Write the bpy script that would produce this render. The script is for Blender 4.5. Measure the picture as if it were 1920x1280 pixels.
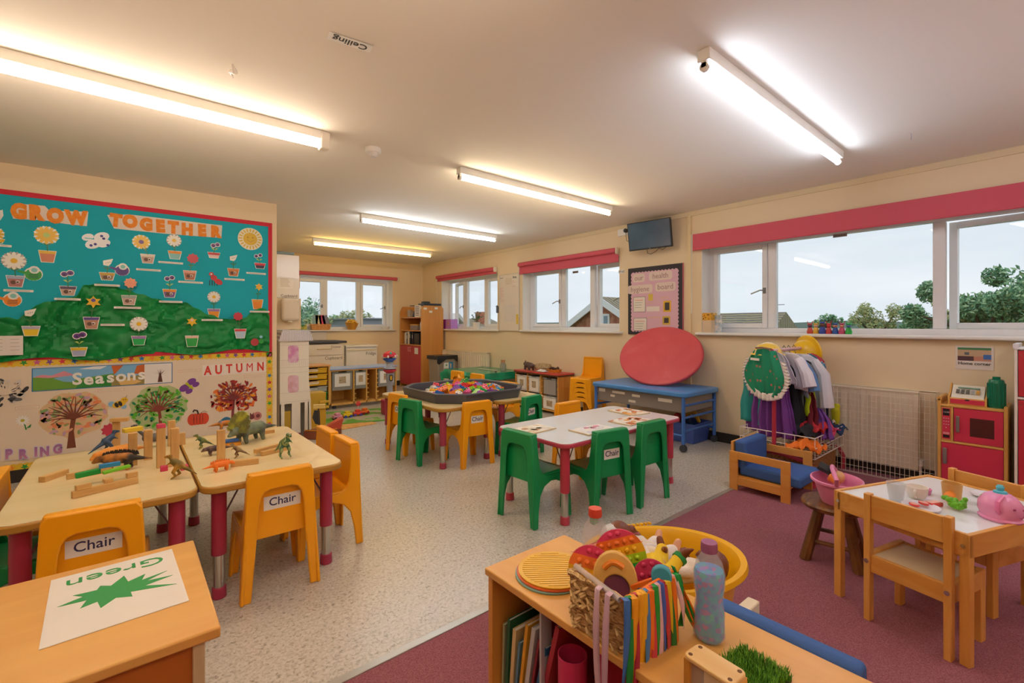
import bpy, bmesh, math, random
from mathutils import Vector, Matrix, noise
random.seed(7)
for o in list(bpy.data.objects): bpy.data.objects.remove(o)
SC = bpy.context.scene; C = SC.collection
PI = math.pi
R = math.radians
# ------------------------------------------------------------ camera, world, exposure
CAM_H = 1.25; YAW = math.atan2(.641, .7675); FPX = 868.; HZ = 608.5
cd = bpy.data.cameras.new('camera'); cam = bpy.data.objects.new('camera', cd); C.objects.link(cam)
cam.location = (0, 0, CAM_H); cam.rotation_euler = (PI/2, 0, -YAW)
cd.sensor_width = 36; cd.lens = FPX/1920*36; cd.shift_y = (HZ-640)/1920.; cd.clip_start = .03; cd.clip_end = 900
SC.camera = cam
SC.view_settings.view_transform = 'Standard'; SC.view_settings.look = 'None'
SC.view_settings.exposure = 0.36; SC.view_settings.gamma = 1
W = bpy.data.worlds.new('world'); SC.world = W; W.use_nodes = True
nt = W.node_tree; nt.nodes.clear()
wo = nt.nodes.new('ShaderNodeOutputWorld'); bg = nt.nodes.new('ShaderNodeBackground')
tc = nt.nodes.new('ShaderNodeTexCoord'); nz = nt.nodes.new('ShaderNodeTexNoise'); cr = nt.nodes.new('ShaderNodeValToRGB')
mp = nt.nodes.new('ShaderNodeMapping'); mp.inputs['Scale'].default_value = (1.2, 1.2, 5)
nz.inputs['Scale'].default_value = 2.2; nz.inputs['Detail'].default_value = 5
cr.color_ramp.elements[0].position = .3; cr.color_ramp.elements[0].color = (.62, .67, .74, 1)
cr.color_ramp.elements[1].position = .75; cr.color_ramp.elements[1].color = (.80, .82, .85, 1)
nt.links.new(tc.outputs['Generated'], mp.inputs[0]); nt.links.new(mp.outputs[0], nz.inputs[0])
nt.links.new(nz.outputs[0], cr.inputs[0]); nt.links.new(cr.outputs[0], bg.inputs[0]); nt.links.new(bg.outputs[0], wo.inputs[0])
bg.inputs[1].default_value = 1.02
TUBE_W = 26.0                       # strength of the fluorescent tubes

UP_W = 3.8                         # strength of the added upward fill lamps that brighten the ceiling

# ------------------------------------------------------------ pixel helper: a pixel of the photograph to a point on a real plane
SN, CS = math.sin(YAW), math.cos(YAW)
def on_z(px, py, z=0.):
    d = FPX*(CAM_H-z)/(py-HZ); l = (px-960)/FPX*d
    return (CS*l+SN*d, -SN*l+CS*d)
def on_x(px, py, X=4.89):
    l = (px-960)/FPX; rx = CS*l+SN; ry = -SN*l+CS; d = X/rx
    return (ry*d, CAM_H-(py-HZ)*d/FPX)
def on_y(px, py, Y):
    l = (px-960)/FPX; rx = CS*l+SN; ry = -SN*l+CS; d = Y/ry
    return (rx*d, CAM_H-(py-HZ)*d/FPX)

# ------------------------------------------------------------ materials
def lin(h):
    if isinstance(h, (tuple, list)): return (h[0], h[1], h[2], 1)
    v = [int(h[i:i+2], 16)/255 for i in (0, 2, 4)]
    return tuple((c/12.92 if c <= .04045 else ((c+.055)/1.055)**2.4) for c in v)+(1,)
MC = {}
def M(col, rough=.5, var=.06, scale=8., metal=0, bump=0, spec=.5, emit=0, trans=0, alpha=1, coat=0):
    key = (str(col), rough, var, scale, metal, bump, spec, emit, trans, alpha, coat)
    if key in MC: return MC[key]
    m = bpy.data.materials.new('mat_'+str(len(MC))); m.use_nodes = True; t = m.node_tree
    b = t.nodes['Principled BSDF']; c = lin(col)
    b.inputs['Roughness'].default_value = rough; b.inputs['Metallic'].default_value = metal
    b.inputs['Specular IOR Level'].default_value = spec
    if coat: b.inputs['Coat Weight'].default_value = coat
    if trans: b.inputs['Transmission Weight'].default_value = trans; b.inputs['IOR'].default_value = 1.2
    if alpha < 1: b.inputs['Alpha'].default_value = alpha
    if emit: b.inputs['Emission Color'].default_value = c; b.inputs['Emission Strength'].default_value = emit
    n = t.nodes.new('ShaderNodeTexNoise'); n.inputs['Scale'].default_value = scale; n.inputs['Detail'].default_value = 4
    tc = t.nodes.new('ShaderNodeTexCoord'); t.links.new(tc.outputs['Object'], n.inputs[0])
    mx = t.nodes.new('ShaderNodeMix'); mx.data_type = 'RGBA'
    mx.inputs[6].default_value = tuple(x*(1-var) for x in c[:3])+(1,); mx.inputs[7].default_value = tuple(min(1, x*(1+var)) for x in c[:3])+(1,)
    t.links.new(n.outputs[0], mx.inputs[0]); t.links.new(mx.outputs[2], b.inputs['Base Color'])
    if bump:
        bp = t.nodes.new('ShaderNodeBump'); bp.inputs['Strength'].default_value = bump; bp.inputs['Distance'].default_value = .01
        t.links.new(n.outputs[0], bp.inputs['Height']); t.links.new(bp.outputs[0], b.inputs['Normal'])
    MC[key] = m; return m
def ramp_mat(name, cols, scale=(1, 1, 1), tex='NOISE', tscale=5, rough=.5, detail=6, bump=0, spec=.5, const=False, dist=0, emit=0):
    """texture -> colour ramp; cols = [(pos, hex)]"""
    m = bpy.data.materials.new(name); m.use_nodes = True; t = m.node_tree; b = t.nodes['Principled BSDF']
    b.inputs['Roughness'].default_value = rough; b.inputs['Specular IOR Level'].default_value = spec
    tc = t.nodes.new('ShaderNodeTexCoord'); mp = t.nodes.new('ShaderNodeMapping'); mp.inputs['Scale'].default_value = scale
    t.links.new(tc.outputs['Object'], mp.inputs[0])
    if tex == 'NOISE':
        n = t.nodes.new('ShaderNodeTexNoise'); n.inputs['Scale'].default_value = tscale; n.inputs['Detail'].default_value = detail
        n.inputs['Distortion'].default_value = dist; out = n.outputs[0]
    elif tex == 'VOR':
        n = t.nodes.new('ShaderNodeTexVoronoi'); n.inputs['Scale'].default_value = tscale; s = t.nodes.new('ShaderNodeSeparateColor')
        t.links.new(n.outputs['Color'], s.inputs[0]); out = s.outputs[0]
    elif tex == 'DOT':
        n = t.nodes.new('ShaderNodeTexVoronoi'); n.inputs['Scale'].default_value = tscale; out = n.outputs['Distance']
    elif tex == 'WAVE':
        n = t.nodes.new('ShaderNodeTexWave'); n.inputs['Scale'].default_value = tscale; n.inputs['Distortion'].default_value = dist
        n.inputs['Detail'].default_value = detail; out = n.outputs[0]
    t.links.new(mp.outputs[0], n.inputs[0])
    r = t.nodes.new('ShaderNodeValToRGB'); e = r.color_ramp.elements
    if const: r.color_ramp.interpolation = 'CONSTANT'
    while len(e) < len(cols): e.new(.5)
    for i, (p, c) in enumerate(cols): e[i].position = p; e[i].color = lin(c)
    t.links.new(out, r.inputs[0]); t.links.new(r.outputs[0], b.inputs['Base Color'])
    if emit:
        t.links.new(r.outputs[0], b.inputs['Emission Color']); b.inputs['Emission Strength'].default_value = emit
    if bump:
        bp = t.nodes.new('ShaderNodeBump'); bp.inputs['Strength'].default_value = bump; bp.inputs['Distance'].default_value = .01
        t.links.new(out, bp.inputs['Height']); t.links.new(bp.outputs[0], b.inputs['Normal'])
    return m
def wood(a, b, axis='x', rough=.4, sc=6):
    k = ('wood', a, b, axis, rough, sc)
    if k not in MC:
        s = {'x': (.12, 1, 1), 'y': (1, .12, 1), 'z': (1, 1, .12)}[axis]
        MC[k] = ramp_mat('wood_'+axis, [(.3, a), (.7, b)], scale=s, tscale=sc*4, rough=rough, detail=5, dist=.6)
    return MC[k]
def glassmat():
    if 'glass' in MC: return MC['glass']
    m = bpy.data.materials.new('pane_glass'); m.use_nodes = True; t = m.node_tree; t.nodes.clear()
    o = t.nodes.new('ShaderNodeOutputMaterial'); a = t.nodes.new('ShaderNodeBsdfTransparent'); g = t.nodes.new('ShaderNodeBsdfGlossy')
    g.inputs['Roughness'].default_value = .02; x = t.nodes.new('ShaderNodeMixShader'); f0 = t.nodes.new('ShaderNodeLayerWeight'); f0.inputs[0].default_value = .5; f1 = t.nodes.new('ShaderNodeMath'); f1.operation = 'POWER'; f1.inputs[1].default_value = 4; t.links.new(f0.outputs['Facing'], f1.inputs[0]); f = t.nodes.new('ShaderNodeMath'); f.operation = 'MULTIPLY_ADD'; f.inputs[1].default_value = .5; f.inputs[2].default_value = .03; t.links.new(f1.outputs[0], f.inputs[0])
    a.inputs[0].default_value = (.95, .97, .97, 1)
    t.links.new(f.outputs[0], x.inputs[0]); t.links.new(a.outputs[0], x.inputs[1]); t.links.new(g.outputs[0], x.inputs[2]); t.links.new(x.outputs[0], o.inputs[0])
    MC['glass'] = m; return m
def plasticclear(col, mixf=.35):
    k = ('clr', col, mixf)
    if k in MC: return MC[k]
    m = bpy.data.materials.new('clear_plastic'); m.use_nodes = True; t = m.node_tree; b = t.nodes['Principled BSDF']; o = t.nodes['Material Output']
    b.inputs['Base Color'].default_value = lin(col); b.inputs['Roughness'].default_value = .15
    a = t.nodes.new('ShaderNodeBsdfTransparent'); a.inputs[0].default_value = (.97, .97, .97, 1); x = t.nodes.new('ShaderNodeMixShader'); x.inputs[0].default_value = mixf
    t.links.new(a.outputs[0], x.inputs[1]); t.links.new(b.outputs[0], x.inputs[2]); t.links.new(x.outputs[0], o.inputs[0])
    MC[k] = m; return m
def emat(col, s):
    k = ('em', col, s)
    if k in MC: return MC[k]
    m = bpy.data.materials.new('lit'); m.use_nodes = True; t = m.node_tree; t.nodes.clear()
    o = t.nodes.new('ShaderNodeOutputMaterial'); e = t.nodes.new('ShaderNodeEmission'); e.inputs[0].default_value = lin(col); e.inputs[1].default_value = s
    t.links.new(e.outputs[0], o.inputs[0]); MC[k] = m; return m

# ------------------------------------------------------------ mesh builder
class B:
    def __init__(s): s.v = []; s.f = []; s.m = []
    def add(s, vs, fs, mi=0, T=None):
        o = len(s.v); s.v += [tuple(T @ Vector(v)) if T else tuple(v) for v in vs]
        s.f += [[i+o for i in f] for f in fs]; s.m += [mi]*len(fs); return s
    def box(s, x0, x1, y0, y1, z0, z1, mi=0, T=None):
        vs = [(x, y, z) for z in (z0, z1) for y in (y0, y1) for x in (x0, x1)]
        return s.add(vs, [(0, 2, 3, 1), (4, 5, 7, 6), (0, 1, 5, 4), (2, 6, 7, 3), (0, 4, 6, 2), (1, 3, 7, 5)], mi, T)
    def prism(s, poly, a, b, ax='z', mi=0, T=None):
        """extrude 2D polygon from a to b along ax. ax z:(x,y) y:(x,z) x:(y,z)"""
        f = {'z': lambda p, h: (p[0], p[1], h), 'y': lambda p, h: (p[0], h, p[1]), 'x': lambda p, h: (h, p[0], p[1])}[ax]
        ar = sum(poly[i-1][0]*poly[i][1]-poly[i][0]*poly[i-1][1] for i in range(len(poly)))
        if (ar < 0) != (ax == 'y'): poly = poly[::-1]
        n = len(poly); vs = [f(p, a) for p in poly]+[f(p, b) for p in poly]
        if a > b: vs = vs[n:]+vs[:n]
        fs = [tuple(range(n))[::-1], tuple(range(n, 2*n))]+[(i, (i+1) % n, n+(i+1) % n, n+i) for i in range(n)]
        return s.add(vs, fs, mi, T)
    def cyl(s, p, q, r, r2=None, n=12, mi=0, cap=True, T=None):
        p = Vector(p); q = Vector(q); r2 = r if r2 is None else r2; d = (q-p).normalized()
        u = d.orthogonal().normalized(); w = d.cross(u)
        vs = [p+(u*math.cos(2*PI*i/n)+w*math.sin(2*PI*i/n))*r for i in range(n)]+[q+(u*math.cos(2*PI*i/n)+w*math.sin(2*PI*i/n))*r2 for i in range(n)]
        fs = [(i, (i+1) % n, n+(i+1) % n, n+i) for i in range(n)]
        if cap: fs += [tuple(range(n))[::-1], tuple(range(n, 2*n))]
        return s.add(vs, fs, mi, T)
    def tube(s, pts, r, n=8, mi=0, T=None):
        P = [Vector(p) for p in pts]; rr = r if isinstance(r, (list, tuple)) else [r]*len(P); rings = []; u = None
        for i, p in enumerate(P):
            d = (P[min(i+1, len(P)-1)]-P[max(i-1, 0)]).normalized()
            u = d.orthogonal().normalized() if u is None else (u-d*u.dot(d)).normalized()
            w = d.cross(u); rings.append([p+(u*math.cos(2*PI*k/n)+w*math.sin(2*PI*k/n))*rr[i] for k in range(n)])
        vs = [v for g in rings for v in g]; fs = []
        for i in range(len(P)-1):
            for k in range(n): fs.append((i*n+k, i*n+(k+1) % n, (i+1)*n+(k+1) % n, (i+1)*n+k))
        fs += [tuple(range(n))[::-1], tuple(range(len(vs)-n, len(vs)))]
        return s.add(vs, fs, mi, T)
    def lathe(s, prof, n=24, mi=0, T=None, ang=2*PI, sx=1, sy=1):
        k = len(prof); full = abs(ang-2*PI) < 1e-6; m = n if full else n+1
        vs = [(r*math.cos(ang*i/n)*sx, r*math.sin(ang*i/n)*sy, z) for i in range(m) for r, z in prof]; fs = []
        for i in range(n):
            j = (i+1) % m
            for q in range(k-1): fs.append((i*k+q, j*k+q, j*k+q+1, i*k+q+1))
        if full:
            if prof[0][0] > 1e-4: fs.append(tuple(i*k for i in range(n))[::-1])
            if prof[-1][0] > 1e-4 and prof[-1][1] > prof[0][1]: fs.append(tuple(i*k+k-1 for i in range(n)))
        return s.add(vs, fs, mi, T)
    def ell(s, c, r, n=12, mi=0, T=None):
        if not isinstance(r, (tuple, list)): r = (r, r, r)
        m = max(6, n//2); vs = [(c[0]+r[0]*math.sin(PI*j/m)*math.cos(2*PI*i/n), c[1]+r[1]*math.sin(PI*j/m)*math.sin(2*PI*i/n), c[2]-r[2]*math.cos(PI*j/m)) for i in range(n) for j in range(1, m)]
        k = m-1; o = len(vs); vs += [(c[0], c[1], c[2]-r[2]), (c[0], c[1], c[2]+r[2])]; fs = []
        for i in range(n):
            j = (i+1) % n
            for q in range(k-1): fs.append((i*k+q, j*k+q, j*k+q+1, i*k+q+1))
            fs += [(o, j*k, i*k), (i*k+k-1, j*k+k-1, o+1)]
        return s.add(vs, fs, mi, T)
    def grid(s, fn, nu, nv, mi=0, T=None):
        vs = [fn(i/nu, j/nv) for i in range(nu+1) for j in range(nv+1)]
        fs = [(i*(nv+1)+j, (i+1)*(nv+1)+j, (i+1)*(nv+1)+j+1, i*(nv+1)+j+1) for i in range(nu) for j in range(nv)]
        return s.add(vs, fs, mi, T)
    def rect(s, u0, u1, v0, v1, h=0, mi=0, T=None):     # flat patch in local XY
        return s.box(u0, u1, v0, v1, h-.0006, h, mi, T)
    def disc(s, c, r, h=0, n=18, mi=0, sy=1, T=None, rot=0):
        pts = []
        for i in range(n):
            a = 2*PI*i/n; x = r*math.cos(a); y = r*sy*math.sin(a); pts.append((c[0]+x*math.cos(rot)-y*math.sin(rot), c[1]+x*math.sin(rot)+y*math.cos(rot)))
        return s.prism(pts, h-.0006, h, 'z', mi, T)
def rrect(x0, x1, y0, y1, r, n=5):
    p = []
    for cx, cy, a in ((x1-r, y1-r, 0), (x0+r, y1-r, 90), (x0+r, y0+r, 180), (x1-r, y0+r, 270)):
        for i in range(n+1): t = R(a+90*i/n); p.append((cx+r*math.cos(t), cy+r*math.sin(t)))
    return p
def star(cx, cy, r, r2, n=5, rot=PI/2):
    return [(cx+(r if i % 2 == 0 else r2)*math.cos(rot+PI*i/n), cy+(r if i % 2 == 0 else r2)*math.sin(rot+PI*i/n)) for i in range(2*n)]
def mesh_of(b, mats, smooth=35):
    me = bpy.data.meshes.new('m'); me.from_pydata(b.v, [], b.f); me.update()
    for m in (mats if isinstance(mats, (list, tuple)) else [mats]): me.materials.append(m)
    me.polygons.foreach_set('material_index', b.m)
    if smooth:
        me.polygons.foreach_set('use_smooth', [True]*len(me.polygons)); me.set_sharp_from_angle(angle=R(smooth))
    return me
def fixn(me):
    bm = bmesh.new(); bm.from_mesh(me); bmesh.ops.recalc_face_normals(bm, faces=bm.faces[:]); bm.to_mesh(me); bm.free()
def ob(name, b, mats, parent=None, loc=(0, 0, 0), rot=(0, 0, 0), T=None, bev=0, solid=0, smooth=35, label=None, kind=None, seg=2, fix=False):
    me = mesh_of(b, mats, 0 if fix else smooth)
    if fix:
        fixn(me); me.polygons.foreach_set('use_smooth', [True]*len(me.polygons)); me.set_sharp_from_angle(angle=R(smooth or 35))
    o = bpy.data.objects.new(name, me); me.name = name; C.objects.link(o)
    if parent: o.parent = parent
    if T is not None: o.matrix_basis = T
    else: o.location = loc; o.rotation_euler = rot
    if bev:
        m = o.modifiers.new('b', 'BEVEL'); m.width = bev; m.segments = seg; m.limit_method = 'ANGLE'; m.angle_limit = R(40); m.harden_normals = False
    if solid:
        m = o.modifiers.new('s', 'SOLIDIFY'); m.thickness = solid; m.offset = 0
    if label: o['label'] = label
    if kind: o['kind'] = kind
    return o
def obs(name, boxes, mats, parent, **k):
    for q in boxes:
        b = B()
        if isinstance(q, B): b = q
        else: b.box(*q)
        ob(name, b, mats, parent, **k)
def thing(name, label, cat, loc=(0, 0, 0), rz=0, group=None, T=None):
    o = bpy.data.objects.new(name, None); C.objects.link(o); o.empty_display_size = .1
    if T is not None: o.matrix_basis = T
    else: o.location = loc; o.rotation_euler = (0, 0, rz)
    o['label'] = label; o['category'] = cat
    if group: o['group'] = group
    return o
def tag(o, label, cat, group=None):
    o['label'] = label; o['category'] = cat
    if group: o['group'] = group
    return o
def struct(name, b, mats, **k): return ob(name, b, mats, kind='structure', **k)
def dup(root, loc, rz, label=None, group=None, T=None):
    r = root.copy(); C.objects.link(r)
    if T is not None: r.matrix_basis = T
    else: r.location = loc; r.rotation_euler = (0, 0, rz)
    if label: r['label'] = label
    if group: r['group'] = group
    for ch in list(root.children):
        c = ch.copy(); C.objects.link(c); c.parent = r
        for g in list(ch.children):
            d = g.copy(); C.objects.link(d); d.parent = c
    return r
def FR(o, u, v):
    u = Vector(u).normalized(); v = Vector(v).normalized(); n = u.cross(v)
    return Matrix(((u.x, v.x, n.x, o[0]), (u.y, v.y, n.y, o[1]), (u.z, v.z, n.z, o[2]), (0, 0, 0, 1)))
def WR(y, z, off=.001, X=4.89): return FR((X-off, y, z), (0, -1, 0), (0, 0, 1))     # on the long window wall
def WF(x, z, Y, off=.001): return FR((x, Y-off, z), (1, 0, 0), (0, 0, 1))            # on a wall facing the camera side
def TR(x, y, z, rz=0, rx=0, ry=0): return Matrix.Translation((x, y, z)) @ Matrix.Rotation(rz, 4, 'Z') @ Matrix.Rotation(rx, 4, 'X') @ Matrix.Rotation(ry, 4, 'Y')
def TXT(name, body, size, mat, parent=None, T=None, off=0, ext=.0004, align='CENTER', sx=1, label=None, shear=0):
    cu = bpy.data.curves.new('t', 'FONT'); cu.body = body; cu.size = size; cu.extrude = ext; cu.offset = off; cu.align_x = align; cu.align_y = 'CENTER'; cu.resolution_u = 3; cu.shear = shear
    t = bpy.data.objects.new('t', cu); C.objects.link(t); dg = bpy.context.evaluated_depsgraph_get()
    me = bpy.data.meshes.new_from_object(t.evaluated_get(dg)); bpy.data.objects.remove(t); bpy.data.curves.remove(cu)
    me.name = name; me.materials.clear(); me.materials.append(mat)
    if sx != 1:
        for v in me.vertices: v.co.x *= sx
    o = bpy.data.objects.new(name, me); C.objects.link(o)
    if parent: o.parent = parent
    o.matrix_basis = T if T is not None else Matrix()
    if label: o['label'] = label
    return o
def blob(name, segs, mats, vox, parent=None, T=None, sm=4, label=None):
    """one continuous body from capsules (p0,p1,r0,r1) fused by voxel remeshing"""
    b = B()
    for p, q, r0, r1 in segs:
        if (Vector(p)-Vector(q)).length > 1e-5: b.cyl(p, q, r0, r1, n=10)
        b.ell(p, r0, n=10); b.ell(q, r1, n=10)
    me = mesh_of(b, [M('ffffff')], 0); t = bpy.data.objects.new('t', me); C.objects.link(t)
    m = t.modifiers.new('r', 'REMESH'); m.mode = 'VOXEL'; m.voxel_size = vox; m.use_smooth_shade = True
    m = t.modifiers.new('s', 'SMOOTH'); m.iterations = sm; m.factor = .5
    dg = bpy.context.evaluated_depsgraph_get(); me2 = bpy.data.meshes.new_from_object(t.evaluated_get(dg)); bpy.data.objects.remove(t)
    me2.name = name; me2.materials.clear(); me2.materials.append(mats)
    o = bpy.data.objects.new(name, me2); C.objects.link(o)
    if parent: o.parent = parent
    if T is not None: o.matrix_basis = T
    if label: o['label'] = label
    return o

# ------------------------------------------------------------ shared materials
CREAM = M('EDD8B4', .75, .02, 1.5); CEIL = M('F0E8DA', .8, .01, 1)
WHITE = M('F2F0EC', .35, .02); WHITEM = M('EDEBE6', .7, .02); PVC = M('EEEFF2', .25, .01)
REDB = M('D45A6A', .7, .03); BLACK = M('202024', .45, .03); DARK = M('3B3D45', .35, .05)
VINYL = ramp_mat('vinyl_floor', [(.28, '969084'), (.40, 'BDB6AA'), (.55, 'CFC9BF'), (.75, 'D9D4CB')], tscale=75, rough=.26, detail=3, dist=.8, spec=.5)
CARPET = ramp_mat('carpet', [(.25, '78464F'), (.5, '9A5F69'), (.72, 'A97078'), (.82, 'C29AA0')], tscale=260, rough=.95, detail=2, bump=.3, spec=.1)
BEECH = wood('DC9E4C', 'E8B05E', 'y', .33, 3); BEECHX = wood('DC9E4C', 'E8B05E', 'x', .33, 3); BEECHZ = wood('CF8A38', 'DD9C48', 'z', .4, 3)
PINE = wood('D8943F', 'E9B05C', 'x', .4, 5); PINEZ = wood('D8943F', 'E9B05C', 'z', .4, 5)
MAPLE = wood('DEBC82', 'EBCD98', 'y', .28, 2); BLOCKW = wood('C99A57', 'DDB474', 'z', .6, 9)
PAPER = M('F0ECE4', .6, .02)

# ------------------------------------------------------------ room shell
H = 2.52; T_ = .25
b = B(); b.box(-3.2, 4.89, 1.635, 8.84, -.1, 0); struct('floor', b, VINYL)
b = B(); b.box(-3.2, 4.89, -2.2, 1.635, -.1, .002); struct('floor', b, CARPET)
b = B(); b.box(-3.2, 4.89, 1.615, 1.65, 0, .006); struct('trim_1', b, M('B9B6AE', .3, .05, metal=.6), bev=.002)
b = B(); b.box(-3.45, 5.14, -2.45, 9.09, H, H+.15); struct('ceiling', b, CEIL)
def wall_R():
    b = B(); X0, X1 = 4.89, 5.14; ops = [(-.55, 2.585), (3.69, 5.59), (6.24, 8.07)]; z0, z1 = 1.15, 2.14; y = -2.45
    b.box(X0, X1, -2.45, 9.09, -.1, z0); b.box(X0, X1, -2.45, 9.09, z1, H)
    for a, c in ops: b.box(X0, X1, y, a, z0, z1); y = c
    b.box(X0, X1, y, 9.09, z0, z1); struct('wall_right', b, CREAM, smooth=0)
wall_R()
b = B(); b.box(1.1, 4.89, 8.84, 9.09, -.1, 1.14); b.box(1.1, 4.89, 8.84, 9.09, 2.16, H); b.box(1.1, 2.05, 8.84, 9.09, 1.14, 2.16); b.box(4.2, 4.89, 8.84, 9.09, 1.14, 2.16)
struct('wall_far', b, CREAM, smooth=0)
b = B(); b.box(-3.2, 1.226, 5.34, 5.46, -.1, H); struct('wall_display', b, CREAM, smooth=0)
b = B(); b.box(1.1, 1.226, 5.46, 8.84, -.1, H); struct('wall_kitchen', b, CREAM, smooth=0)
b = B(); b.box(-3.45, -3.2, -2.45, 5.46, -.1, H); struct('wall_left', b, CREAM, smooth=0)
b = B(); b.box(-3.2, 4.89, -2.45, -2.2, -.1, H); struct('wall_back', b, CREAM, smooth=0)
b = B(); b.box(4.872, 4.89, -2.2, 8.84, 0, .1); struct('baseboard_right', b, M('2B2420', .5))
b = B(); b.box(1.226, 4.87, 8.825, 8.84, 0, .1); struct('baseboard_far', b, M('2B2420', .5))
b = B(); b.box(-3.2, 1.226, 5.325, 5.34, 0, .1); struct('baseboard_display', b, M('2B2420', .5))
# picture-rail-like filler strip under the ceiling of the window wall
b = B(); b.box(4.878, 4.89, -2.2, 8.84, 2.47, 2.52); struct('trim_2', b, M('E3CFA8', .7, .02))
b = B(); b.box(4.866, 4.89, 2.70, 2.74, 0, 2.47); struct('trim_3', b, M('EBD5AA', .6, .02))

def window(name, T, w, h, mull, sashes, opened=None):
    """local: x along wall, y up, z into the room. T is at lower-left corner of the frame plane. mull = mullion x list"""
    fr = B(); f = .055
    for x0, x1, y0, y1 in ((0, f, 0, h), (w-f, w, 0, h), (f, w-f, 0, f), (f, w-f, h-f, h)): fr.box(x0, x1, y0, y1, -.06, 0)
    for m in mull: fr.box(m-.04, m+.04, f, h-f, -.06, 0)
    root = thing(name, 'window', 'window', T=T); del root['label'], root['category']; root['kind'] = 'structure'
    ob('window_frame', fr, PVC, root, bev=.006)
    xs = [f]+[v for m in mull for v in (m-.04, m+.04)]+[w-f]
    for i in range(len(xs)//2):
        a, c = xs[2*i], xs[2*i+1]; A = Matrix()
        if opened and i in opened: A = Matrix.Translation((a if opened[i] > 0 else c, 0, -.03)) @ Matrix.Rotation(R(opened[i]), 4, 'Y') @ Matrix.Translation((-(a if opened[i] > 0 else c), 0, .03))
        if sashes[i]:
            s = B(); g = .05
            for x0, x1, y0, y1 in ((a, a+g, f, h-f), (c-g, c, f, h-f), (a+g, c-g, f, f+g), (a+g, c-g, h-f-g, h-f)): s.box(x0, x1, y0, y1, -.05, .012)
            so = ob('sash', s, PVC, root, T=A, bev=.005)
            q = B(); q.box(a+g-.004, c-g+.004, f+g-.004, h-f-g+.004, -.024, -.02); ob('window_pane', q, glassmat(), so)
            k = B(); hx = c-g/2 if (i % 2 == 0) else a+g/2; sg = -1 if i % 2 == 0 else 1
            k.box(hx-.012, hx+.012, h*.45-.03, h*.45+.03, .012, .025); k.tube([(hx, h*.45, .03), (hx+sg*.03, h*.45+.004, .05), (hx+sg*.12, h*.45-.03, .05)], .007)
            ob('window_handle', k, M('8D8F92', .3, metal=.7), so)
        else:
            q = B(); q.box(a-.003, c+.003, f-.003, h-f+.003, -.034, -.03); ob('window_pane', q, glassmat(), root)
    return root
window('window_1', WR(8.07, 1.16, 0, 5.06), 1.83, .98, [.62, 1.26], [1, 0, 1], {0: -14, 2: 0})
window('window_2', WR(5.59, 1.16, 0, 5.06), 1.90, .98, [.74, 1.30], [1, 0, 1], {2: -8})
window('window_3', WR(2.585, 1.16, 0, 5.06), 3.13, .98, [.66, 1.925], [1, 0, 1], {2: -7})
window('window_4', WF(2.05, 1.15, 8.84, -.17), 2.15, 1.0, [.86, 1.50], [1, 0, 1], {2: 6})
def reveal(name, axis, a, c, z0, z1):
    b = B(); t = .006
    if axis == 'R':
        b.box(4.892, 5.06, a, a+t, z0, z1); b.box(4.892, 5.06, c-t, c, z0, z1); b.box(4.892, 5.06, a, c, z1-t, z1)
    else:
        b.box(a, a+t, 8.842, 9.01, z0, z1); b.box(c-t, c, 8.842, 9.01, z0, z1); b.box(a, c, 8.842, 9.01, z1-t, z1)
    struct(name, b, M('F1EFEA', .6, .01))
reveal('trim_4', 'R', -.55, 2.585, 1.16, 2.14); reveal('trim_5', 'R', 3.69, 5.59, 1.16, 2.14); reveal('trim_6', 'R', 6.24, 8.07, 1.16, 2.14); reveal('trim_7', 'F', 2.05, 4.2, 1.15, 2.16)
def sill(name, a, c, axis='R'):
    b = B()
    if axis == 'R': b.box(4.83, 5.055, a-.05, c+.05, 1.135, 1.165)
    else: b.box(a-.04, c+.05, 8.78, 9.0, 1.125, 1.15)
    struct(name, b, WHITE, bev=.01)
sill('trim_8', -.55, 2.585); sill('trim_9', 3.69, 5.56); sill('trim_10', 6.24, 8.07); sill('trim_11', 2.05, 4.2, 'F')

# ------------------------------------------------------------ roller blinds
def blind(label, T, w, h, cass=True):
    r = thing('roller_blind', label, 'blind', T=T)
    b = B(); b.box(0, w, 0, h, .012, .016); b.cyl((0, .004, .014), (w, .004, .014), .008, n=8); ob('blind_fabric', b, REDB, r)
    if cass:
        b = B(); b.box(.0, w-.02, h-.055, h+.01, .018, .065); ob('cassette', b, REDB, r, bev=.02)
        b = B(); b.box(w-.02, w+.005, h-.075, h+.015, .0, .065); ob('bracket', b, M('EADFC8', .4), r, bev=.01)
    b = B(); b.tube([(-.006, h, .02), (-.006, -.7, .02)], .0025, n=5); b.tube([(-.016, h, .02), (-.016, -.7, .02)], .0025, n=5); ob('pull_chain', b, WHITE, r)
    return r
blind('red roller blind over the widest window, beside the television', WR(2.663, 2.075, .03), 3.35, .178, False)
blind('red roller blind with boxed top over the window behind the stacked chairs', WR(5.64, 2.06, .01), 1.95, .17)
blind('short red roller blind over the window nearest the room corner', WR(8.19, 2.125, .01), 1.94, .10)
blind('long thin red blind over the kitchen window on the end wall', WF(2.1, 2.155, 8.84, .01), 2.2, .05)

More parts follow.
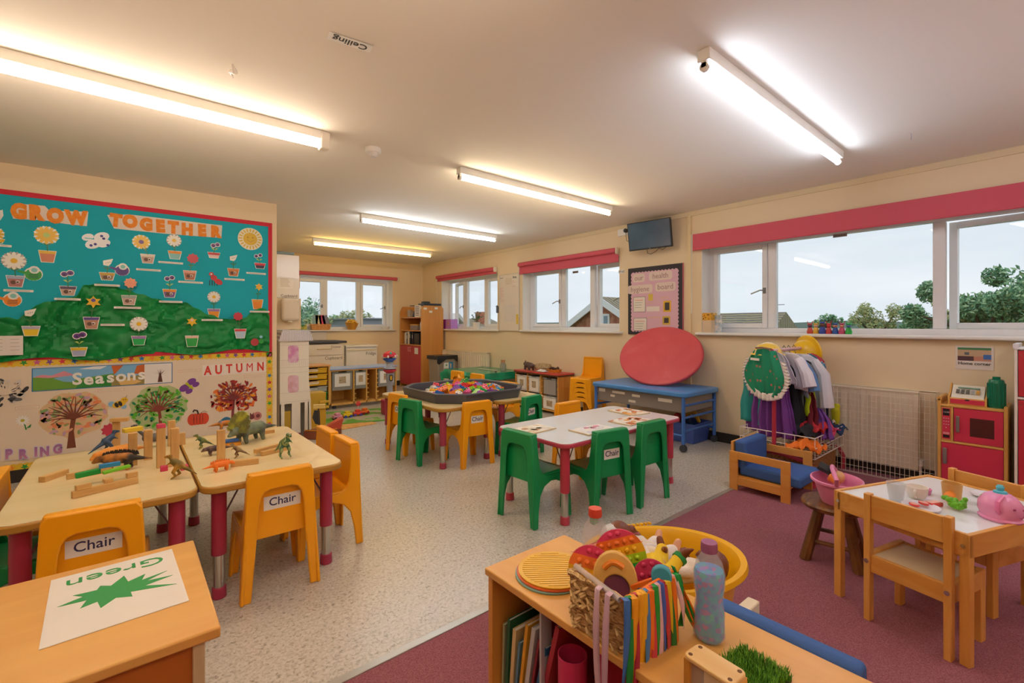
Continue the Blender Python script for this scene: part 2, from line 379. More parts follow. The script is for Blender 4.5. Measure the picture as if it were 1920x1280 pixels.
# ------------------------------------------------------------ fluorescent tubes
def tube_light(label, x0, x1, y, col, k=1., cover=False):
    L = x1-x0; r = thing('fluorescent_light', label, 'ceiling light', (x0, y, H), 0, 'fluorescent ceiling battens')
    b = B(); b.box(0, L, -.03, .03, -.055, 0); ob('batten', b, M('EFEAE0', .4), r, bev=.004)
    for x in (.012, L-.012):
        b = B(); b.box(x-.01, x+.01, -.012, .012, -.085, -.055); b.cyl((x-.01, 0, -.083), (x+.01, 0, -.083), .02, n=14); ob('tube_holder', b, M('E9DFD0', .4), r)
    ld = bpy.data.lights.new('added_uplight', 'AREA'); ld.shape = 'RECTANGLE'; ld.size = L; ld.size_y = 1.5; ld.energy = UP_W*k; ld.color = lin(col)[:3]
    lo = bpy.data.objects.new('added_ceiling_fill', ld); C.objects.link(lo); lo.parent = r; lo.location = (L/2, 0, -.75); lo.rotation_euler = (PI, 0, 0)  # invisible upward lamp added under each batten to brighten the ceiling
    b = B(); b.cyl((.03, 0, -.083), (L-.03, 0, -.083), .016 if not cover else .024, n=14); ob('tube', b, emat(col, TUBE_W*k), r)
    if cover:
        for x in (.02, L-.02): b = B(); b.box(x-.03, x+.03, -.036, .036, -.115, -.002); ob('end_cap', b, M('E9DFD0', .35), r, bev=.008)
    return r
tube_light('long warm white strip light above the display board wall', -1.0, 1.03, 3.15, 'FFE9D2', 1., True)
tube_light('cool white fluorescent batten nearest the red blind of the big window', 2.04, 4.02, 1.07, 'DCE9FF', .85)
tube_light('warm white fluorescent batten pointing at the television', 2.06, 4.0, 3.14, 'FFEBCB', 1.)
tube_light('bluish white fluorescent batten, second from the kitchen window', 2.06, 4.02, 5.17, 'E9F4FF', 1.)
tube_light('yellow glowing fluorescent batten nearest the kitchen window', 2.1, 4.08, 7.07, 'FFD27A', .8)
tube_light('unseen warm white fill strip light over the carpet behind the green sign cabinet', -1.0, 1.03, 1.0, 'FFEBD2', 1.)  # this batten and those after it are unseen, presumed present, added as fill
tube_light('unseen white fill strip light at the back of the carpet area', 2.04, 4.0, -1.0, 'F4F0FF', 1.)
tube_light('unseen white fill strip light behind the foreground shelves', -1.0, 1.0, -1.0, 'FFF0DD', 1.)
# ============================================================ moulded plastic chairs
def chair_meshes():
    hw = lambda z: .172-.032*z/.56
    sh = B()
    side = [(-.02, 0), (.02, 0), (.03, .10), (.05, .19), (.09, .24), (.15, .262), (.20, .258), (.25, .235), (.275, .19), (.29, .1), (.298, 0), (.335, 0), (.322, .15), (.308, .305), (.12, .305), (.075, .325), (.055, .37), (.045, .45), (.04, .56), (0, .56), (-.012, .3)]
    for sg in (-1, 1):
        o = len(sh.v); n = len(side)
        vs = [(sg*hw(z), y, z) for y, z in side]+[(sg*(hw(z)-.016), y, z) for y, z in side]
        fs = [tuple(range(n)), tuple(range(n, 2*n))[::-1]]+[(i, n+i, n+(i+1) % n, (i+1) % n) for i in range(n)]
        if sg < 0: fs = [f[::-1] for f in fs]
        sh.add(vs, fs)
    # rear frame: inverted U with rounded opening
    U = [(-hw(0), 0), (-hw(0)+.046, 0), (-hw(.25)+.052, .25), (-hw(.42)+.054, .42), (-hw(.47)+.06, .462), (-hw(.5)+.074, .484), (-hw(.5)+.098, .493)]
    U = U+[(-x, z) for x, z in U[::-1]]+[(hw(.56)-.02, .575), (hw(.56), .555), ]; U = U[:-2]+[(hw(.55), .55), (hw(.56)-.015, .572), (-hw(.56)+.015, .572), (-hw(.55), .55)]
    sh.prism(U, -.012, .002, 'y')
    sh.box(-hw(.56)+.004, hw(.56)-.004, 0, .045, .548, .572)          # top of the back
    # recess walls and back panel
    rw = [(-.085, .25), (-.072, .42), (-.05, .475), (.05, .475), (.072, .42), (.085, .25)]
    for (xa, za), (xb, zb) in zip(rw, rw[1:]): pass
    F = [(-hw(0)+.0, 0), (-hw(0)+.045, 0), (-hw(.2)+.05, .18), (-hw(.22)+.075, .235), (-.04, .258), (.04, .258), (hw(.22)-.075, .235), (hw(.2)-.05, .18), (hw(0)-.045, 0), (hw(0), 0), (hw(.3), .305), (-hw(.3), .305)]
    sh.prism(F, .322, .334, 'y', T=Matrix.Shear('XY', 4, (0, 0)) if False else None)
    pn = B(); pn.prism([(-hw(.27)+.012, .262), (hw(.27)-.012, .262), (hw(.55)-.01, .556), (-hw(.55)+.01, .556)], .024, .040, 'y')
    se = B(); se.grid(lambda u, v: ((u-.5)*2*(hw(.3)-.002), .03+v*.295, .297+.012*(abs(u-.5)*2)**2+.012*max(0, .15-v)*6), 10, 10)
    return sh, pn, se
_sh, _pn, _se = chair_meshes()
YEL = M('FFAC10', .33, .03, 3); GRN = M('0A9452', .33, .04, 3); CHC = {'y': YEL, 'g': GRN, 'o': M('F58A1E', .33, .03, 3)}
def build_chair(col):
    m = CHC[col]; r = thing('plastic_chair', 'x', 'chair')
    ob('chair_frame', _sh, m, r, bev=.006, fix=True); ob('back_panel', _pn, m, r, bev=.004); ob('seat', _se, m, r, solid=.012)
    return r
def add_label(r, x=0., z=.405, w=.135, rz=0):
    T = Matrix.Translation((x, .0245, z)) @ Matrix.Rotation(R(90), 4, 'X') @ Matrix.Rotation(R(rz), 4, 'Z')
    q = B(); q.box(-w/2, w/2, -.032, .032, 0, .001); o = ob('name_card', q, PAPER, r, T=T)
    TXT('lettering', 'Chair', .052, M('33305A', .6), o, Matrix.Translation((0, .002, .0016)), off=.0004)
proto = {c: build_chair(c) for c in 'yg'}; used = {}
def chair(col, x, y, rz, label, card=None, group=None, z=0, T=None):
    p = proto[col]
    if col not in used: used[col] = 1; r = p; r.location = (x, y, z); r.rotation_euler = (0, 0, R(rz))
    else:
        r = p.copy(); C.objects.link(r); r.location = (x, y, z); r.rotation_euler = (0, 0, R(rz))
        for ch in [c for c in p.children if not c.name.startswith('name_card')]: c = ch.copy(); C.objects.link(c); c.parent = r
    r['label'] = label; r['group'] = group or 'moulded nursery chairs at the tables'
    if card is not None: add_label(r, *card)
    return r
chair('g', 1.91, 2.237, -87, 'green plastic chair at the left end of the white table, blank back')
chair('g', 2.409, 1.877, -9, 'green plastic chair with Chair card, pushed under the near side of the white table', (.02, .41, .135))
chair('g', 2.85, 1.86, -2, 'green plastic chair without a card by the right corner of the white table')
chair('y', 2.99, 2.83, 180, 'yellow plastic chair on the far side of the white table')
chair('g', 1.965, 3.81, -80, 'green plastic chair at the left side of the tray tables')
chair('y', 2.03, 4.19, -84, 'yellow plastic chair behind the green one at the left side of the tray tables', (0.0, .42, .13))
chair('y', 2.394, 3.336, -3, 'yellow plastic chair with Chair card in front of the black tray', (.01, .41, .13))
chair('g', 2.985, 3.26, 14, 'green plastic chair with Chair card at the right front of the tray tables', (0, .42, .135))
chair('y', 3.50, 4.22, 92, 'yellow plastic chair at the right side of the tray tables')
chair('y', 3.72, 5.72, -90, 'yellow plastic chair at the green covered table, further left one', (.0, .40, .11))
chair('y', 3.72, 5.22, -90, 'yellow plastic chair at the green covered table, further right one')
chair('y', .56, 2.352, -1, 'yellow plastic chair with Chair card pushed under the dinosaur table', (.01, .42, .16))
chair('y', -.09, 2.30, -3, 'yellow plastic chair with Chair card behind the green sign cabinet', (.0, .43, .16))
chair('y', 1.03, 2.76, 90, 'yellow plastic chair at the right side of the dinosaur table, nearer one')
chair('y', 1.03, 3.10, 90, 'yellow plastic chair at the right side of the dinosaur table, further one')
chair('g', -.46, 2.78, -90, 'green plastic chair at the left edge, beside the wooden block table')
chair('y', -.47, 3.14, -90, 'yellow plastic chair at the left edge, beyond the green one')
for i, n in enumerate(('bottom', 'second', 'middle', 'fourth', 'top')):     # the stack facing the room
    r = chair('y', 4.84-.004*i, 4.06, 90+8, 'yellow stacking chair by the window wall, %s of its stack' % (n+' one'), None, 'stacked yellow chairs', z=.0+.062*i)
    # apron slots seen on the stacked seats
# ============================================================ activity tables
ROSE = M('A8324F', .35, .04); MAROON = M('A33A52', .35, .04); CHROME = M('C9C7C2', .22, .03, metal=.9)
def round_table(label, x0, x1, y0, y1, h, topm, edge, legm, r=.06, legs='all', thick=.026):
    t = thing('nursery_table', label, 'table', ((x0+x1)/2, (y0+y1)/2, 0)); w, d = (x1-x0)/2, (y1-y0)/2
    b = B(); b.prism(rrect(-w, w, -d, d, r, 7), h-thick, h-.002, 'z'); ob('edge_band', b, edge, t, bev=.008, seg=3)
    b = B(); b.prism(rrect(-w+.006, w-.006, -d+.006, d-.006, r-.006, 7), h-.004, h, 'z'); ob('tabletop', b, topm, t)
    for sx in (-1, 1):
        for sy in (-1, 1):
            px, py = sx*(w-.075), sy*(d-.075)
            b = B(); b.cyl((px, py, .2), (px, py, h-thick), .031, n=20); lg = ob('leg', b, legm, t)
            b = B(); b.cyl((px, py, .04), (px, py, .2), .024, n=18); ob('leg_extension', b, CHROME, lg)
            b = B(); b.cyl((px, py, .0), (px, py, .052), .031, .029, n=18); ob('leg_foot', b, legm, lg, bev=.004)
            for dx, dy in ((-sx, 0), (0, -sy)):
                b = B(); b.cyl((px+dx*.02, py+dy*.02, h-.16), (px+dx*.085, py+dy*.085, h-thick), .004, n=6); ob('brace', b, M('5A4048', .4), t)
    return t
TAN = M('E3C78E', .25, .05, 3); TANE = M('B98A38', .4, .06)
MT = wood('E6CC98', 'EFDAAC', 'x', .25, 1.6)
round_table('pale wood table with brown edge and dinosaurs by the display wall', .255, .885, 2.42, 3.58, .53, MT, TANE, ROSE, .07, thick=.034)
round_table('pale wood table at the left edge holding a barricade of wooden blocks', -.375, .248, 2.42, 3.58, .53, MT, TANE, ROSE, .07, thick=.034)
round_table('pale wood table under the left half of the black tray', 2.045, 2.67, 3.40, 4.65, .53, MT, TANE, MAROON, .12, thick=.034)
round_table('pale wood table under the right half of the black tray', 2.68, 3.30, 3.38, 4.63, .53, MT, TANE, MAROON, .12, thick=.034)
round_table('white topped table with a rose red edge holding puzzle boards', 2.04, 3.38, 1.94, 2.63, .52, M('DDE1E6', .22, .03, 30), M('BE4257', .35), M('C23F52', .35), .07, thick=.03)
# ============================================================ black octagonal tray + bricks
tr = thing('mixing_tray', 'black octagonal tray full of coloured bricks on the tan tables', 'tray', (2.675, 3.985, .53))
def octa(h, c): return [(-h+c, -h), (h-c, -h), (h, -h+c), (h, h-c), (h-c, h), (-h+c, h), (-h, h-c), (-h, -h+c)]
def tray_mesh():
    b = B(); L = [(octa(.508, .2), 0), (octa(.525, .205), .085), (octa(.515, .2), .094), (octa(.488, .19), .09), (octa(.47, .18), .012)]
    n = 8; vs = [(x, y, z) for p, z in L for x, y in p]; fs = [tuple(range(n))[::-1]]
    for k in range(4):
        for i in range(n): fs.append((k*n+i, k*n+(i+1) % n, (k+1)*n+(i+1) % n, (k+1)*n+i))
    fs.append(tuple(range(4*n, 5*n))); return b.add(vs, fs)
ob('tray_body', tray_mesh(), M('4A4C55', .3, .05), tr, bev=.012, seg=3, smooth=30)
BC = {'red': 'D3262E', 'yellow': 'F2B411', 'blue': '2F6FC4', 'green': '18964A', 'lime green': '8CC21C', 'pink': 'E8619C', 'orange': 'F07A1C', 'purple': '8B5CB8', 'white': 'ECE6DC', 'sky blue': '35A6D8'}
def brick(nx, ny, hh):
    b = B(); u = .022; b.box(-nx*u/2, nx*u/2, -ny*u/2, ny*u/2, 0, hh)
    for i in range(nx):
        for j in range(ny): x, y = (i-(nx-1)/2)*u, (j-(ny-1)/2)*u; b.cyl((x, y, hh), (x, y, hh+.005), .007, n=8)
    return b
bm_ = {}
for cn, cc in BC.items():
    for s in ((2, 2, .024), (2, 4, .024), (1, 3, .02), (2, 3, .04)): bm_[(cn, s)] = mesh_of(brick(*s), M(cc, .25, .02), 30)
rnd = random.Random(5); names = list(BC); shp = [(2, 2, .024), (2, 4, .024), (1, 3, .02), (2, 3, .04)]
for i in range(190):
    a = rnd.uniform(0, 2*PI); q = rnd.random()**.6; x, y = math.cos(a)*q*.40+.03, math.sin(a)*q*.40
    hgt = max(0, .075*(1-q*1.05)); z = .548+rnd.uniform(0, 1)*hgt+(.012 if q < .9 else 0); cn = rnd.choice(names); s = rnd.choice(shp)
    o = bpy.data.objects.new('toy_brick', bm_[(cn, s)]); C.objects.link(o); o.location = (2.665+x, 3.985+y, z); sc = rnd.uniform(1.0, 1.5); o.scale = (sc,)*3
    o.rotation_euler = (rnd.uniform(-.6, .6), rnd.uniform(-.6, .6), rnd.uniform(0, 6.28)); tag(o, '%s studded plastic building brick in the black tray heap' % cn, 'toy brick', '%s bricks in the black tray' % cn)
for nm, cc, x, y, dz, rz in (('yellow', 'F4BE16', -.22, -.22, .03, .3), ('orange', 'F2A019', .16, .30, .1, 1.2)):
    t = thing('toy_animal', '%s plastic toy animal standing at the %s of the brick heap' % (nm, 'near left' if x < 0 else 'back'), 'toy animal', (2.665+x, 3.985+y, .53+dz-.02), rz)
    blob('animal_body', [((-.03, 0, .05), (.03, 0, .05), .016, .018), ((.03, 0, .055), (.05, 0, .075), .012, .014), ((-.025, .01, .05), (-.028, .012, 0.01), .007, .006), ((-.025, -.01, .05), (-.028, -.012, .01), .007, .006), ((.025, .01, .05), (.025, .012, .01), .007, .006), ((.025, -.01, .05), (.025, -.012, .01), .007, .006), ((-.03, 0, .05), (-.055, 0, .06), .006, .003)], M(cc, .3), .004, t)
b = B(); b.prism([(-.07, 0), (.07, 0), (.05, .045), (.03, .065), (-.05, .02)], -.03, .03, 'y')
tag(ob('toy_ramp', b, M('8CC820', .3), None, (2.62, 3.68, .56), (0, 0, .25), bev=.003), 'lime green ribbed plastic piece at the front of the brick heap', 'toy piece')
b = B(); b.prism([(-.05, 0), (.05, 0), (0, .06)], -.03, .03, 'y')
tag(ob('toy_roof', b, M('2FA0D8', .3), None, (2.92, 3.72, .56), (0, 0, -.3), bev=.003), 'sky blue pitched roof brick at the right of the heap', 'toy piece')
# ============================================================ puzzle boards on the white table
def pmat(k, cs):
    return ramp_mat('puzzle_art_'+str(k), [(i/len(cs), c) for i, c in enumerate(cs)], tex='VOR', tscale=26, const=True, rough=.35)
PZ = [((2.19, 2.375), (.245, .19), 4, ['F1ECE2', 'E8D9BE', 'C99A66', 'F1ECE2', 'A8653C', 'D8B27E'], 'wooden puzzle board with brown animals at the left end of the white table'),
      ((2.485, 2.095), (.30, .195), -3, ['EDEBF0', 'E6E6EC', 'D98BA8', 'E9E6EE', 'B5C2CE', 'EDEBF0'], 'pale puzzle board with pink figures in the middle front of the white table'),
      ((2.93, 2.11), (.30, .20), 2, ['F0EAE0', 'C96F32', 'F0EAE0', 'E8A64C', '8F6BA8', 'B06A38'], 'puzzle board with orange and purple figures near the right chair'),
      ((3.22, 2.34), (.22, .27), -8, ['F0E2C8', 'E7A34C', 'F4E6D2', 'D8734A', 'F0D8B0', 'C98AA0'], 'puzzle board with orange fruit picture at the far right corner of the white table')]
for k, ((x, y), (w, d), rz, cs, lb) in enumerate(PZ):
    t = thing('puzzle_board', lb, 'puzzle', (x, y, .52), R(rz))
    b = B(); b.box(-w/2, w/2, -d/2, d/2, 0, .008); ob('board', b, M('D9C29A', .5), t, bev=.002)
    b = B(); b.box(-w/2+.006, w/2-.006, -d/2+.006, d/2-.006, .008, .0095); ob('picture', b, pmat(k, ['F3EFE6']*3+[cs[0], cs[0]]+cs[1:2]), t)
    rr = random.Random(k+3); p = B()
    for i in range(9):
        cx, cy = rr.uniform(-w*.33, w*.33), rr.uniform(-d*.3, d*.3); n = 9; a0 = rr.random()*6
        p.prism([(cx+math.cos(a0+2*PI*j/n)*rr.uniform(.014, .03), cy+math.sin(a0+2*PI*j/n)*rr.uniform(.012, .024)) for j in range(n)], .0095, .0125, 'z', i % 3)
    ob('puzzle_pieces', p, [M(c, .35) for c in cs[1:4]], t)
b = B(); b.box(-.15, .15, -.1, .1, 0, .008); ob0 = ob('puzzle_board', b, M('CDB48A', .5), None, (2.925, 2.075, .5202), (0, 0, R(-9)), bev=.002)
bpy.data.objects.remove(ob0)
# ============================================================ small pine table and chairs (right)
def place(rz, x, y): return (x, y, 0), R(rz)
BOLT = M('C8C8C8', .25, metal=.9)
t = thing('play_table', 'low pine play table with a glossy white top and toy crockery', 'table', (2.751, .340, 0), R(-20.7)); w, d, h = .335, .25, .485
b = B(); b.box(-w+.012, w-.012, -d+.012, d-.012, h-.014, h-.006); ob('tabletop', b, M('EEF0F3', .12, .01), t)
b = B()
for x0, x1, y0, y1 in ((-w, w, -d, -d+.016), (-w, w, d-.016, d), (-w, -w+.016, -d+.016, d-.016), (w-.016, w, -d+.016, d-.016)): b.box(x0, x1, y0, y1, h-.085, h)
ob('rail', b, PINE, t, bev=.002)
for sx in (-1, 1):
    for sy in (-1, 1):
        b = B(); b.box(min(sx*w, sx*(w-.03)), max(sx*w, sx*(w-.03)), min(sy*d, sy*(d-.032)), max(sy*d, sy*(d-.032)), 0, h-.004); lg = ob('leg', b, PINEZ, t, bev=.003)
        b = B(); b.cyl((sx*(w+.001), sy*(d-.02), h-.045), (sx*(w+.004), sy*(d-.02), h-.045), .007, n=12); ob('bolt', b, BOLT, lg)
def pine_chair(label, x, y, rz):
    t = thing('childs_chair', label, 'chair', (x, y, 0), R(rz), 'small pine chairs at the play table'); w = .145; dp = .28; sh = .283
    for sx in (-1, 1):
        a, c = sorted((sx*w, sx*(w-.024)))
        b = B(); b.box(a, c, -.005, .028, 0, .535); lg = ob('rear_leg', b, PINEZ, t, bev=.003)
        b = B(); b.cyl((sx*(w-.012), -.009, sh-.03), (sx*(w-.012), -.004, sh-.03), .009, n=12); ob('bolt', b, BOLT, lg)
        b = B(); b.box(a, c, dp-.04, dp, 0, sh); ob('front_leg', b, PINEZ, t, bev=.003)
        b = B(); b.box(a, c, .028, dp-.04, sh-.07, sh); ob('side_rail', b, PINE, t, bev=.002)
    b = B(); b.box(-w+.024, w-.024, .003, .02, .43, .53); ob('backrest', b, PINE, t, bev=.003)
    obs('cross_rail', [(-w+.024, w-.024, .003, .02, sh-.075, sh-.003), (-w+.024, w-.024, dp-.02, dp-.003, sh-.07, sh-.003)], PINE, t, bev=.002)
    b = B(); b.box(-w+.022, w-.022, .018, dp-.018, sh-.016, sh-.008); ob('seat', b, M('EAD9B8', .3, .03), t)
    return t
pine_chair('small pine chair with its back to the camera, nearest to the foreground', 2.380, .412, -104)
pine_chair('small pine chair on the far side of the play table, below the toy microwave', 3.135, .235, 69.3)
# stool
t = thing('wooden_stool', 'dark round wooden stool carrying a pink basket', 'stool', (2.92, .80, 0), R(10))
b = B(); b.lathe([(0, .262), (.12, .262), (.148, .275), (.152, .29), (.145, .302), (.0, .300)], 36); ob('seat', b, ramp_mat('stool_wood', [(.3, '4A2A12'), (.5, '7A4C22'), (.75, '9A6A30')], scale=(.3, 1, 1), tscale=22, rough=.3, dist=1.5), t)
DW = wood('5A3516', '8A5A2A', 'z', .4, 5)
for k in range(4):
    a = PI/4+k*PI/2; p = Vector((math.cos(a)*.085, math.sin(a)*.085, .265)); q = Vector((math.cos(a)*.165, math.sin(a)*.165, 0)); b = B(); b.cyl(q, p, .027, .024, n=8); ob('leg', b, DW, t)
    a2 = a+PI/2; b = B(); p1 = Vector((math.cos(a)*.135, math.sin(a)*.135, .10)); p2 = Vector((math.cos(a2)*.135, math.sin(a2)*.135, .10)); b.cyl(p1, p2, .012, n=8); ob('stretcher', b, DW, t)
# pink basket with toy food
PK = M('E88AB4', .35, .03); t = thing('toy_basket', 'pink plastic shopping basket of toy food on the dark stool', 'basket', (2.93, .79, .302), R(15))
b = B(); b.lathe([(0, 0), (.085, 0), (.125, .10), (.14, .125), (.15, .122), (.15, .112), (.13, .105), (.088, -.0), ], 32, sx=1.0, sy=.8); ob('basket_body', b, PK, t, fix=True)
b = B(); b.tube([(-.14+0*.01, 0, .12), (-.17, .0, .16), (-.12, .01, .175), (0, .02, .175), (.08, .02, .165), (.14, 0, .12)], .011, n=8); ob('basket_handle', b, PK, t)
def food(name, label, loc, segs, m, rz=0, cat='toy food', vox=.005):
    t = blob(name, segs, m, vox, None, TR(*loc, rz)); tag(t, label, cat); return t
food('toy_croissant', 'orange toy croissant in the pink basket', (2.875, .79, .42), [((-.03, 0, 0), (0, 0, .02), .015, .024), ((0, 0, .02), (.03, 0, 0), .024, .014)], M('F0872A', .4), .8)
food('toy_bread_roll', 'tan toy bread roll in the pink basket', (3.0, .80, .415), [((-.02, 0, 0), (.02, 0, 0), .03, .03)], M('DDA56E', .5), .2)
b = B(); b.box(-.06, .06, -.035, .035, 0, .008); [b.box(-.055+i*.012, -.05+i*.012, -.035, .035, .008, .016) for i in range(10)]
tag(ob('toy_grill', b, M('2A2C32', .4), None, (2.985, .86, .445), (R(25), 0, R(10))), 'black ridged toy grill at the back of the pink basket', 'toy')
# crockery on the play table
def lathe_thing(name, label, cat, loc, prof, m, n=28, rz=0, sx=1, sy=1, fix=True):
    b = B(); b.lathe(prof, n, sx=sx, sy=sy); o = ob(name, b, m, None, loc, (0, 0, rz), fix=fix); return tag(o, label, cat)
ZT = .480
lathe_thing('toy_tumbler', 'clear fluted plastic tumbler on the play table', 'cup', (2.575, .475, ZT), [(0, .003), (.024, .0), (.035, .082), (.033, .082), (.022, .006), (0, .006)], plasticclear('DDE4EA', .3), 20)
t = thing('toy_cup', 'white toy teacup behind the tumbler on the play table', 'cup', (2.70, .425, ZT))
b = B(); b.lathe([(0, 0), (.024, 0), (.036, .02), (.040, .052), (.037, .052), (.033, .02), (.02, .005), (0, .005)], 28); ob('cup_body', b, M('F1E6DC', .3), t, fix=True)
b = B(); b.tube([(-.036, .0, .045), (-.058, 0, .04), (-.058, 0, .02), (-.034, 0, .012)], .005); ob('cup_handle', b, M('F1E6DC', .3), t)
lathe_thing('toy_beaker', 'tan toy beaker near the back of the play table', 'cup', (2.81, .325, ZT), [(0, 0), (.031, 0), (.036, .068), (.033, .068), (.028, .004), (0, .004)], M('D9A860', .4))
lathe_thing('toy_saucepan', 'small pink toy dish between the teacup and the beaker', 'toy dish', (2.80, .42, ZT), [(0, 0), (.026, 0), (.032, .022), (.028, .024), (.02, .006), (0, .006)], M('E88ABF', .35))
lathe_thing('toy_plate', 'white toy plate behind the beaker', 'plate', (2.955, .22, ZT), [(0, 0), (.03, 0), (.062, .01), (.06, .013), (.028, .004), (0, .004)], M('E4E2E8', .3))
lathe_thing('toy_plate', 'white toy plate with tomato slices at the front edge of the play table', 'plate', (2.56, .39, ZT), [(0, 0), (.03, 0), (.065, .01), (.063, .013), (.028, .004), (0, .004)], M('E8E4EA', .3))
for i, (x, y) in enumerate(((2.545, .41), (2.58, .385))):
    b = B(); b.cyl((0, 0, 0), (0, 0, .006), .018, n=16, mi=0); b.cyl((0, 0, .006), (0, 0, .0075), .014, n=16, mi=1)
    tag(ob('toy_tomato_slice', b, [M('D8423A', .35), M('F0A08C', .35)], None, (x, y, ZT+.012+i*.004), (.1, 0, 0)), 'red toy tomato slice on the front plate, %s' % ('left one' if i == 0 else 'right one'), 'toy food', 'tomato slices')
b = B(); b.box(-.03, .03, -.016, .016, 0, .016, 0); b.box(-.027, .027, -.013, .013, .016, .018, 1)
tag(ob('toy_watermelon', b, [M('E0453C', .35), M('F2B8A8', .35)], None, (2.64, .362, ZT), (0, 0, -.5), bev=.003), 'red toy food slice beside the green grapes', 'toy food')
b = B(); rr = random.Random(2)
for i in range(46):
    a = rr.random()*6.28; u = rr.random(); q = .026*(1-u)+.008; b.ell((math.cos(a)*q-.012+u*.01, math.sin(a)*q+.04*(u-.5), .014+rr.random()*.032*(1-u*.5)), .0095, n=8)
tag(ob('toy_grapes', b, M('6CBB1E', .3, .1), None, (2.655, .30, ZT), (0, 0, 2.2)), 'bunch of bright green toy grapes on the play table', 'toy food')
food('toy_orange', 'orange toy fruit in front of the tan beaker', (2.755, .325, ZT+.022), [((-.01, 0, 0), (.012, 0, 0), .022, .021)], M('F58A1A', .4))
food('toy_pear', 'lime green toy pear behind the pink teapot', (2.80, .225, ZT+.02), [((0, 0, 0), (.0, .0, .022), .022, .013)], M('7CC828', .35))
t = thing('toy_teapot', 'pink toy teapot money box with smiling face on the play table', 'toy', (2.665, .168, ZT), R(-20))
b = B(); b.lathe([(0, 0), (.062, 0), (.066, .008), (.058, .014), (.066, .035), (.064, .065), (.048, .09), (.03, .102), (0, .106)], 32); ob('teapot_body', b, M('F09AC8', .25), t, fix=True)
b = B(); b.lathe([(0, .1), (.022, .1), (.02, .11), (.01, .113), (.013, .125), (.008, .134), (0, .136)], 18); ob('lid_knob', b, M('5CC4DC', .3), t, fix=True)
b = B(); b.tube([(-.05, -.02, .03), (-.068, -.022, .05), (-.062, -.02, .08), (-.03, -.02, .098)], .008); ob('teapot_handle', b, M('EE82B8', .25), t)
b = B(); b.ell((.01, -.063, .055), (.012, .004, .004)); b.ell((-.032, -.056, .06), (.008, .004, .004)); b.tube([(-.02, -.058, .03), (0, -.064, .024), (.022, -.06, .03)], .002, n=5); ob('face', b, M('B03468', .4), t)
# ============================================================ cabinets in the foreground
def panelled(name, label, cat, x0, x1, y0, y1, h):
    return thing(name, label, cat, ((x0+x1)/2, (y0+y1)/2, 0))
t = thing('wooden_cabinet', 'light wooden cabinet with a Green sign, lower left foreground', 'cabinet', (-.44, 1.31, 0)); w, d, h = .585, .24, .655
b = B(); b.box(-w, w, -d, d, h-.022, h); ob('cabinet_top', b, BEECHX, t, bev=.004)
obs('side_panel', [(w-.045, w-.025, -d+.01, d-.01, 0, h-.022), (-w+.02, -w+.04, -d+.01, d-.01, 0, h-.022)], wood('C7AE86', 'D4BC94', 'z', .5, 2), t, bev=.002)
b = B(); b.box(-w+.04, w-.045, -d+.02, d-.03, 0.02, h-.022); ob('cabinet_body', b, wood('B0601C', 'BE6C24', 'x', .45, 2), t)
t = thing('colour_sign', 'laminated white sheet with a green star and the word Green', 'sign', (-.012, 1.362, .6555), R(2))
b = B(); b.box(-.115, .112, -.155, .153, 0, .0012); ob('laminate', b, M('F5EFE8', .15), t)
st = [(-.098, .02), (-.052, .012), (-.062, -.018), (-.035, -.01), (-.03, -.045), (-.005, -.018), (.022, -.035), (.02, -.01), (.10, -.04), (.045, .0), (.098, .012), (.05, .022), (.09, .045), (.042, .034), (.05, .062), (.018, .046), (.012, .085), (-.012, .05), (-.03, .066), (-.036, .048), (-.075, .055), (-.058, .035), ]
b = B(); b.prism([(x, y-.02) for x, y in st], .0012, .0018, 'z'); ob('green_star', b, M('1F9A48', .4), t)
TXT('lettering', 'Green', .062, M('1F9A48', .4), t, TR(-.0, .105, .0016, PI), sx=1.15)
# shelf unit, right foreground
X0, X1, YE, h = .795, 1.125, 1.075, .55
t = thing('book_shelf', 'low wooden shelf unit with books inside, centre foreground', 'shelf', (X0, YE, 0))
b = B(); b.box(0, X1-X0, -1.5, 0, h-.02, h); ob('shelf_top', b, BEECH, t, bev=.003)
obs('side_panel', [(.004, X1-X0, -.03, -.012, 0, h-.02), (.012, X1-X0, -1.49, -1.472, 0, h-.02), (.02, X1-X0, -.80, -.782, 0, h-.02)], BEECHZ, t, bev=.002)
b = B(); b.box(X1-X0-.012, X1-X0, -1.47, -.03, .03, h-.02); ob('rear_panel', b, wood('A8642A', 'B87434', 'z', .5, 2), t)
obs('shelf_board', [(.03, X1-X0-.012, -1.47, -.03, .19, .205), (.02, X1-X0-.012, -1.47, -.03, .03, .048)], BEECH, t)
books = [('A9B08A', .19, 'thin sage green'), ('2F6B4A', .215, 'dark green'), ('D9C08A', .20, 'cream spined'), ('5C8CA8', .175, 'blue grey'), ('E2A52E', .24, 'yellow'), ('C8CACC', .245, 'pale grey'), ('8A2C34', .225, 'dark red'), ('2F6FA0', .22, 'blue spotted'), ('B23A48', .30, 'tall crimson')]
y = YE-.035
for i, (c, hh, nm) in enumerate(books):
    tk = .008+.003*(i % 3); ln = .04*i*.5
    r = thing('picture_book', '%s picture book standing in the foreground shelf' % nm, 'book', (X0+.035, y, .205), 0, 'picture books in the foreground shelf')
    A = Matrix.Rotation(R(2+i*1.6), 4, 'X')
    b = B(); b.box(0, .21, -tk, -tk+.0015, 0, hh); b.box(0, .21, -.0015, 0, 0, hh); b.box(-.001, .001, -tk, 0, 0, hh); ob('book_cover', b, M(c, .4), r, T=A)
    b = B(); b.box(.002, .205, -tk+.0015, -.0015, .003, hh-.003); ob('pages', b, PAPER, r, T=A); y -= tk+.007
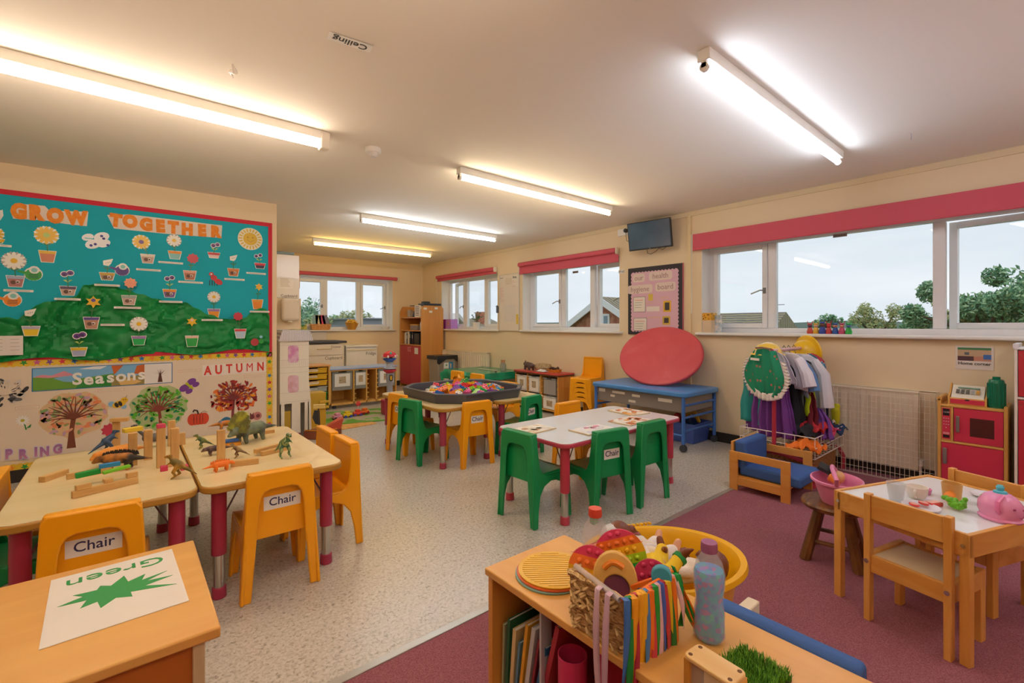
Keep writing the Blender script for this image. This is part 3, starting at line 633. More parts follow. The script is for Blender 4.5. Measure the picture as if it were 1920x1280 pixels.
r = thing('picture_book', 'large grey picture book with the letters ELM, facing out of the foreground shelf', 'book', (X0+.02, y-.012, .205), R(4), 'picture books in the foreground shelf')
b = B(); b.box(0, .23, -.006, 0, 0, .325); ob('book_cover', b, M('BEBFC4', .4), r)
T1 = FR((0.02, -.0065, 0), (1, 0, 0), (0, 0, 1))
TXT('title_lettering', 'ELM', .07, M('8E2A50', .5), r, T1 @ Matrix.Translation((.08, .25, 0)), off=.003)
b = B(); b.rect(.01, .07, .30, .315, .0008, 0); b.disc((.16, .08), .085, .0008, 24, 1)
for k in range(22): b.disc((.01+random.random()*.2, .02+random.random()*.2), .006, .0009, 6, 2)
b.rect(.02, .2, .21, .222, .0008, 3)
ob('cover_art', b, [M('D8CDB4', .5), M('C8452E', .5), M('2E3A5A', .5), M('E08A3A', .5)], r, T=T1)
b = B(); b.prism([(-.11, 0), (.11, 0), (.11, .01), (-.11, .01)], 0, .01, 'z'); 
r = thing('magazine_file', 'pink plastic magazine holder beside the grey picture book', 'file box', (X0+.045, .775, .205), R(0))
b = B()
for i in range(24):
    a0 = PI*(.0+i/24*2); 
b.lathe([(.034, 0), (.036, .24), (.034, .24), (.032, .004)], 28); ob('holder', b, M('D23A66', .35), r, fix=True)
b = B(); b.box(.0, .22, -.012, 0, 0, .30); r2 = tag(ob('pink_folder', b, M('C83A62', .4), None, (X0+.05, .70, .205)), 'pink folder standing behind the ribbons in the shelf', 'folder')
# ---- things on top of the foreground shelf
TOPZ = .55
for i, (c, nm, r_) in enumerate((('7FA79A', 'grey green ribbed place mat, lowest of the pile', .101), ('D8602C', 'orange red ribbed place mat in the middle of the pile', .100), ('E8B420', 'yellow ribbed round place mat on top of the pile', .0985))):
    b = B(); z = i*.005; b.lathe([(0, z), (r_, z), (r_+.001, z+.004), (r_-.006, z+.005), (0, z+.0045)], 48)
    if i == 2:
        for k in range(-8, 9):
            L = math.sqrt(max(0, .088**2-(k*.0105)**2)); b.prism([(-L, k*.0105-.0035), (L, k*.0105-.0035), (L, k*.0105+.0035), (-L, k*.0105+.0035)], z+.0045, z+.0062, 'z')
    tag(ob('place_mat', b, M(c, .3, .03), None, (.925-.004*(2-i), .925, TOPZ), (0, 0, R(-37)), fix=True), nm, 'place mat', 'ribbed place mats')
# wicker basket: x .80-.985, y .60-.75
bx, by, bw, bd, bh = .885, .665, .088, .082, .125
t = thing('wicker_basket', 'square woven water hyacinth basket full of sensory toys', 'basket', (bx, by, TOPZ), R(4))
WK = ramp_mat('woven_straw', [(.32, '6E4E2A'), (.45, 'C39A62'), (.7, 'E6C890')], tex='NOISE', tscale=38, scale=(1, 1, 2.4), rough=.8, bump=.6, detail=4, dist=2)
b = B(); f = lambda s, z: [(-bw*s, -bd*s, z), (bw*s, -bd*s, z), (bw*s, bd*s, z), (-bw*s, bd*s, z)]
vs = []; rows = 9
for k in range(rows+1):
    s = .93+.07*k/rows+(.012 if k % 2 else -.0); vs += f(s, bh*k/rows)
for k in range(rows, -1, -1):
    s = .86+.07*k/rows; vs += f(s, max(.004, bh*k/rows))
n = len(vs)//4; fs = [(3, 2, 1, 0)]+[(k*4+i, k*4+(i+1) % 4, (k+1)*4+(i+1) % 4, (k+1)*4+i) for k in range(n-1) for i in range(4)]+[tuple(range((n-1)*4, n*4))]
b.add(vs, fs); ob('basket_body', b, WK, t, bev=.004)
b = B(); rr = random.Random(4)
for sx, sy, ax in ((0, -1, 0), (0, 1, 0), (-1, 0, 1), (1, 0, 1)):
    for k in range(34):
        u = rr.uniform(-.95, .95); z = rr.uniform(.008, bh-.012); L = .016
        if ax == 0: p = Vector((u*bw*.95, sy*bd*1.005, z)); dd = Vector((L*.6, 0, L*.45*(-1 if k % 2 else 1)))
        else: p = Vector((sx*bw*1.005, u*bd*.95, z)); dd = Vector((0, L*.6, L*.45*(-1 if k % 2 else 1)))
        b.tube([p-dd, p+Vector((sx, sy, 0))*.004, p+dd], [.002, .0042, .002], n=5)
ob('weave_strand', b, M('D8B67C', .7, .2, 60), t, kind='stuff')
b = B(); P = [(-bw, -bd), (bw, -bd), (bw, bd), (-bw, bd)]
for k in range(4):
    (xa, ya), (xb, yb) = P[k], P[(k+1) % 4]; b.tube([(xa+(xb-xa)*u/8, ya+(yb-ya)*u/8, bh+.003*math.sin(u*2.5)) for u in range(9)], .006, n=6)
ob('rim', b, WK, t)
# ribbons hung over the front/right rim
RB = [('pale lilac', 'D9B8C8'), ('lilac', 'D2AFC4'), ('blue', '3E6FB8'), ('green', '1E8E3E'), ('amber', 'F0A11C'), ('crimson', 'B8304C'), ('amber', 'F2A81E'), ('yellow', 'F0B020'), ('blue', '4A86C8'), ('orange', 'F47A22'), ('coral red', 'D94A56'), ('green', '1E9A3A'), ('pink', 'E8BAC8'), ('blue', '4A62BE'), ('red', 'C83A44'), ('yellow', 'E8C428'), ('dark green', '2A7A38'), ('orange', 'F57F20'), ('pale pink', 'EDC4D2'), ('green', '189A44')]
t = thing('ribbon_wand', 'clear rod of many coloured satin ribbons draped over the wicker basket', 'ribbons', (.787, .59, TOPZ+bh))
b = B(); b.cyl((.02, .145, .012), (-.004, -.0, .008), .0065, n=12); ob('clear_rod', b, plasticclear('F2EEF0', .35), t)
b = B(); b.tube([(-.004, -.004, .01), (.05, -.012, .012), (.10, -.014, .014), (.165, -.018, .016)], .0035); ob('ribbon_cord', b, M('F57F20', .5), t)
rr = random.Random(11)
for i, (nm, c) in enumerate(RB):
    if i < 2: ox, oy, wd = -.005, .05-.028*i, (-1, -.2)
    else: u = (i-2)/17.; ox, oy, wd = .002+.158*u, -.008-.010*u, (-.25, -1)
    L = .25+rr.uniform(0, .06) if i < 18 else .12; w2 = .0058+rr.uniform(0, .002); sw = rr.uniform(-.018, .006); ph = rr.random()*6
    wn = Vector((wd[0], wd[1], 0)).normalized(); wt = Vector((-wn.y, wn.x, 0))
    def fn(u, v, i=i if i > 1 else 10, ox=ox, oy=oy, wn=wn, wt=wt, L=L, w2=w2, sw=sw, ph=ph, c=c):
        if u < .15: q = u/.15; z = .016*math.sin(q*PI*.5+.0); out = -.012+.016*q
        else: q = (u-.15)/.85; z = .016-L*q; out = .006+.012*math.sin(q*3+ph*.3)+.012*q
        tw = ph*.15+1.1*math.sin(u*4+ph)*(.25 if u < .3 else .8)
        off = (v-.5)*2*w2; sl = sw*u*u+(i-10)*.0035*u
        p = Vector((ox, oy, z))+wn*(out+off*math.sin(tw)*.8)+wt*(sl+off*math.cos(tw)); return tuple(p)
    b = B(); b.grid(fn, 26, 2); ob('ribbon', b, M(c, .45, .04), t, solid=.0006, label='%s satin ribbon' % nm)
b = B()
for k, c in enumerate(range(4)):
    b.grid(lambda u, v, k=k: (.162+.02*u+.004*k+.03*u*u, -.018-.05*u+(v-.5)*.01, .015-.14*u-.004*k+.02*math.sin(u*3+k)), 14, 1, k)
ob('ribbon_tail', b, [M('F57F20', .45), M('189A44', .45), M('F57F20', .45), M('1E9A3A', .45)], t, solid=.0006)
# bottles
def bottle(label, x, y, z, h, capc, fill, fillm, s=1):
    t = thing('sensory_bottle', label, 'bottle', (x, y, z)); r = .034*s
    pr = [(0, .004), (r*.8, 0), (r, .01), (r*.97, h*.28), (r*.84, h*.42), (r*.97, h*.55), (r, h*.68), (r*.8, h*.8), (r*.42, h*.89), (r*.4, h*.93)]
    b = B(); b.lathe(pr, 28); ob('bottle_body', b, plasticclear('E8E4EC', .28), t, fix=True)
    fp = [(q*.94 if q else 0, min(zz+.002, h*fill)) for q, zz in pr if zz < h*fill]+[(r*.86, h*fill), (0, h*fill)]
    b = B(); b.lathe(fp, 24); ob('bottle_filling', b, fillm, t, fix=True)
    b = B(); b.cyl((0, 0, h*.9), (0, 0, h), r*.5, n=24)
    for k in range(24): a = k*PI/12; b.box(-.0006, .0006, r*.49, r*.52, h*.905, h*.98, T=Matrix.Rotation(a, 4, 'Z'))
    ob('bottle_cap', b, M(capc, .4), t, bev=.0015)
    return t
beads = ramp_mat('water_beads', [(0, '2CB4E8'), (.25, '5AA0F0'), (.42, '9A84DC'), (.52, '30C0C8'), (.62, 'B87AC8'), (.72, '4A94E8'), (.88, '38B8F0')], tex='VOR', tscale=110, const=True, rough=.2)
bottle('clear bottle of blue and purple water beads with a purple cap', 1.002, .512, TOPZ, .215, 'A0608E', .72, beads)
bottle('clear bottle of orange beads with a red cap, behind the wicker basket', .955, .80, TOPZ, .215, 'E0503C', .5, ramp_mat('orange_beads', [(.2, 'F2A07A'), (.6, 'F27A4C')], tex='VOR', tscale=110, const=True))
# pop-its etc. in basket
def popit(label, T, shape, rowsc, R_=.058):
    t = thing('popper_toy', label, 'fidget toy', T=T); n = 36
    if shape == 'disc': out = lambda a: (R_*math.cos(a), R_*math.sin(a))
    elif shape == 'heart': out = lambda a: (R_*.06*16*math.sin(a)**3, R_*.065*(13*math.cos(a)-5*math.cos(2*a)-2*math.cos(3*a)-math.cos(4*a))+.004)
    poly = [out(2*PI*i/n) for i in range(n)]; k = len(rowsc); b = B()
    for j in range(k):
        ya = R_-2*R_*j/k; yb = R_-2*R_*(j+1)/k; seg = [(x, min(ya, max(yb, y))) for x, y in poly]
        cl = [seg[0]]
        for p in seg[1:]:
            if abs(p[0]-cl[-1][0])+abs(p[1]-cl[-1][1]) > 1e-5: cl.append(p)
        if len(cl) > 2: b.prism(cl, -.004, .004, 'z', j)
    ob('popper_sheet', b, [M(c, .35) for c in rowsc], t)
    d = B()
    for j in range(k):
        yc = R_-2*R_*(j+.5)/k; hw = math.sqrt(max(0, R_**2-yc**2))-.006; m = int(hw*2/.019)
        for q in range(m): d.ell(((q-(m-1)/2)*.019, yc, .004), (.0065, .0065, .006), n=10, mi=j)
    ob('bubbles', d, [M(c, .3) for c in rowsc], t, kind=None)
RBW = ['E0406A', 'F0762A', 'F2B41C', 'A8CC1E', '1FA83C', '3C6CB8']
def facing(x, y, z, tilt=0, roll=0):     # plane facing the camera side, leaning back by tilt
    a = math.atan2(-y, -x); return Matrix.Translation((x, y, z)) @ Matrix.Rotation(a+PI/2, 4, 'Z') @ Matrix.Rotation(R(90-tilt), 4, 'X') @ Matrix.Rotation(R(roll), 4, 'Z')
popit('round rainbow popper toy sticking up highest from the wicker basket', facing(.928, .698, TOPZ+.135, 12, 18), 'disc', RBW, .062)
popit('crimson topped heart popper toy at the left of the wicker basket', facing(.848, .725, TOPZ+.12, 16, -10), 'disc', ['D8385E', 'F0762A', 'F2B41C', 'F08A1E'], .052)
popit('crimson apple shaped popper toy at the right of the wicker basket', facing(.93, .612, TOPZ+.115, 15, 15), 'disc', ['C8305C', 'C8305C', 'F0762A', 'F2A41C'], .042)
t = thing('wooden_rattle', 'pale wooden frame toy with a purple window in the wicker basket', 'toy', T=facing(.858, .66, TOPZ+.118, 12, 8))
oc = [(-.046, -.055), (.05, -.055), (.046, 0), (.03, .048), (.005, .062), (-.022, .055), (-.042, .03)]
def ringmesh(o, i, z0, z1):
    b = B(); n = len(o); vs = [(x, y, z0) for x, y in o]+[(x, y, z0) for x, y in i]+[(x, y, z1) for x, y in o]+[(x, y, z1) for x, y in i]; fs = []
    for k in range(n):
        j = (k+1) % n; fs += [(k, n+k, n+j, j), (2*n+k, 2*n+j, 3*n+j, 3*n+k), (k, j, 2*n+j, 2*n+k), (n+k, 3*n+k, 3*n+j, n+j)]
    return b.add(vs, fs)
n = 32; O = []; I = []
for k in range(n):
    a = 2*PI*k/n; O.append((.05*math.cos(a)*(1 if math.sin(a) > 0 else 1.0), (.062 if math.sin(a) > 0 else .055)*math.sin(a)))
    I.append((.030*math.cos(a), -.018+.030*math.sin(a)))
b = ringmesh(O, I, -.008, .008); ob('wooden_frame', b, wood('D9A24E', 'E8BC6C', 'x', .35, 5), t, bev=.003, fix=True)
b = B(); b.disc((0, -.018), .032, 0, 24); ob('purple_window', b, plasticclear('8A4A68', .75), t)
b = B(); b.tube([(-.022+.044*u/8, .027+.012*math.sin(PI*u/8), .0085) for u in range(9)], .0065, n=8); ob('slot', b, M('E88420', .4), t)
t = thing('toy_scoop', 'orange plastic toy with a teal wheel at the front of the wicker basket', 'toy', T=facing(.895, .60, TOPZ+.125, 5, 25))
b = B(); b.box(-.04, .03, -.006, .006, -.004, .004); b.box(.02, .03, -.03, .005, -.004, .004); ob('frame', b, M('F07420', .4), t, bev=.002)
b = B(); b.cyl((.035, .004, -.01), (.035, .004, .01), .022, n=20); ob('wheel', b, M('3E9CB4', .4), t, bev=.003)
# artificial grass square
t = thing('artificial_grass', 'square of artificial green turf on the foreground shelf', 'turf', (.955, .402, TOPZ), R(-8))
b = B(); b.box(-.055, .055, -.05, .05, 0, .005); ob('turf_backing', b, M('3A4A28', .9), t)
b = B(); rr = random.Random(8)
for k in range(2600):
    x, y = rr.uniform(-.055, .055), rr.uniform(-.05, .05); a = rr.random()*6.28; L = rr.uniform(.014, .024); dx, dy = math.cos(a)*.006, math.sin(a)*.006; w = .0009; px, py = -math.sin(a)*w, math.cos(a)*w
    b.add([(x-px, y-py, .004), (x+px, y+py, .004), (x+dx*.5+px, y+dy*.5+py, .004+L*.6), (x+dx*.5-px, y+dy*.5-py, .004+L*.6), (x+dx*1.3, y+dy*1.3, .004+L)], [(0, 1, 2, 3), (3, 2, 4)], rr.choice((0, 0, 1, 2)))
ob('grass_blades', b, [M('5E9A22', .6, .2), M('7DB82E', .6), M('3E7A1C', .6)], t, kind='stuff', smooth=0)
# small wooden frame block
t = thing('wooden_shaker', 'small wooden block frame with clear windows, bottom edge of the foreground', 'toy', (.822, .41, TOPZ), R(-4))
lw = wood('DDB06A', 'EAC588', 'y', .35, 4)
b = B(); b.prism(rrect(-.026, .026, -.048, .048, .012), .078, .086, 'z'); tp = ob('top_plate', b, lw, t, bev=.002)
b = B(); [b.cyl((x, y, .0855), (x, y, .0866), .004, n=12) for x in (-.016, .016) for y in (-.038, .038)]; ob('screw_hole', b, M('6A4420', .7), tp)
b = B()
for sy in (-1, 1):
    for k in range(4): b.box(-.024, .024, sy*.046-.002-sy*k*.003, sy*.046+.0015-sy*k*.003, .006, .078)
ob('end_post', b, wood('C8862E', 'D99A40', 'z', .4, 4), t, bev=.001)
b = B(); b.prism(rrect(-.026, .026, -.048, .048, .012), 0, .007, 'z'); ob('base_plate', b, lw, t, bev=.002)
b = B(); b.box(-.018, .018, -.036, .036, .008, .077); ob('clear_window', b, plasticclear('C8D2D8', .35), t)
# blue seat behind the shelf
t = thing('childs_sofa', 'low wooden sofa with blue back cushion behind the foreground shelf', 'sofa', (1.21, .25, 0))
BLUE = M('3B62A4', .75, .06, 6)
b = B(); b.prism(rrect(-.055, .01, 0, .0001, .0, 1) if False else [(-.058, .2), (.005, .2), (.0, .525), (-.012, .54), (-.045, .54), (-.058, .525)], .02, .33, 'y'); ob('back_cushion', b, BLUE, t, bev=.012, seg=3)
b = B(); b.prism([(-.058, -.0)]*0+[(.01, .16), (.3, .16), (.3, .28), (.01, .28)], -.02, .30, 'y'); ob('seat_cushion', b, BLUE, t, bev=.02, seg=3)
for y_ in (.29,): b = B(); b.box(.008, .13, y_, y_+.032, 0, .49); b.box(.13, .28, y_, y_+.032, 0, .34); ob('arm', b, M('E9D9BC', .5), t, bev=.004)
# ============================================================ yellow tub with dolls
t = thing('yellow_tub', 'large yellow plastic tub holding dolls, behind the foreground shelf', 'tub', (1.62, 1.02, 0), R(-25))
YT = M('F2B50F', .3, .03, 3)
b = B(); n = 48; L = [(.0, .0), (.22, 0), (.245, .02), (.295, .31), (.308, .335), (.325, .338), (.332, .326), (.336, .328), (.33, .346), (.305, .344), (.288, .318), (.238, .03), (0, .012)]
b.lathe(L, n, sx=1.0, sy=.78); ob('tub_body', b, YT, t, fix=True)
b = B(); [b.box(-.10+i*.02, -.088+i*.02, .258, .272, .343, .352) for i in range(11)]; ob('grip', b, YT, t)
SKIN = M('7A3F22', .4, .05); SKIN2 = M('E3A98A', .45, .04); KNIT = M('EFE2D2', .9, .06, 60, bump=.3); YD = M('F0C81E', .7, .05); KW = ramp_mat('striped_knit', [(.45, 'F2EEE8'), (.55, 'B9BFCC')], tex='WAVE', tscale=60, rough=.9)
LIE = lambda x, y, z, rz, rx, ry: Matrix.Translation((x, y, z)) @ Matrix.Rotation(R(rz), 4, 'Z') @ Matrix.Rotation(R(rx), 4, 'X') @ Matrix.Rotation(R(ry), 4, 'Z')
def doll(label, T, skin, wear, cuff, hat=None):
    t = thing('baby_doll', label, 'doll', T=T)
    blob('doll_body', [((0, 0, .045), (0, .015, .055), .052, .05), ((0, .03, .02), (0, .05, .015), .02, .018), ((0, .055, .015), (0, .05, 0), .01, .01), ((-.05, 0, .04), (-.056, 0, .045), .012, .01), ((.05, 0, .04), (.056, 0, .045), .012, .01), ((0, 0, 0), (0, 0, -.03), .022, .025), ((-.10, .02, -.10), (-.13, .04, -.085), .016, .014), ((-.13, .04, -.085), (-.155, .05, -.075), .012, .006), ((.10, .03, -.09), (.13, .05, -.07), .016, .013), ((.13, .05, -.07), (.15, .055, -.055), .011, .006), ((-.04, .03, -.27), (-.045, .06, -.28), .018, .014), ((.05, .03, -.26), (.055, .06, -.27), .018, .014), ((0, 0, -.03), (0, 0, -.2), .02, .02), ((0, 0, -.05), (-.1, .02, -.1), .012, .012), ((0, 0, -.05), (.1, .03, -.09), .012, .012), ((0, 0, -.2), (-.04, .03, -.27), .015, .015), ((0, 0, -.2), (.05, .03, -.26), .015, .015)], skin, .005, t)
    blob('clothing', [((0, 0, -.03), (0, 0, -.16), .045, .055), ((-.03, 0, -.045), (-.095, .02, -.095), .024, .022), ((.03, 0, -.045), (.095, .03, -.085), .024, .022), ((-.02, 0, -.16), (-.04, .03, -.25), .034, .024), ((.02, 0, -.16), (.05, .03, -.24), .034, .024)], wear, .006, t)
    obs('cuff', [B().cyl((-.09, .018, -.092), (-.102, .022, -.1), .025, n=14), B().cyl((.09, .028, -.082), (.104, .032, -.09), .025, n=14)], cuff, t)
    b = B(); b.ell((-.018, .05, .055), (.006, .003, .006)); b.ell((.018, .05, .055), (.006, .003, .006)); b.ell((0, .053, .02), (.01, .003, .003)); ob('face_features', b, M('2A1C16', .4), t)
    if hat: blob('knitted_hat', [((0, -.005, .06), (0, -.008, .075), .055, .05)], hat, .005, t)
doll('dark brown bald baby doll in a yellow top, head towards the camera', LIE(1.385, .885, .375, -52, 80, 20), SKIN, YD, M('1E8A44', .7))
doll('brown baby doll in cream knitwear with green cuffs, right side of the tub', LIE(1.70, .90, .31, 30, 75, -15), SKIN, KNIT, M('1E8A44', .7))
doll('baby doll with a white knitted hat at the back of the tub', LIE(1.56, 1.13, .37, -125, 60, 10), SKIN, KNIT, KW, KW)
doll('pale baby doll in white lying at the left of the tub', LIE(1.44, 1.08, .34, -95, 85, 0), SKIN2, M('ECE4E0', .9), M('F0A8B0', .8), None)
# ============================================================ toddler armchair
t = thing('toddler_armchair', 'low wooden armchair with blue cushions by the dressing up rail', 'armchair', (3.765, 1.44, 0))
AW = wood('D8903C', 'E5A452', 'y', .4, 3); hw, hd, hh = .225, .21, .29
def armside():
    o = [(-hd, 0), (hd, 0), (hd, hh), (-hd, hh)]; b = B()
    for a, c, e, f in ((-hd+.06, hd-.06, hh-.055, hh), (-hd+.06, hd-.06, .045, .10), (-hd, -hd+.06, .0, hh), (hd-.06, hd, .0, hh)): b.box(0, .02, a, c, e, f)
    return b
for sx in (-1, 1): ob('arm', armside(), AW, t, (sx*hw-(.02 if sx > 0 else 0), 0, 0), bev=.002, label='wooden arm frame')
b = B(); b.box(-hw+.02, hw-.02, -hd+.01, hd-.01, .095, .11); b.box(-hw+.02, hw-.02, hd-.02, hd-.003, .11, .36); ob('frame', b, AW, t, bev=.002)
b = B(); b.prism(rrect(-hw+.03, hw-.03, -hd-.06, hd-.06, .02), .112, .19, 'z'); ob('seat_cushion', b, BLUE, t, bev=.018, seg=3)
b = B(); b.box(-hw+.03, hw-.03, hd-.11, hd-.022, .16, .37); ob('back_cushion', b, BLUE, t, bev=.02, seg=3)
# ============================================================ radiators and guard
def radiator(label, ya, yb, z0, z1):
    r = thing('radiator', label, 'radiator', (4.89, yb, z0)); L = yb-ya; hh = z1-z0; b = B(); n = int(L/.033)
    vs = []
    for i in range(n+1):
        y = -L*i/n; d = -.085-(.008 if i % 2 else 0); vs += [(d, y, .0), (d, y, .04), (d-.0, y, hh-.04), (d, y, hh)]
    fs = [(i*4+k, (i+1)*4+k, (i+1)*4+k+1, i*4+k+1) for i in range(n) for k in range(3)]; b.add(vs, fs); b.box(-.084, -.03, -L, 0, 0, hh)
    ob('panel', b, M('E9DCC4', .5, .02), r, smooth=20)
    b = B(); b.box(-.095, -.02, -L, 0, hh-.012, hh+.002)
    ob('top_grille', b, M('E9DCC4', .5, .02), r)
    b = B(); b.cyl((-.055, -L-.01, -.1), (-.055, -L-.01, .04), .009, n=8); b.cyl((-.055, -L-.01, .03), (-.055, -L-.01, .08), .02, n=12); ob('valve', b, WHITE, r)
    obs('wall_bracket', [(-.03, -.001, -L*.2, -L*.2+.03, .05, hh-.05), (-.03, -.001, -L*.8, -L*.8+.03, .05, hh-.05)], WHITE, r)
radiator('cream panel radiator behind the white wire guard', .75, 1.62, .10, .715)
radiator('cream radiator on the window wall behind the green covered table', 6.42, 7.9, .12, .76)
t = thing('radiator_guard', 'white wire mesh guard standing in front of the radiator', 'guard', (4.73, 1.72, 0)); WRM = M('E8DEC8', .4)
b = B(); L = 1.08
for i in range(37): b.cyl((0, -L*i/36, .01), (0, -L*i/36, .72), .0018, n=5)
for i in range(15): b.cyl((0, 0, .01+.71*i/14), (0, -L, .01+.71*i/14), .0016, n=5)
ob('front_mesh', b, WRM, t)
for sy in (0, -L):
    b = B()
    for i in range(6): b.cyl((.155*i/5, sy, .01), (.155*i/5, sy, .72), .0018, n=5)
    for i in range(15): b.cyl((0, sy, .01+.71*i/14), (.155, sy, .01+.71*i/14), .0016, n=5)
    ob('side_mesh', b, WRM, t)
b = B(); [b.tube(p, .0045, n=6) for p in ([(0, 0, 0), (0, 0, .72), (0, -L, .72), (0, -L, 0), (0, 0, 0)], [(0, -.42, 0), (0, -.42, .72)], [(0, -.0, .72), (.155, 0, .72), (.155, -L, .72), (0, -L, .72)])]; ob('frame', b, WRM, t)
b = B(); b.box(-.0, .012, -.03, .03, -.04, .04); tag(ob('wall_socket', b, WHITE, None, (4.877, .60, .30), bev=.003), 'white wall box beside the radiator guard', 'socket')
# ============================================================ toy microwave unit, till, vase, fridge
PINKR = M('D63A54', .35, .03); OAK = wood('DDA24C', 'E8B662', 'z', .4, 3)
t = thing('toy_kitchen_unit', 'wooden toy microwave unit with pink red doors under the Home corner sign', 'toy kitchen', (4.58, .43, 0)); w = .178
obs('side_panel', [(0, .30, w-.02, w, 0, .71), (0, .30, -w, -w+.02, 0, .69)], OAK, t, bev=.004)
b = B(); b.cyl((0, w-.01, .71), (.30, w-.01, .71), .014, n=10); ob('corner_rail', b, OAK, t)
b = B(); b.box(0, .30, -w+.02, w-.02, .655, .672); b.box(0, .29, -w+.02, w-.02, .395, .41); b.box(0, .29, -w+.02, w-.02, .03, .045); b.box(.28, .30, -w+.02, w-.02, .03, .66); b.box(.0, .012, w-.085, w-.075, .41, .655); ob('shelf_board', b, OAK, t, bev=.002)
b = B(); b.box(.004, .016, -w+.022, w-.088, .413, .652, 0); b.box(.002, .004, -w+.065, -w+.185, .46, .59, 1); d = ob('microwave_door', b, [PINKR, M('5A2E2C', .15)], t, bev=.001)
b = B(); b.box(-.012, .004, w-.118, w-.10, .48, .595); ob('door_handle', b, M('9A958E', .35, metal=.5), d, bev=.003)
b = B(); b.box(.004, .012, w-.074, w-.022, .413, .652, 0); b.box(.002, .004, w-.07, w-.026, .42, .645, 1); b.box(.0005, .002, w-.065, w-.031, .59, .64, 2)
for i in range(3):
    for j in range(3): b.cyl((.0005, w-.06+.012*i, .57-.022*j), (.002, w-.06+.012*i, .57-.022*j), .003, n=8, mi=3)
b.cyl((.0005, w-.048, .503), (.002, w-.048, .503), .003, n=8, mi=3); b.box(.0005, .002, w-.065, w-.031, .455, .47, 4); b.box(.0005, .002, w-.065, w-.031, .43, .45, 2)
cp = ob('control_panel', b, [OAK, PINKR, M('2A2226', .3), M('F0E4E0', .5), M('E89AA0', .5)], t)
TXT('clock_digits', '12:00', .016, M('F0F0F0', .5), cp, FR((.0, w-.048, .615), (0, -1, 0), (0, 0, 1)))
b = B(); b.box(.004, .016, -w+.022, w-.022, .047, .393); d = ob('cupboard_door', b, PINKR, t, bev=.001)
b = B(); b.box(-.012, .004, w-.052, w-.03, .24, .355); ob('door_handle', b, M('9A958E', .35, metal=.5), d, bev=.003)
t = thing('toy_till', 'cream and red toy cash register on the toy microwave unit', 'toy till', (4.62, .455, .672), R(0))
b = B(); b.box(0, .15, -.095, .095, 0, .05); ob('drawer_box', b, OAK, t, bev=.003)
b = B(); b.box(-.004, .0, -.088, .088, .008, .04, 0); b.ell((-.004, 0, .038), (.002, .014, .006), mi=1); ob('drawer', b, [PINKR, M('3A2A28')], t)
b = B(); b.prism([(-.002, .045), (.15, .045), (.15, .13), (.11, .13)], -.086, .086, 'y'); ob('console', b, M('EFE8D6', .4), t, bev=.003)
A = FR((.05, 0, .085), (0, -1, 0), Vector((.112, 0, .085)).normalized())
b = B(); b.rect(-.055, .06, .035, .05, .008, 0)
for i in range(5):
    for j in range(3): b.rect(-.062+i*.026, -.043+i*.026, -.02+j*.015, -.008+j*.015, .009, 1 if i < 3 else (2 if i == 3 else 3))
ob('keys', b, [M('7D9C88', .4), M('5A5650', .5), M('B0B0AE', .5), M('D8A040', .5)], t, T=A)
for sy in (-1, 1): b = B(); b.prism([(-.006, 0), (.15, 0), (.155, .14), (.12, .145), (.06, .08), (.0, .06)], sy*.095-.005, sy*.095+.005, 'y'); ob('cheek_panel', b, OAK, t, bev=.002)
b = B(); n = 14
b.lathe([(0, 0), (.042, 0), (.044, .01), (.044, .17), (.036, .195), (.02, .20), (.02, .215), (.0, .217)], 28)
for k in range(n): a = 2*PI*k/n; b.cyl((.043*math.cos(a), .043*math.sin(a), .01), (.043*math.cos(a), .043*math.sin(a), .17), .005, n=6)
tag(ob('green_container', b, M('0B7A58', .2), None, (4.66, .312, .672), fix=True), 'tall glossy dark green ribbed container next to the toy till', 'container')
t = thing('toy_fridge', 'tall red toy fridge with white frame at the right edge', 'toy fridge', (4.50, .22, 0))
b = B(); b.box(0, .36, -.015, 0, 0, 1.09); b.box(0, .36, -.40, -.385, 0, 1.09); b.box(-.0, .36, -.385, -.015, .76, .775); b.box(0, .36, -.385, -.015, 0.02, .04); b.box(.35, .36, -.385, -.015, 0, 1.09); ob('cabinet_frame', b, M('EFE6DA', .4), t, bev=.002)
b = B(); b.box(-.004, .36, -.40, 0, 1.085, 1.10); b.box(-.004, .36, -.02, .006, 1.09, 1.125); ob('top_board', b, M('E8E8EC', .35), t, bev=.004)
for z0, z1 in ((.78, 1.08), (.045, .755)): b = B(); b.box(.0, .014, -.382, -.018, z0, z1); dd = ob('fridge_door', b, M('C63440', .35), t, bev=.002); b = B(); b.cyl((-.003, -.03, z1-.03), (0, -.03, z1-.03), .003, n=8); ob('screw', b, BOLT, dd)
# Home corner sign etc. on window wall
t = thing('wall_sign', 'laminated sheet with a photo and the words Home corner', 'sign', T=WR(.545, .912, .002))
b = B(); b.box(0, .205, 0, .177, 0, .001); ob('laminate', b, M('EFE3D8', .25), t)
b = B(); b.rect(.012, .192, .066, .165, .0018, 0); b.rect(.012, .192, .148, .165, .0022, 1); b.rect(.10, .192, .066, .10, .0022, 2); b.rect(.15, .192, .08, .115, .0024, 3); b.rect(.012, .10, .066, .10, .0022, 4); b.rect(.05, .075, .11, .13, .0026, 5); ob('photo', b, [M('C8A884', .5), M('4E8A5A', .5), M('C88A70', .5), M('4A78B8', .5), M('5A3A40', .5), M('60686A', .5)], t)
TXT('lettering', 'Home corner', .031, M('33302E', .5), t, Matrix.Translation((.102, .045, .0018)), off=.0006, sx=1.02)
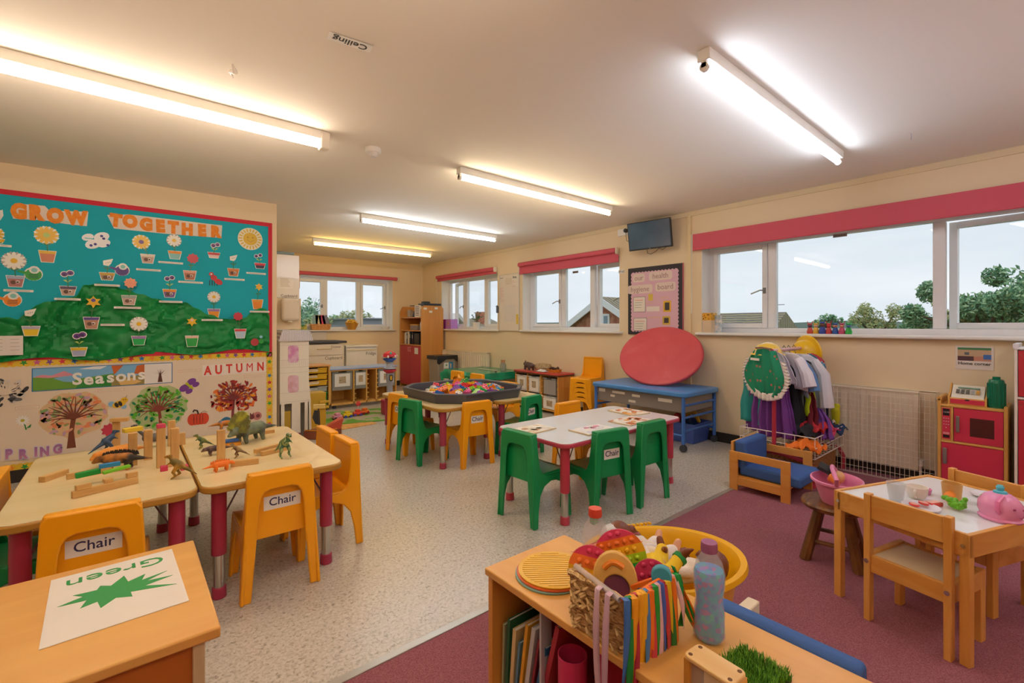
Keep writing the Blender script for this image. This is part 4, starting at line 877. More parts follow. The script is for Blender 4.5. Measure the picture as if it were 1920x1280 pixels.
# ============================================================ television and wall items
T0 = Matrix.Translation((4.70, 3.13, 2.30)) @ Matrix.Rotation(R(-90+7), 4, 'Z') @ Matrix.Rotation(R(90), 4, 'X') @ Matrix.Rotation(R(10), 4, 'X')
t = thing('television', 'small black wall mounted television high between two windows', 'television', T=T0)
b = B(); b.box(-.27, .27, -.165, .165, -.03, .0); ob('casing', b, BLACK, t, bev=.004)
b = B(); b.box(-.258, .258, -.148, .155, 0, .002); ob('screen', b, M('58687E', .12, .35, 4, spec=1), t)  # screen colour lightened and mottled to suggest reflections of the room
b = B(); b.box(-.006, .006, -.16, -.155, 0, .003); ob('power_light', b, M('DDE4EA', .3), t)
b = B(); b.box(-.05, .05, -.05, .05, -.06, -.03); b.cyl((0, 0, -.05), (.02, 0, -.17), .02, n=8); ob('wall_bracket', b, BLACK, t)
b = B(); b.tube([(-.05, -.165, -.02), (-.045, -.21, -.02), (-.01, -.225, -.03), (.05, -.20, -.04), (.10, -.165, -.03), (.14, -.19, -.03), (.19, -.16, -.03)], .003, n=6); ob('cable', b, BLACK, t); b = B(); b.tube([(-.27, -.05, -.03), (-.32, -.03, -.05), (-.34, .03, -.08), (-.345, .09, -.10)], .003, n=6); ob('cable', b, BLACK, t)
b = B(); b.box(0, .19, 0, .085, 0, .03, 0); tag(ob('wall_socket', b, WHITE, None, T=WR(3.70, 2.385, 0), bev=.004), 'white double socket beside the television', 'socket')
b = B(); b.cyl((0, 0, 0), (0, 0, .035), .026, n=16); tag(ob('power_plug', b, BLACK, None, T=WR(3.56, 2.435, .031), bev=.004), 'black round plug in the socket by the television', 'plug')
# pink hygiene board
t = thing('notice_board', 'pink scalloped paper board about health and hygiene with a black border', 'notice board', T=WR(3.549, 1.13, .002)); w, h = .745, .825
b = B(); b.box(0, w, 0, h, 0, .012, 0); b.box(w, w+.008, -.02, h, 0, .014, 1); ob('black_border', b, [M('3C383C', .8), M('C86A78', .6)], t)
pts = []; N = 56
def scal(x0, x1, y0, y1, nx, ny, a):
    p = []
    for i in range(nx*6): u = i/(nx*6); p.append((x0+(x1-x0)*u, y0-a*abs(math.sin(PI*u*nx))))
    for i in range(ny*6): u = i/(ny*6); p.append((x1+a*abs(math.sin(PI*u*ny)), y0+(y1-y0)*u))
    for i in range(nx*6): u = i/(nx*6); p.append((x1-(x1-x0)*u, y1+a*abs(math.sin(PI*u*nx))))
    for i in range(ny*6): u = i/(ny*6); p.append((x0-a*abs(math.sin(PI*u*ny)), y1-(y1-y0)*u))
    return p
b = B(); b.prism(scal(.055, w-.06, .045, h-.065, 14, 16, .012), .012, .0135, 'z'); ob('pink_paper', b, M('E3B8C8', .8, .04, 4), t)
for s_, u, v in (('our', .16, .70), ('health', .46, .705), ('hygiene', .175, .56), ('board', .525, .57)):
    b = B(); wd = .023*len(s_)+.018; b.prism(rrect(u-wd, u+wd, v-.055, v+.05, .03), .0135, .0142, 'z'); o = ob('word_card', b, M('E9D6CC', .7), t)
    TXT('lettering', s_, .088, M('A88480', .7), o, Matrix.Translation((u, v-.005, .0146)))
for u0, u1, v0, v1, c in ((.085, .25, .28, .46, 'F0E6D8'), (.09, .27, .05, .2, 'EFE6DA'), (.50, .60, .27, .40, 'E8B830'), (.49, .59, .12, .22, 'D9B84A'), (.295, .36, .41, .49, 'E3C85A'), (.27, .45, .28, .34, 'EFE4DA'), (.26, .36, .375, .387, 'E6B8A8'), (.46, .56, .43, .445, 'E6B8A8'), (.28, .45, .20, .215, 'E6B8A8')):
    b = B(); b.rect(u0, u1, v0, v1, .0148, 0)
    if u1-u0 > .14 and v1-v0 > .1:
        b.rect(u0-.004, u1+.004, v0-.004, v1+.004, .0142, 1)
        for k in range(4): b.rect(u0+.02, u1-.03-.01*k, v1-.04-.03*k, v1-.035-.03*k, .0153, 2 if k else 3)
    elif v1-v0 > .09 and u1-u0 > .08: b.rect(u0+.02, u1-.02, v0+.02, v1-.02, .0153, 1)
    ob('pinned_card', b, [M(c, .7), M('4A4040', .7), M('8FA09A', .7), M('D8505A', .7)], t)
# whiteboard
t = thing('whiteboard', 'whiteboard with red marker notes between the two smaller windows', 'whiteboard', T=WR(6.17, 1.16, .002)); w, h = .50, .92
b = B(); b.box(0, w, 0, h, 0, .012); ob('board_panel', b, M('EADFD0', .35, .02), t)
b = B(); [b.box(*q, 0, .018) for q in ((-.012, 0, 0, h), (w, w+.012, 0, h), (-.012, w+.012, h, h+.014), (-.012, w+.012, -.014, 0))]; ob('frame', b, M('D8CDB8', .4), t)
b = B(); b.rect(.17, .32, .76, .86, .0135, 0); b.rect(.33, .49, .72, .90, .0135, 1); b.rect(.12, .42, .0+.14, .42, .0135, 2); b.rect(.44, .49, .10, .26, .0138, 3)
for i in range(5):
    for j in range(4): b.rect(.178+i*.028, .196+i*.028, .772+j*.022, .786+j*.022, .0139, 1)
ob('pinned_paper', b, [M('D8C9B0', .6), M('EFE8DC', .6), M('E4DCD4', .6), M('E8C848', .6)], t)
rr = random.Random(9); b = B()
for k in range(16): y = .48+k*.025 if k < 10 else .72+(k-10)*.02; x = .02 if k < 10 else .34; pp = [(x+i*.012, y+rr.uniform(-.006, .006), .0142) for i in range(rr.randint(3, 11))]; b.tube(pp, .0014, n=4)
ob('marker_writing', b, M('D86A5A', .6), t); TXT('lettering', 'Rota', .05, M('2E2E34', .6), t, Matrix.Translation((.40, .865, .0142)), off=.001); TXT('lettering', 'board', .03, M('3A3A40', .6), t, Matrix.Translation((.06, .875, .0135)))
b = B(); b.box(-.01, .03, -.05, .07, .0, .03); tag(ob('wall_phone', b, M('5A626C', .4), None, T=WR(6.22, 1.50, .012), bev=.006), 'small grey handset on the left edge of the whiteboard', 'handset')
for s_, y, z, sz in (('Wall', 3.66, 1.93, .045),):
    t = thing('word_label', 'small white card with the word Wall beside the pink board', 'label', T=WR(y, z, .002)); b = B(); b.rect(-.045, .045, -.02, .026, .001); ob('card', b, PAPER, t); TXT('lettering', s_, sz, M('4A4A50', .6), t, Matrix.Translation((0, 0, .0014)))
for px_, py_, nm in ((1575, 441, 'big window'), (1079, 510, 'window behind the stacked chairs')):
    y_, z_ = on_x(px_, py_, 5.05); t = thing('word_label', 'small card with the word Window on the glass of the %s' % nm, 'label', T=WR(y_, z_, .0, 5.05)); b = B(); b.rect(-.055, .055, -.016, .016, .001); ob('card', b, M('B8A8A4', .6), t); TXT('lettering', 'Window', .026, M('3A3438', .6), t, Matrix.Translation((0, 0, .0014)))
# ============================================================ blue sand table with red disc and crate
BL = M('5292DA', .35, .04, 4); BLF = M('4276C8', .4, .04)
x0, x1, y0, y1, h = 4.17, 4.86, 2.36, 3.56, .585; cx, cy = (x0+x1)/2, (y0+y1)/2; w, d = (x1-x0)/2, (y1-y0)/2
t = thing('sand_table', 'blue lidded sand and water table on castors below the pink board', 'sand table', (cx, cy, 0))
b = B(); b.prism(rrect(-w, w, -d, d, .06, 5), h-.05, h-.0, 'z'); ob('lid', b, BL, t, bev=.014, seg=3)
b = B(); b.prism(rrect(-w+.05, w-.05, -d+.05, d-.05, .03), h-.21, h-.05, 'z'); tb = ob('tub', b, M('8F8680', .25, .06, 3), t, bev=.01)
for s_, dy, dz, ww, hh in (('Sand', .47, -.085, .09, .036), ('dry or wet sand', .24, -.09, .17, .026), ('pouring', .01, -.10, .10, .026), ('fill', .32, -.135, .06, .024), ('digging', .06, -.165, .09, .026), ('measuring', -.34, -.105, .16, .034)):
    o = thing('tmp', 'x', 'x'); bpy.data.objects.remove(o)
    A = FR((-w+.049, dy, h+dz), (0, -1, 0), (0, 0, 1)); q = B(); q.rect(-ww/2, ww/2, -hh/2, hh/2, .001); c_ = ob('word_card', q, M('E9DFD2', .6), tb, T=A)
ST = []
for sx in (-1, 1):
    for sy in (-1, 1):
        px, py = sx*(w-.035), sy*(d-.05); b = B(); b.cyl((px, py, .075), (px, py, h-.05), .018, n=12); lg = ob('leg', b, BLF, t)
        b = B(); b.cyl((px-.02, py, .035), (px+.02, py, .035), .034, n=20); b.box(px-.014, px+.014, py-.012, py+.012, .05, .08); ob('castor', b, M('3A3E44', .5), lg, bev=.004)
for sy in (-1, 1):
    for z in (.20, .33, .45): b = B(); b.cyl((-w+.035, sy*(d-.05), z), (w-.035, sy*(d-.05), z), .012, n=10); ob('cross_rail', b, BLF, t)
b = B(); b.cyl((-w+.035, -d+.05, .155), (-w+.035, d-.05, .155), .011, n=10); b.cyl((w-.035, -d+.05, .155), (w-.035, d-.05, .155), .011, n=10); ob('cross_rail', b, BLF, t)
# red disc leaning
RD = ramp_mat('scuffed_red', [(.35, 'CF4650'), (.6, 'D5525A'), (.8, 'DE7A7A')], tscale=2.2, rough=.5, detail=6, dist=1)
c = Vector((4.60, 2.93, .915)); nrm = Vector((-.62, -.12, .42)).normalized(); u = Vector((0.12, -1, 0)).normalized(); u = (u-nrm*u.dot(nrm)).normalized(); v = nrm.cross(u)
t = thing('round_table_top', 'large round red table top leaning on the blue table against the wall', 'table top', T=FR(c, u, v))
b = B(); b.cyl((0, 0, -.045), (0, 0, 0), .41, n=72); ob('disc', b, RD, t, bev=.014, seg=3, T=Matrix.Diagonal((1.16, .92, 1, 1)))
b = B(); [b.box(x-.02, x+.02, -.06, -.02, -.065, -.045) for x in (-.2, .2)]; ob('fixing', b, BLACK, t)
t = thing('storage_box', 'open blue plastic crate of toys under the blue table', 'box', (4.70, 2.67, 0)); bw, bd, bh = .17, .20, .20
b = B(); L = [(.88, 0), (1, bh), (1.06, bh), (1.06, bh+.012), (.97, bh+.012), (.86, .01)]; vs = [p for s, z in L for p in ((-bw*s, -bd*s, z), (bw*s, -bd*s, z), (bw*s, bd*s, z), (-bw*s, bd*s, z))]
b.add(vs, [(3, 2, 1, 0)]+[(k*4+i, k*4+(i+1) % 4, (k+1)*4+(i+1) % 4, (k+1)*4+i) for k in range(5) for i in range(4)]+[(20, 21, 22, 23)]); ob('crate', b, M('4E6BC4', .4), t, bev=.006)
for i, (nm, cc, segs, lc, rz) in enumerate((('yellow toy digger arm rising from the blue crate', 'E8B21C', [((-.06, 0, 0), (0, 0, .1), .02, .018), ((0, 0, .1), (.08, 0, .05), .018, .014), ((.08, 0, .05), (.09, 0, .02), .022, .02)], (4.72, 2.58, .22), 80),
        ('red toy bucket in the blue crate', 'C83038', [((0, 0, 0), (0, 0, .05), .035, .045)], (4.66, 2.74, .19), 0), ('orange toy truck in the blue crate', 'F08A18', [((-.04, 0, 0), (.04, 0, 0), .03, .03), ((.02, 0, .03), (.04, 0, .03), .022, .022)], (4.62, 2.80, .2), 30), ('dark blue toy box lid in the blue crate', '24508C', [((-.03, 0, 0), (.04, 0, .01), .03, .035)], (4.74, 2.66, .19), 50))):
    tag(blob('toy_vehicle', segs, M(cc, .35), .006, None, TR(*lc, R(rz))), nm, 'toy')
lathe_thing('toy_saucepan', 'dark green upturned bowl under the blue table', 'bowl', (4.66, 3.05, 0), [(.15, 0), (.14, .07), (.09, .13), (0, .15)], M('31443C', .3), 30)
b = B(); b.cyl((-.12, 0, .02), (.12, 0, .02), .02, n=12)
# ============================================================ tray storage unit with red top (window wall)
def trayfront(root, T, w, h, col, card=None, alpha=None, art=None, depth=.3):
    mt = plasticclear(col, .55) if alpha else M(col, .35, .03)
    b = B(); b.prism([(-w/2, 0), (w/2, 0), (w/2, h), (w*.22, h), (w*.17, h-.016), (-w*.17, h-.016), (-w*.22, h), (-w/2, h)], -depth, 0, 'z') if alpha is None else b.box(-w/2, w/2, 0, h-.02, -depth, 0)
    b.box(-w/2-.008, -w*.2, h-.014, h, -depth, .01); b.box(w*.2, w/2+.008, h-.014, h, -depth, .01); b.box(-w*.2, w*.2, h-.03, h-.02, -.01, .01)
    o = ob('tray', b, mt, root, T=T, bev=.003)
    if card:
        q = B(); cw, ch = card; y1 = h*.92-.012 if ch > .05 else h*.6+ch/2; q.rect(-cw/2, cw/2, y1-ch, y1, .0035, 0)
        if art: q.rect(-cw*.22, cw*.22, y1-ch*.75, y1-ch*.22, .0045, 1)
        ob('picture_card', q, [PAPER, ramp_mat('card_art', [(.3, art), (.5, 'C9B08A'), (.7, '6A6A4A')], tscale=30, rough=.6)] if art else [PAPER], o)
    return o
t = thing('tray_unit', 'tray storage unit with a red top holding tubs, beside the stacked chairs', 'storage unit', (4.71, 4.92, 0)); hw = .155; L = .46; H_ = .55
b = B(); b.box(-hw-.02, hw, -L-.01, L+.01, H_, H_+.02); ob('top_board', b, M('D2504A', .3, .03), t, bev=.003)
b = B(); b.box(-hw-.018, hw, -L-.008, L+.008, H_-.02, H_); ob('top_edge', b, M('5E3A22', .5), t)
obs('upright_panel', [(-hw, hw, y-.01, y+.01, .05, H_-.02) for y in (-L+.01, -.10, .18, L-.01)], wood('C98A3A', 'DDA254', 'z', .4, 3), t)
b = B(); b.box(hw-.01, hw, -L, L, .05, H_); ob('rear_panel', b, OAK, t)
b = B(); b.box(-hw, hw, -L, L, .04, .06); ob('bottom_board', b, OAK, t)
obs('castor', [B().cyl((x, y, 0), (x, y, .04), .02, n=10) for x in (-.1, .1) for y in (-L+.05, L-.05)], DARK, t)
b = B()
for y in (-L+.025, -.115, -.085, .165, .195, L-.025):
    for k in range(5): b.box(-hw+.002, hw-.02, y-.006, y+.006, .10+k*.085, .115+k*.085)
ob('tray_runner', b, OAK, t)
for y, z, hh, c, al, cd_, art in ((-.28, .27, .23, 'CFCFCB', 1, None, None), (.04, .27, .23, 'D8D4CC', None, (.19, .18), '5A5040'), (-.28, .065, .18, 'DCD6CC', None, (.25, .15), '7A5A34'), (.04, .065, .18, '8A8E92', None, None, None), (.31, .27, .23, 'D8D4CC', None, (.18, .17), '5A6A4A'), (.31, .065, .18, '8A8E92', None, None, None)):
    trayfront(t, FR((-hw+.005, y, z), (0, -1, 0), (0, 0, 1)), .235, hh, c, cd_, al, art, .27)
tz = H_+.02
t = blob('toy_dinosaur', [((-.07, 0, .07), (.05, 0, .075), .04, .045), ((.05, 0, .075), (.11, 0, .085), .035, .03), ((.1, 0, .1), (.105, 0, .14), .012, .006), ((-.07, 0, .07), (-.16, 0, .09), .025, .006)]+[((x, y, .05), (x, y*1.1, .01), .02, .018) for x in (-.06, .06) for y in (-.03, .03)], M('5A4842', .6, .15, 20), .006, None, TR(4.66, 5.18, tz, R(80))); tag(t, 'dark brown toy animal standing on the red topped unit', 'toy animal')
b = B(); b.lathe([(0, 0), (.09, 0), (.11, .05), (.09, .095), (.03, .11), (0, .11)], 24, sy=1.5); tag(ob('wicker_hamper', b, ramp_mat('weave2', [(.35, '8A7048'), (.6, 'CDB48A')], tscale=60, rough=.8, bump=.5), None, (4.76, 4.98, tz)), 'pale woven basket behind the dark toy animal', 'basket')
t = thing('wicker_tray', 'orange wicker basket of pine cones on the red topped unit', 'basket', (4.70, 4.68, tz)); b = B(); b.lathe([(0, 0), (.08, 0), (.095, .045), (.088, .045), (.075, .008), (0, .008)], 24, sy=1.2); ob('basket_body', b, ramp_mat('weave3', [(.35, 'B06A24'), (.6, 'E8A040')], tscale=50, rough=.7, bump=.4), t, fix=True)
rr = random.Random(3)
for i in range(12):
    b = B(); [b.ell((.006*math.cos(k*2.4), .006*math.sin(k*2.4), k*.003), (.012-.0007*k, .012-.0007*k, .004), n=7) for k in range(9)]
    tag(ob('pine_cone', b, M('5E4238', .8, .2, 30), None, (4.70+rr.uniform(-.055, .055), 4.68+rr.uniform(-.07, .07), tz+.035+rr.uniform(0, .02)), (rr.uniform(-1, 1), rr.uniform(-1, 1), 0)), 'small brown pine cone in the orange wicker basket', 'pine cone', 'pine cones in the wicker basket')
def cloth(fn, n, m, lab, name='cloth', cat='cloth', mat=None, solid=.002):
    b = B(); b.grid(fn, n, m); return tag(ob(name, b, mat or PAPER, None, solid=solid), lab, cat)
cloth(lambda u, v: (4.56+.11*u, 4.76+.18*v, tz+.008+.045*max(0, math.sin(u*PI)*math.sin(v*PI))*(.6+.5*noise.noise(Vector((u*4, v*5, 2))))), 14, 14, 'crumpled white cloth on the front of the red topped unit', mat=M('F0EEEC', .8))
# ============================================================ green covered table
GP = M('12926A', .22, .06, 6)
t = thing('covered_table', 'low table covered with a shiny green plastic cloth by the window wall', 'table', (4.42, 6.02, 0)); w, d, h = .40, .50, .52
b = B(); b.box(-w, w, -d, d, h-.03, h-.005); ob('tabletop', b, TAN, t)
for sx in (-1, 1):
    for sy in (-1, 1): b = B(); b.cyl((sx*(w-.06), sy*(d-.06), 0), (sx*(w-.06), sy*(d-.06), h-.03), .025, n=12); ob('leg', b, MAROON, t)
def clothfn(u, v):
    x, y = (u-.5)*2.5, (v-.5)*2.4; ax, ay = max(-1, min(1, x)), max(-1, min(1, y)); ex, ey = abs(x)-1, abs(y)-1; dr = max(0, ex)*w*1.5+max(0, ey)*d*1.1
    f = .018*math.sin(x*9+y*4)+.014*math.sin(y*13); k = min(1, dr/.05)
    return (ax*(w+.008)+(.02*k+f*k)*(1 if x > 0 else -1)*(ex > 0), ay*(d+.008)+(.02*k+f*k)*(1 if y > 0 else -1)*(ey > 0), h+.002-dr*1.0+.003*noise.noise(Vector((x*5, y*5, 0)))*(1-k))
b = B(); b.grid(clothfn, 60, 60)
tag(ob('plastic_tablecloth', b, GP, None, (4.42, 6.02, 0), solid=.002), 'shiny green plastic cloth draped over the low table', 'tablecloth')
t = thing('glass_jar', 'glass jar with a cork coloured lid on the green cloth', 'jar', (4.56, 5.68, h+.006)); b = B(); b.lathe([(0, 0), (.045, 0), (.05, .02), (.05, .09), (.035, .12), (.035, .13)], 20); ob('jar_body', b, plasticclear('A8A89C', .5), t, fix=True); b = B(); b.cyl((0, 0, .12), (0, 0, .17), .033, n=16); ob('lid', b, M('B08050', .7), t)
b = B(); b.box(-.02, .02, -.22, .22, 0, .008); tag(ob('wooden_strip', b, M('D9CDB8', .5), None, (4.46, 5.95, h+.006), (0, 0, .1)), 'pale flat strip lying on the green cloth', 'strip')
tag(blob('toy_insect', [((-.03, 0, 0), (.03, 0, 0), .014, .012), ((.03, 0, 0), (.06, .02, 0), .01, .006)], M('5A2A24', .5), .005, None, TR(4.34, 5.58, h+.018, 1)), 'small dark red toy on the green cloth by the jar', 'toy')
# ============================================================ recycling bin
t = thing('recycling_bin', 'grey recycling bin with a black bag folded over the rim beside the tall cupboard', 'bin', (4.50, 7.40, 0)); w, d, h = .20, .17, .66
b = B(); b.prism([(-w*.85, 0), (w*.85, 0), (w, h), (-w, h)], -d, d, 'y'); ob('bin_body', b, M('A39A8C', .3, .04, metal=.3), t, bev=.02)
b = B(); b.box(-w-.02, w+.02, -d-.02, d+.02, h-.04, h+.03); b.prism([(-w-.022, h), (w*.2, h), (-w+.02, h-.13), (-w-.022, h-.10)], -d-.025, -d-.01, 'y'); b.prism([(w*.4, h), (w+.022, h), (w+.02, h-.10)], -d-.025, -d-.01, 'y'); ob('bin_bag', b, M('22252C', .25), t, bev=.012)
b = B(); A = FR((0, -d-.002, 0), (1, 0, 0), (0, 0, 1)); b.rect(-.08, .12, .06, .56, .002, 0); b.rect(-.075, .03, .46, .56, .004, 1); b.rect(.035, .12, .44, .57, .004, 2); b.rect(-.06, .10, .08, .42, .004, 3); b.disc((-.02, .515), .025, .005, 3, 4); b.rect(.06, .085, .46, .54, .005, 5)
for k in range(3): b.disc((.065, .13+k*.1), .025, .005, 10, 6)
ob('recycling_label', b, [M('B8AE9E', .4), M('EDF0EA', .5), M('2F8CBC', .5), M('E3DCCB', .5), M('2E8C4A', .5), M('D8B48A', .5), M('D8963A', .5)], t, T=A)
# ============================================================ tall bookcase cupboard
BW = wood('CE8A40', 'DDA056', 'z', .4, 2)
t = thing('tall_bookcase', 'tall beech bookcase with red doors below, in the room corner', 'bookcase', (4.34, 7.9, 0)); D = .49; L = .90; hh = 1.62
endp = [(0, 0), (D, 0), (D, hh-.06), (D-.05, hh), (.06, hh), (0, hh-.10)]
for y in (0, L-.02): b = B(); b.prism(endp, y, y+.02, 'y'); ob('end_panel', b, BW, t, bev=.002)
for z in (.05, .84, 1.12, 1.38): b = B(); b.box(.02 if z > 1 else .0, D, .02, L-.02, z, z+.02); ob('shelf', b, BW, t)
b = B(); b.box(D-.01, D, .02, L-.02, .05, 1.56); ob('rear_panel', b, BW, t)
for k, (a, c) in enumerate(((.022, L/2-.002), (L/2+.002, L-.022))):
    b = B(); b.box(-.004, .012, a, c, .06, .835); o = ob('cupboard_door', b, M('BC3848', .4, .03), t, bev=.002)
    yy = L/2-.04 if k == 0 else L/2+.04; b = B(); b.tube([(-.004, yy, .72), (-.025, yy, .73), (-.025, yy, .80), (-.004, yy, .81)], .004, n=6); ob('door_handle', b, M('E8C0B8', .3), o)
b = B(); b.box(-.006, -.0045, .12, .26, .68, .80); ob('notice', b, PAPER, t)
for i, (x, z) in enumerate(((.08, 1.56), (.32, 1.57), (.20, 1.50))): b = B(); b.box(x-.03, x+.04, -.0015, -.0005, z-.02, z+.02); ob('label', b, PAPER, t)
def shelfthing(name, lab, cat, b_, m, loc, **k): return tag(ob(name, b_, m, None, loc, **k), lab, cat)
X = 4.36
for i, (y, hgt, c, nm) in enumerate(((8.62, .22, 'D9CFCB', 'pale grey'), (8.58, .24, 'E9E2D4', 'cream'), (8.53, .22, '3A4258', 'navy'), (8.48, .25, 'EDE4D2', 'white'), (8.40, .25, '2A2C36', 'black'), (8.30, .24, '3C3640', 'dark grey'))):
    b = B(); b.box(0, .24, 0, .035, 0, hgt); b.box(-.001, 0, .008, .027, hgt*.5, hgt*.8, 1); shelfthing('lever_arch_file', '%s file standing on the lower bookcase shelf' % nm, 'file', b, [M(c, .5), M('D9D4CA', .5)], (X+.01, y, .86), bev=.002)
b = B(); b.box(0, .22, 0, .20, 0, .22); shelfthing('black_box', 'black box with a picture at the near end of the lower bookcase shelf', 'box', b, M('2A2830', .4, .4, 30), (X+.01, 8.05, .86), bev=.003)
t = thing('storage_tub', 'clear tub with a yellow lid on the middle bookcase shelf', 'box', (X+.14, 8.30, 1.14)); b = B(); b.box(-.11, .11, -.15, .15, 0, .10); ob('tub_body', b, plasticclear('B8A8A0', .6), t, bev=.008); b = B(); b.box(-.115, .115, -.155, .155, .10, .118); ob('tub_lid', b, M('E3A82A', .4), t, bev=.004)
b = B(); b.box(0, .2, 0, .06, 0, .16); shelfthing('paper_box', 'white cardboard box on the middle bookcase shelf', 'box', b, PAPER, (X+.02, 7.96, 1.14))
lathe_thing('glass_jar', 'clear jar on the top bookcase shelf, far left', 'jar', (X+.1, 8.60, 1.40), [(0, 0), (.05, 0), (.05, .13), (.045, .15), (0, .15)], plasticclear('C8C0B4', .6), 18)
lathe_thing('glass_jar', 'brown jar next to the clear jar on the top bookcase shelf', 'jar', (X+.1, 8.44, 1.40), [(0, 0), (.05, 0), (.05, .10), (.045, .12), (0, .12)], M('8F7A5E', .3), 18)
b = B(); b.box(0, .02, 0, .21, 0, .23)
for k in range(6): b.box(-.001, 0, .03, .18, .03+k*.032, .042+k*.032, 1)
shelfthing('notice_folder', 'white folder with dark lines leaning on the top bookcase shelf', 'folder', b, [PAPER, M('5A3A4A', .6)], (X+.02, 8.03, 1.40))
b = B(); b.prism([(0, 0), (.2, 0), (.12, .22), (.08, .2)], 0, .1, 'y'); shelfthing('dark_bag', 'dark bag on the top bookcase shelf beside the white folder', 'bag', b, M('1E2430', .5), (X+.02, 8.26, 1.40), bev=.01)
b = B(); b.box(0, .38, 0, .24, 0, .045); b.box(.02, .16, .05, .15, .045, .085); shelfthing('black_device', 'black electronic box lying on top of the bookcase', 'device', b, M('2E3640', .4), (X+.08, 7.97, hh), bev=.005)
b = B(); b.box(0, .16, 0, .10, 0, .015); b.tube([(.1, .05, .0), (.14, .02, -.03)], .004); shelfthing('black_tool', 'small black gadget on the far top corner of the bookcase', 'device', b, BLACK, (X+.02, 8.35, 1.60+.02), bev=.003)
# ============================================================ kitchen units
t = thing('kitchen_base_unit', 'cream kitchen unit with a dark worktop under the end window', 'kitchen unit', (2.25, 8.27, 0))
b = B(); b.box(0, .75, 0, .55, .1, .91); ob('cabinet_carcass', b, M('EBDFC6', .5), t)
b = B(); b.box(-.3, .79, -.03, .56, .925, .965); ob('worktop', b, M('4A4C50', .4), t, bev=.004)
b = B(); b.box(.06, .72, -.018, 0, .72, .90); dr = ob('drawer', b, M('F0E6D6', .4), t, bev=.003); b = B(); b.tube([(.28, -.02, .83), (.28, -.045, .83), (.52, -.045, .83), (.52, -.02, .83)], .006); ob('drawer_handle', b, M('B8A888', .3, metal=.4), dr)
b = B(); b.box(.06, .72, -.018, 0, .12, .71); dr = ob('cupboard_door', b, M('F0E6D6', .4), t, bev=.003); b = B(); b.tube([(.12, -.02, .52), (.12, -.045, .52), (.12, -.045, .64), (.12, -.02, .64)], .006); ob('door_handle', b, M('B8A888', .3, metal=.4), dr)
INK = M('6A6058', .6)
TXT('lettering', 'Drawer', .055, INK, t, FR((.60, -.0195, .86), (1, 0, 0), (0, 0, 1))); TXT('lettering', 'Cupboard', .075, INK, t, FR((.56, -.0195, .665), (1, 0, 0), (0, 0, 1)))
t = thing('fridge', 'small white fridge under the end window beside the bookcase', 'fridge', (3.05, 8.30, 0)); b = B(); b.box(0, .58, .02, .53, 0, .84); ob('fridge_body', b, WHITE, t, bev=.01)
b = B(); b.box(0, .58, 0, .02, .03, .80); dd = ob('fridge_door', b, M('F2EEE6', .35), t, bev=.006); b = B(); b.box(.02, .56, -.012, 0, .775, .80); ob('door_handle', b, M('E4D8B4', .4), dd); b = B(); b.box(-.01, .59, -.01, .53, .84, .875); ob('fridge_top', b, M('F2EEE6', .35), t, bev=.008)
TXT('lettering', 'Fridge', .08, INK, t, FR((.46, -.002, .715), (1, 0, 0), (0, 0, 1)))
b = B(); b.box(0, .62, 0, .012, 0, .15); tag(ob('tiled_splashback', b, ramp_mat('tiles', [(.4, 'E3D6C6'), (.6, 'EADFD2')], tscale=3), None, (2.25, 8.826, .97)), 'pale tiled splashback behind the worktop', 'tiles')
# wall cupboard + dryer on the kitchen side wall
t = thing('wall_cupboard', 'glossy cream wall cupboard at the end of the display wall with paper notices', 'cupboard', (1.23, 5.47, 1.545))
b = B(); b.box(0, .255, 0, 1.0, 0, .47); ob('cupboard_body', b, M('F3E9D6', .12, .02), t, bev=.002)
b = B(); A = FR((0, -.001, 0), (1, 0, 0), (0, 0, 1)); b.rect(.04, .19, .10, .22, .001, 0)
for k in range(6): b.rect(.06, .16-.01*(k % 3), .12+k*.016, .125+k*.016, .0016, 1)
ob('paper_notice', b, [M('F4EAD8', .5), M('C8B49C', .6)], t, T=A); TXT('lettering', 'Cupboard', .042, INK, t, FR((.15, -.0015, .02), (1, 0, 0), (0, 0, 1)))
b = B(); b.box(0, .2, 0, .5, 0, .03); tag(ob('grey_tray', b, M('7E8C88', .4), None, (1.24, 5.50, 2.022), bev=.003), 'flat grey box on top of the wall cupboard', 'box')
b = B(); b.box(1.228, 1.50, 5.462, 5.468, 1.20, 1.54); struct('trim_12', b, CREAM)
t = thing('hand_dryer', 'beige wall mounted dryer below the wall cupboard', 'hand dryer', (1.37, 5.46, 1.29)); b = B(); b.prism(rrect(-.088, .088, 0, .245, .03), -.12, .0, 'y'); ob('dryer_body', b, M('E2D3BA', .25), t, bev=.03, seg=4)
b = B(); b.cyl((0, -.07, -.015), (0, -.07, .02), .03, n=16); ob('nozzle', b, M('CFC0A6', .3), t)
t = thing('paper_lantern_strip', 'red and white paper hanging strip beside the end window', 'decoration', (2.36, 8.80, 1.75)); b = B(); b.box(-.03, .04, 0, .004, .15, .50, 0); b.box(-.03, .04, -.001, .0, .38, .46, 1); b.box(-.01, .0, 0, .003, -.05, .15, 2); b.box(.02, .03, 0, .003, -.02, .15, 2); ob('strip', b, [M('EDC4A4', .6), M('D8402E', .6), M('C8546A', .6)], t)
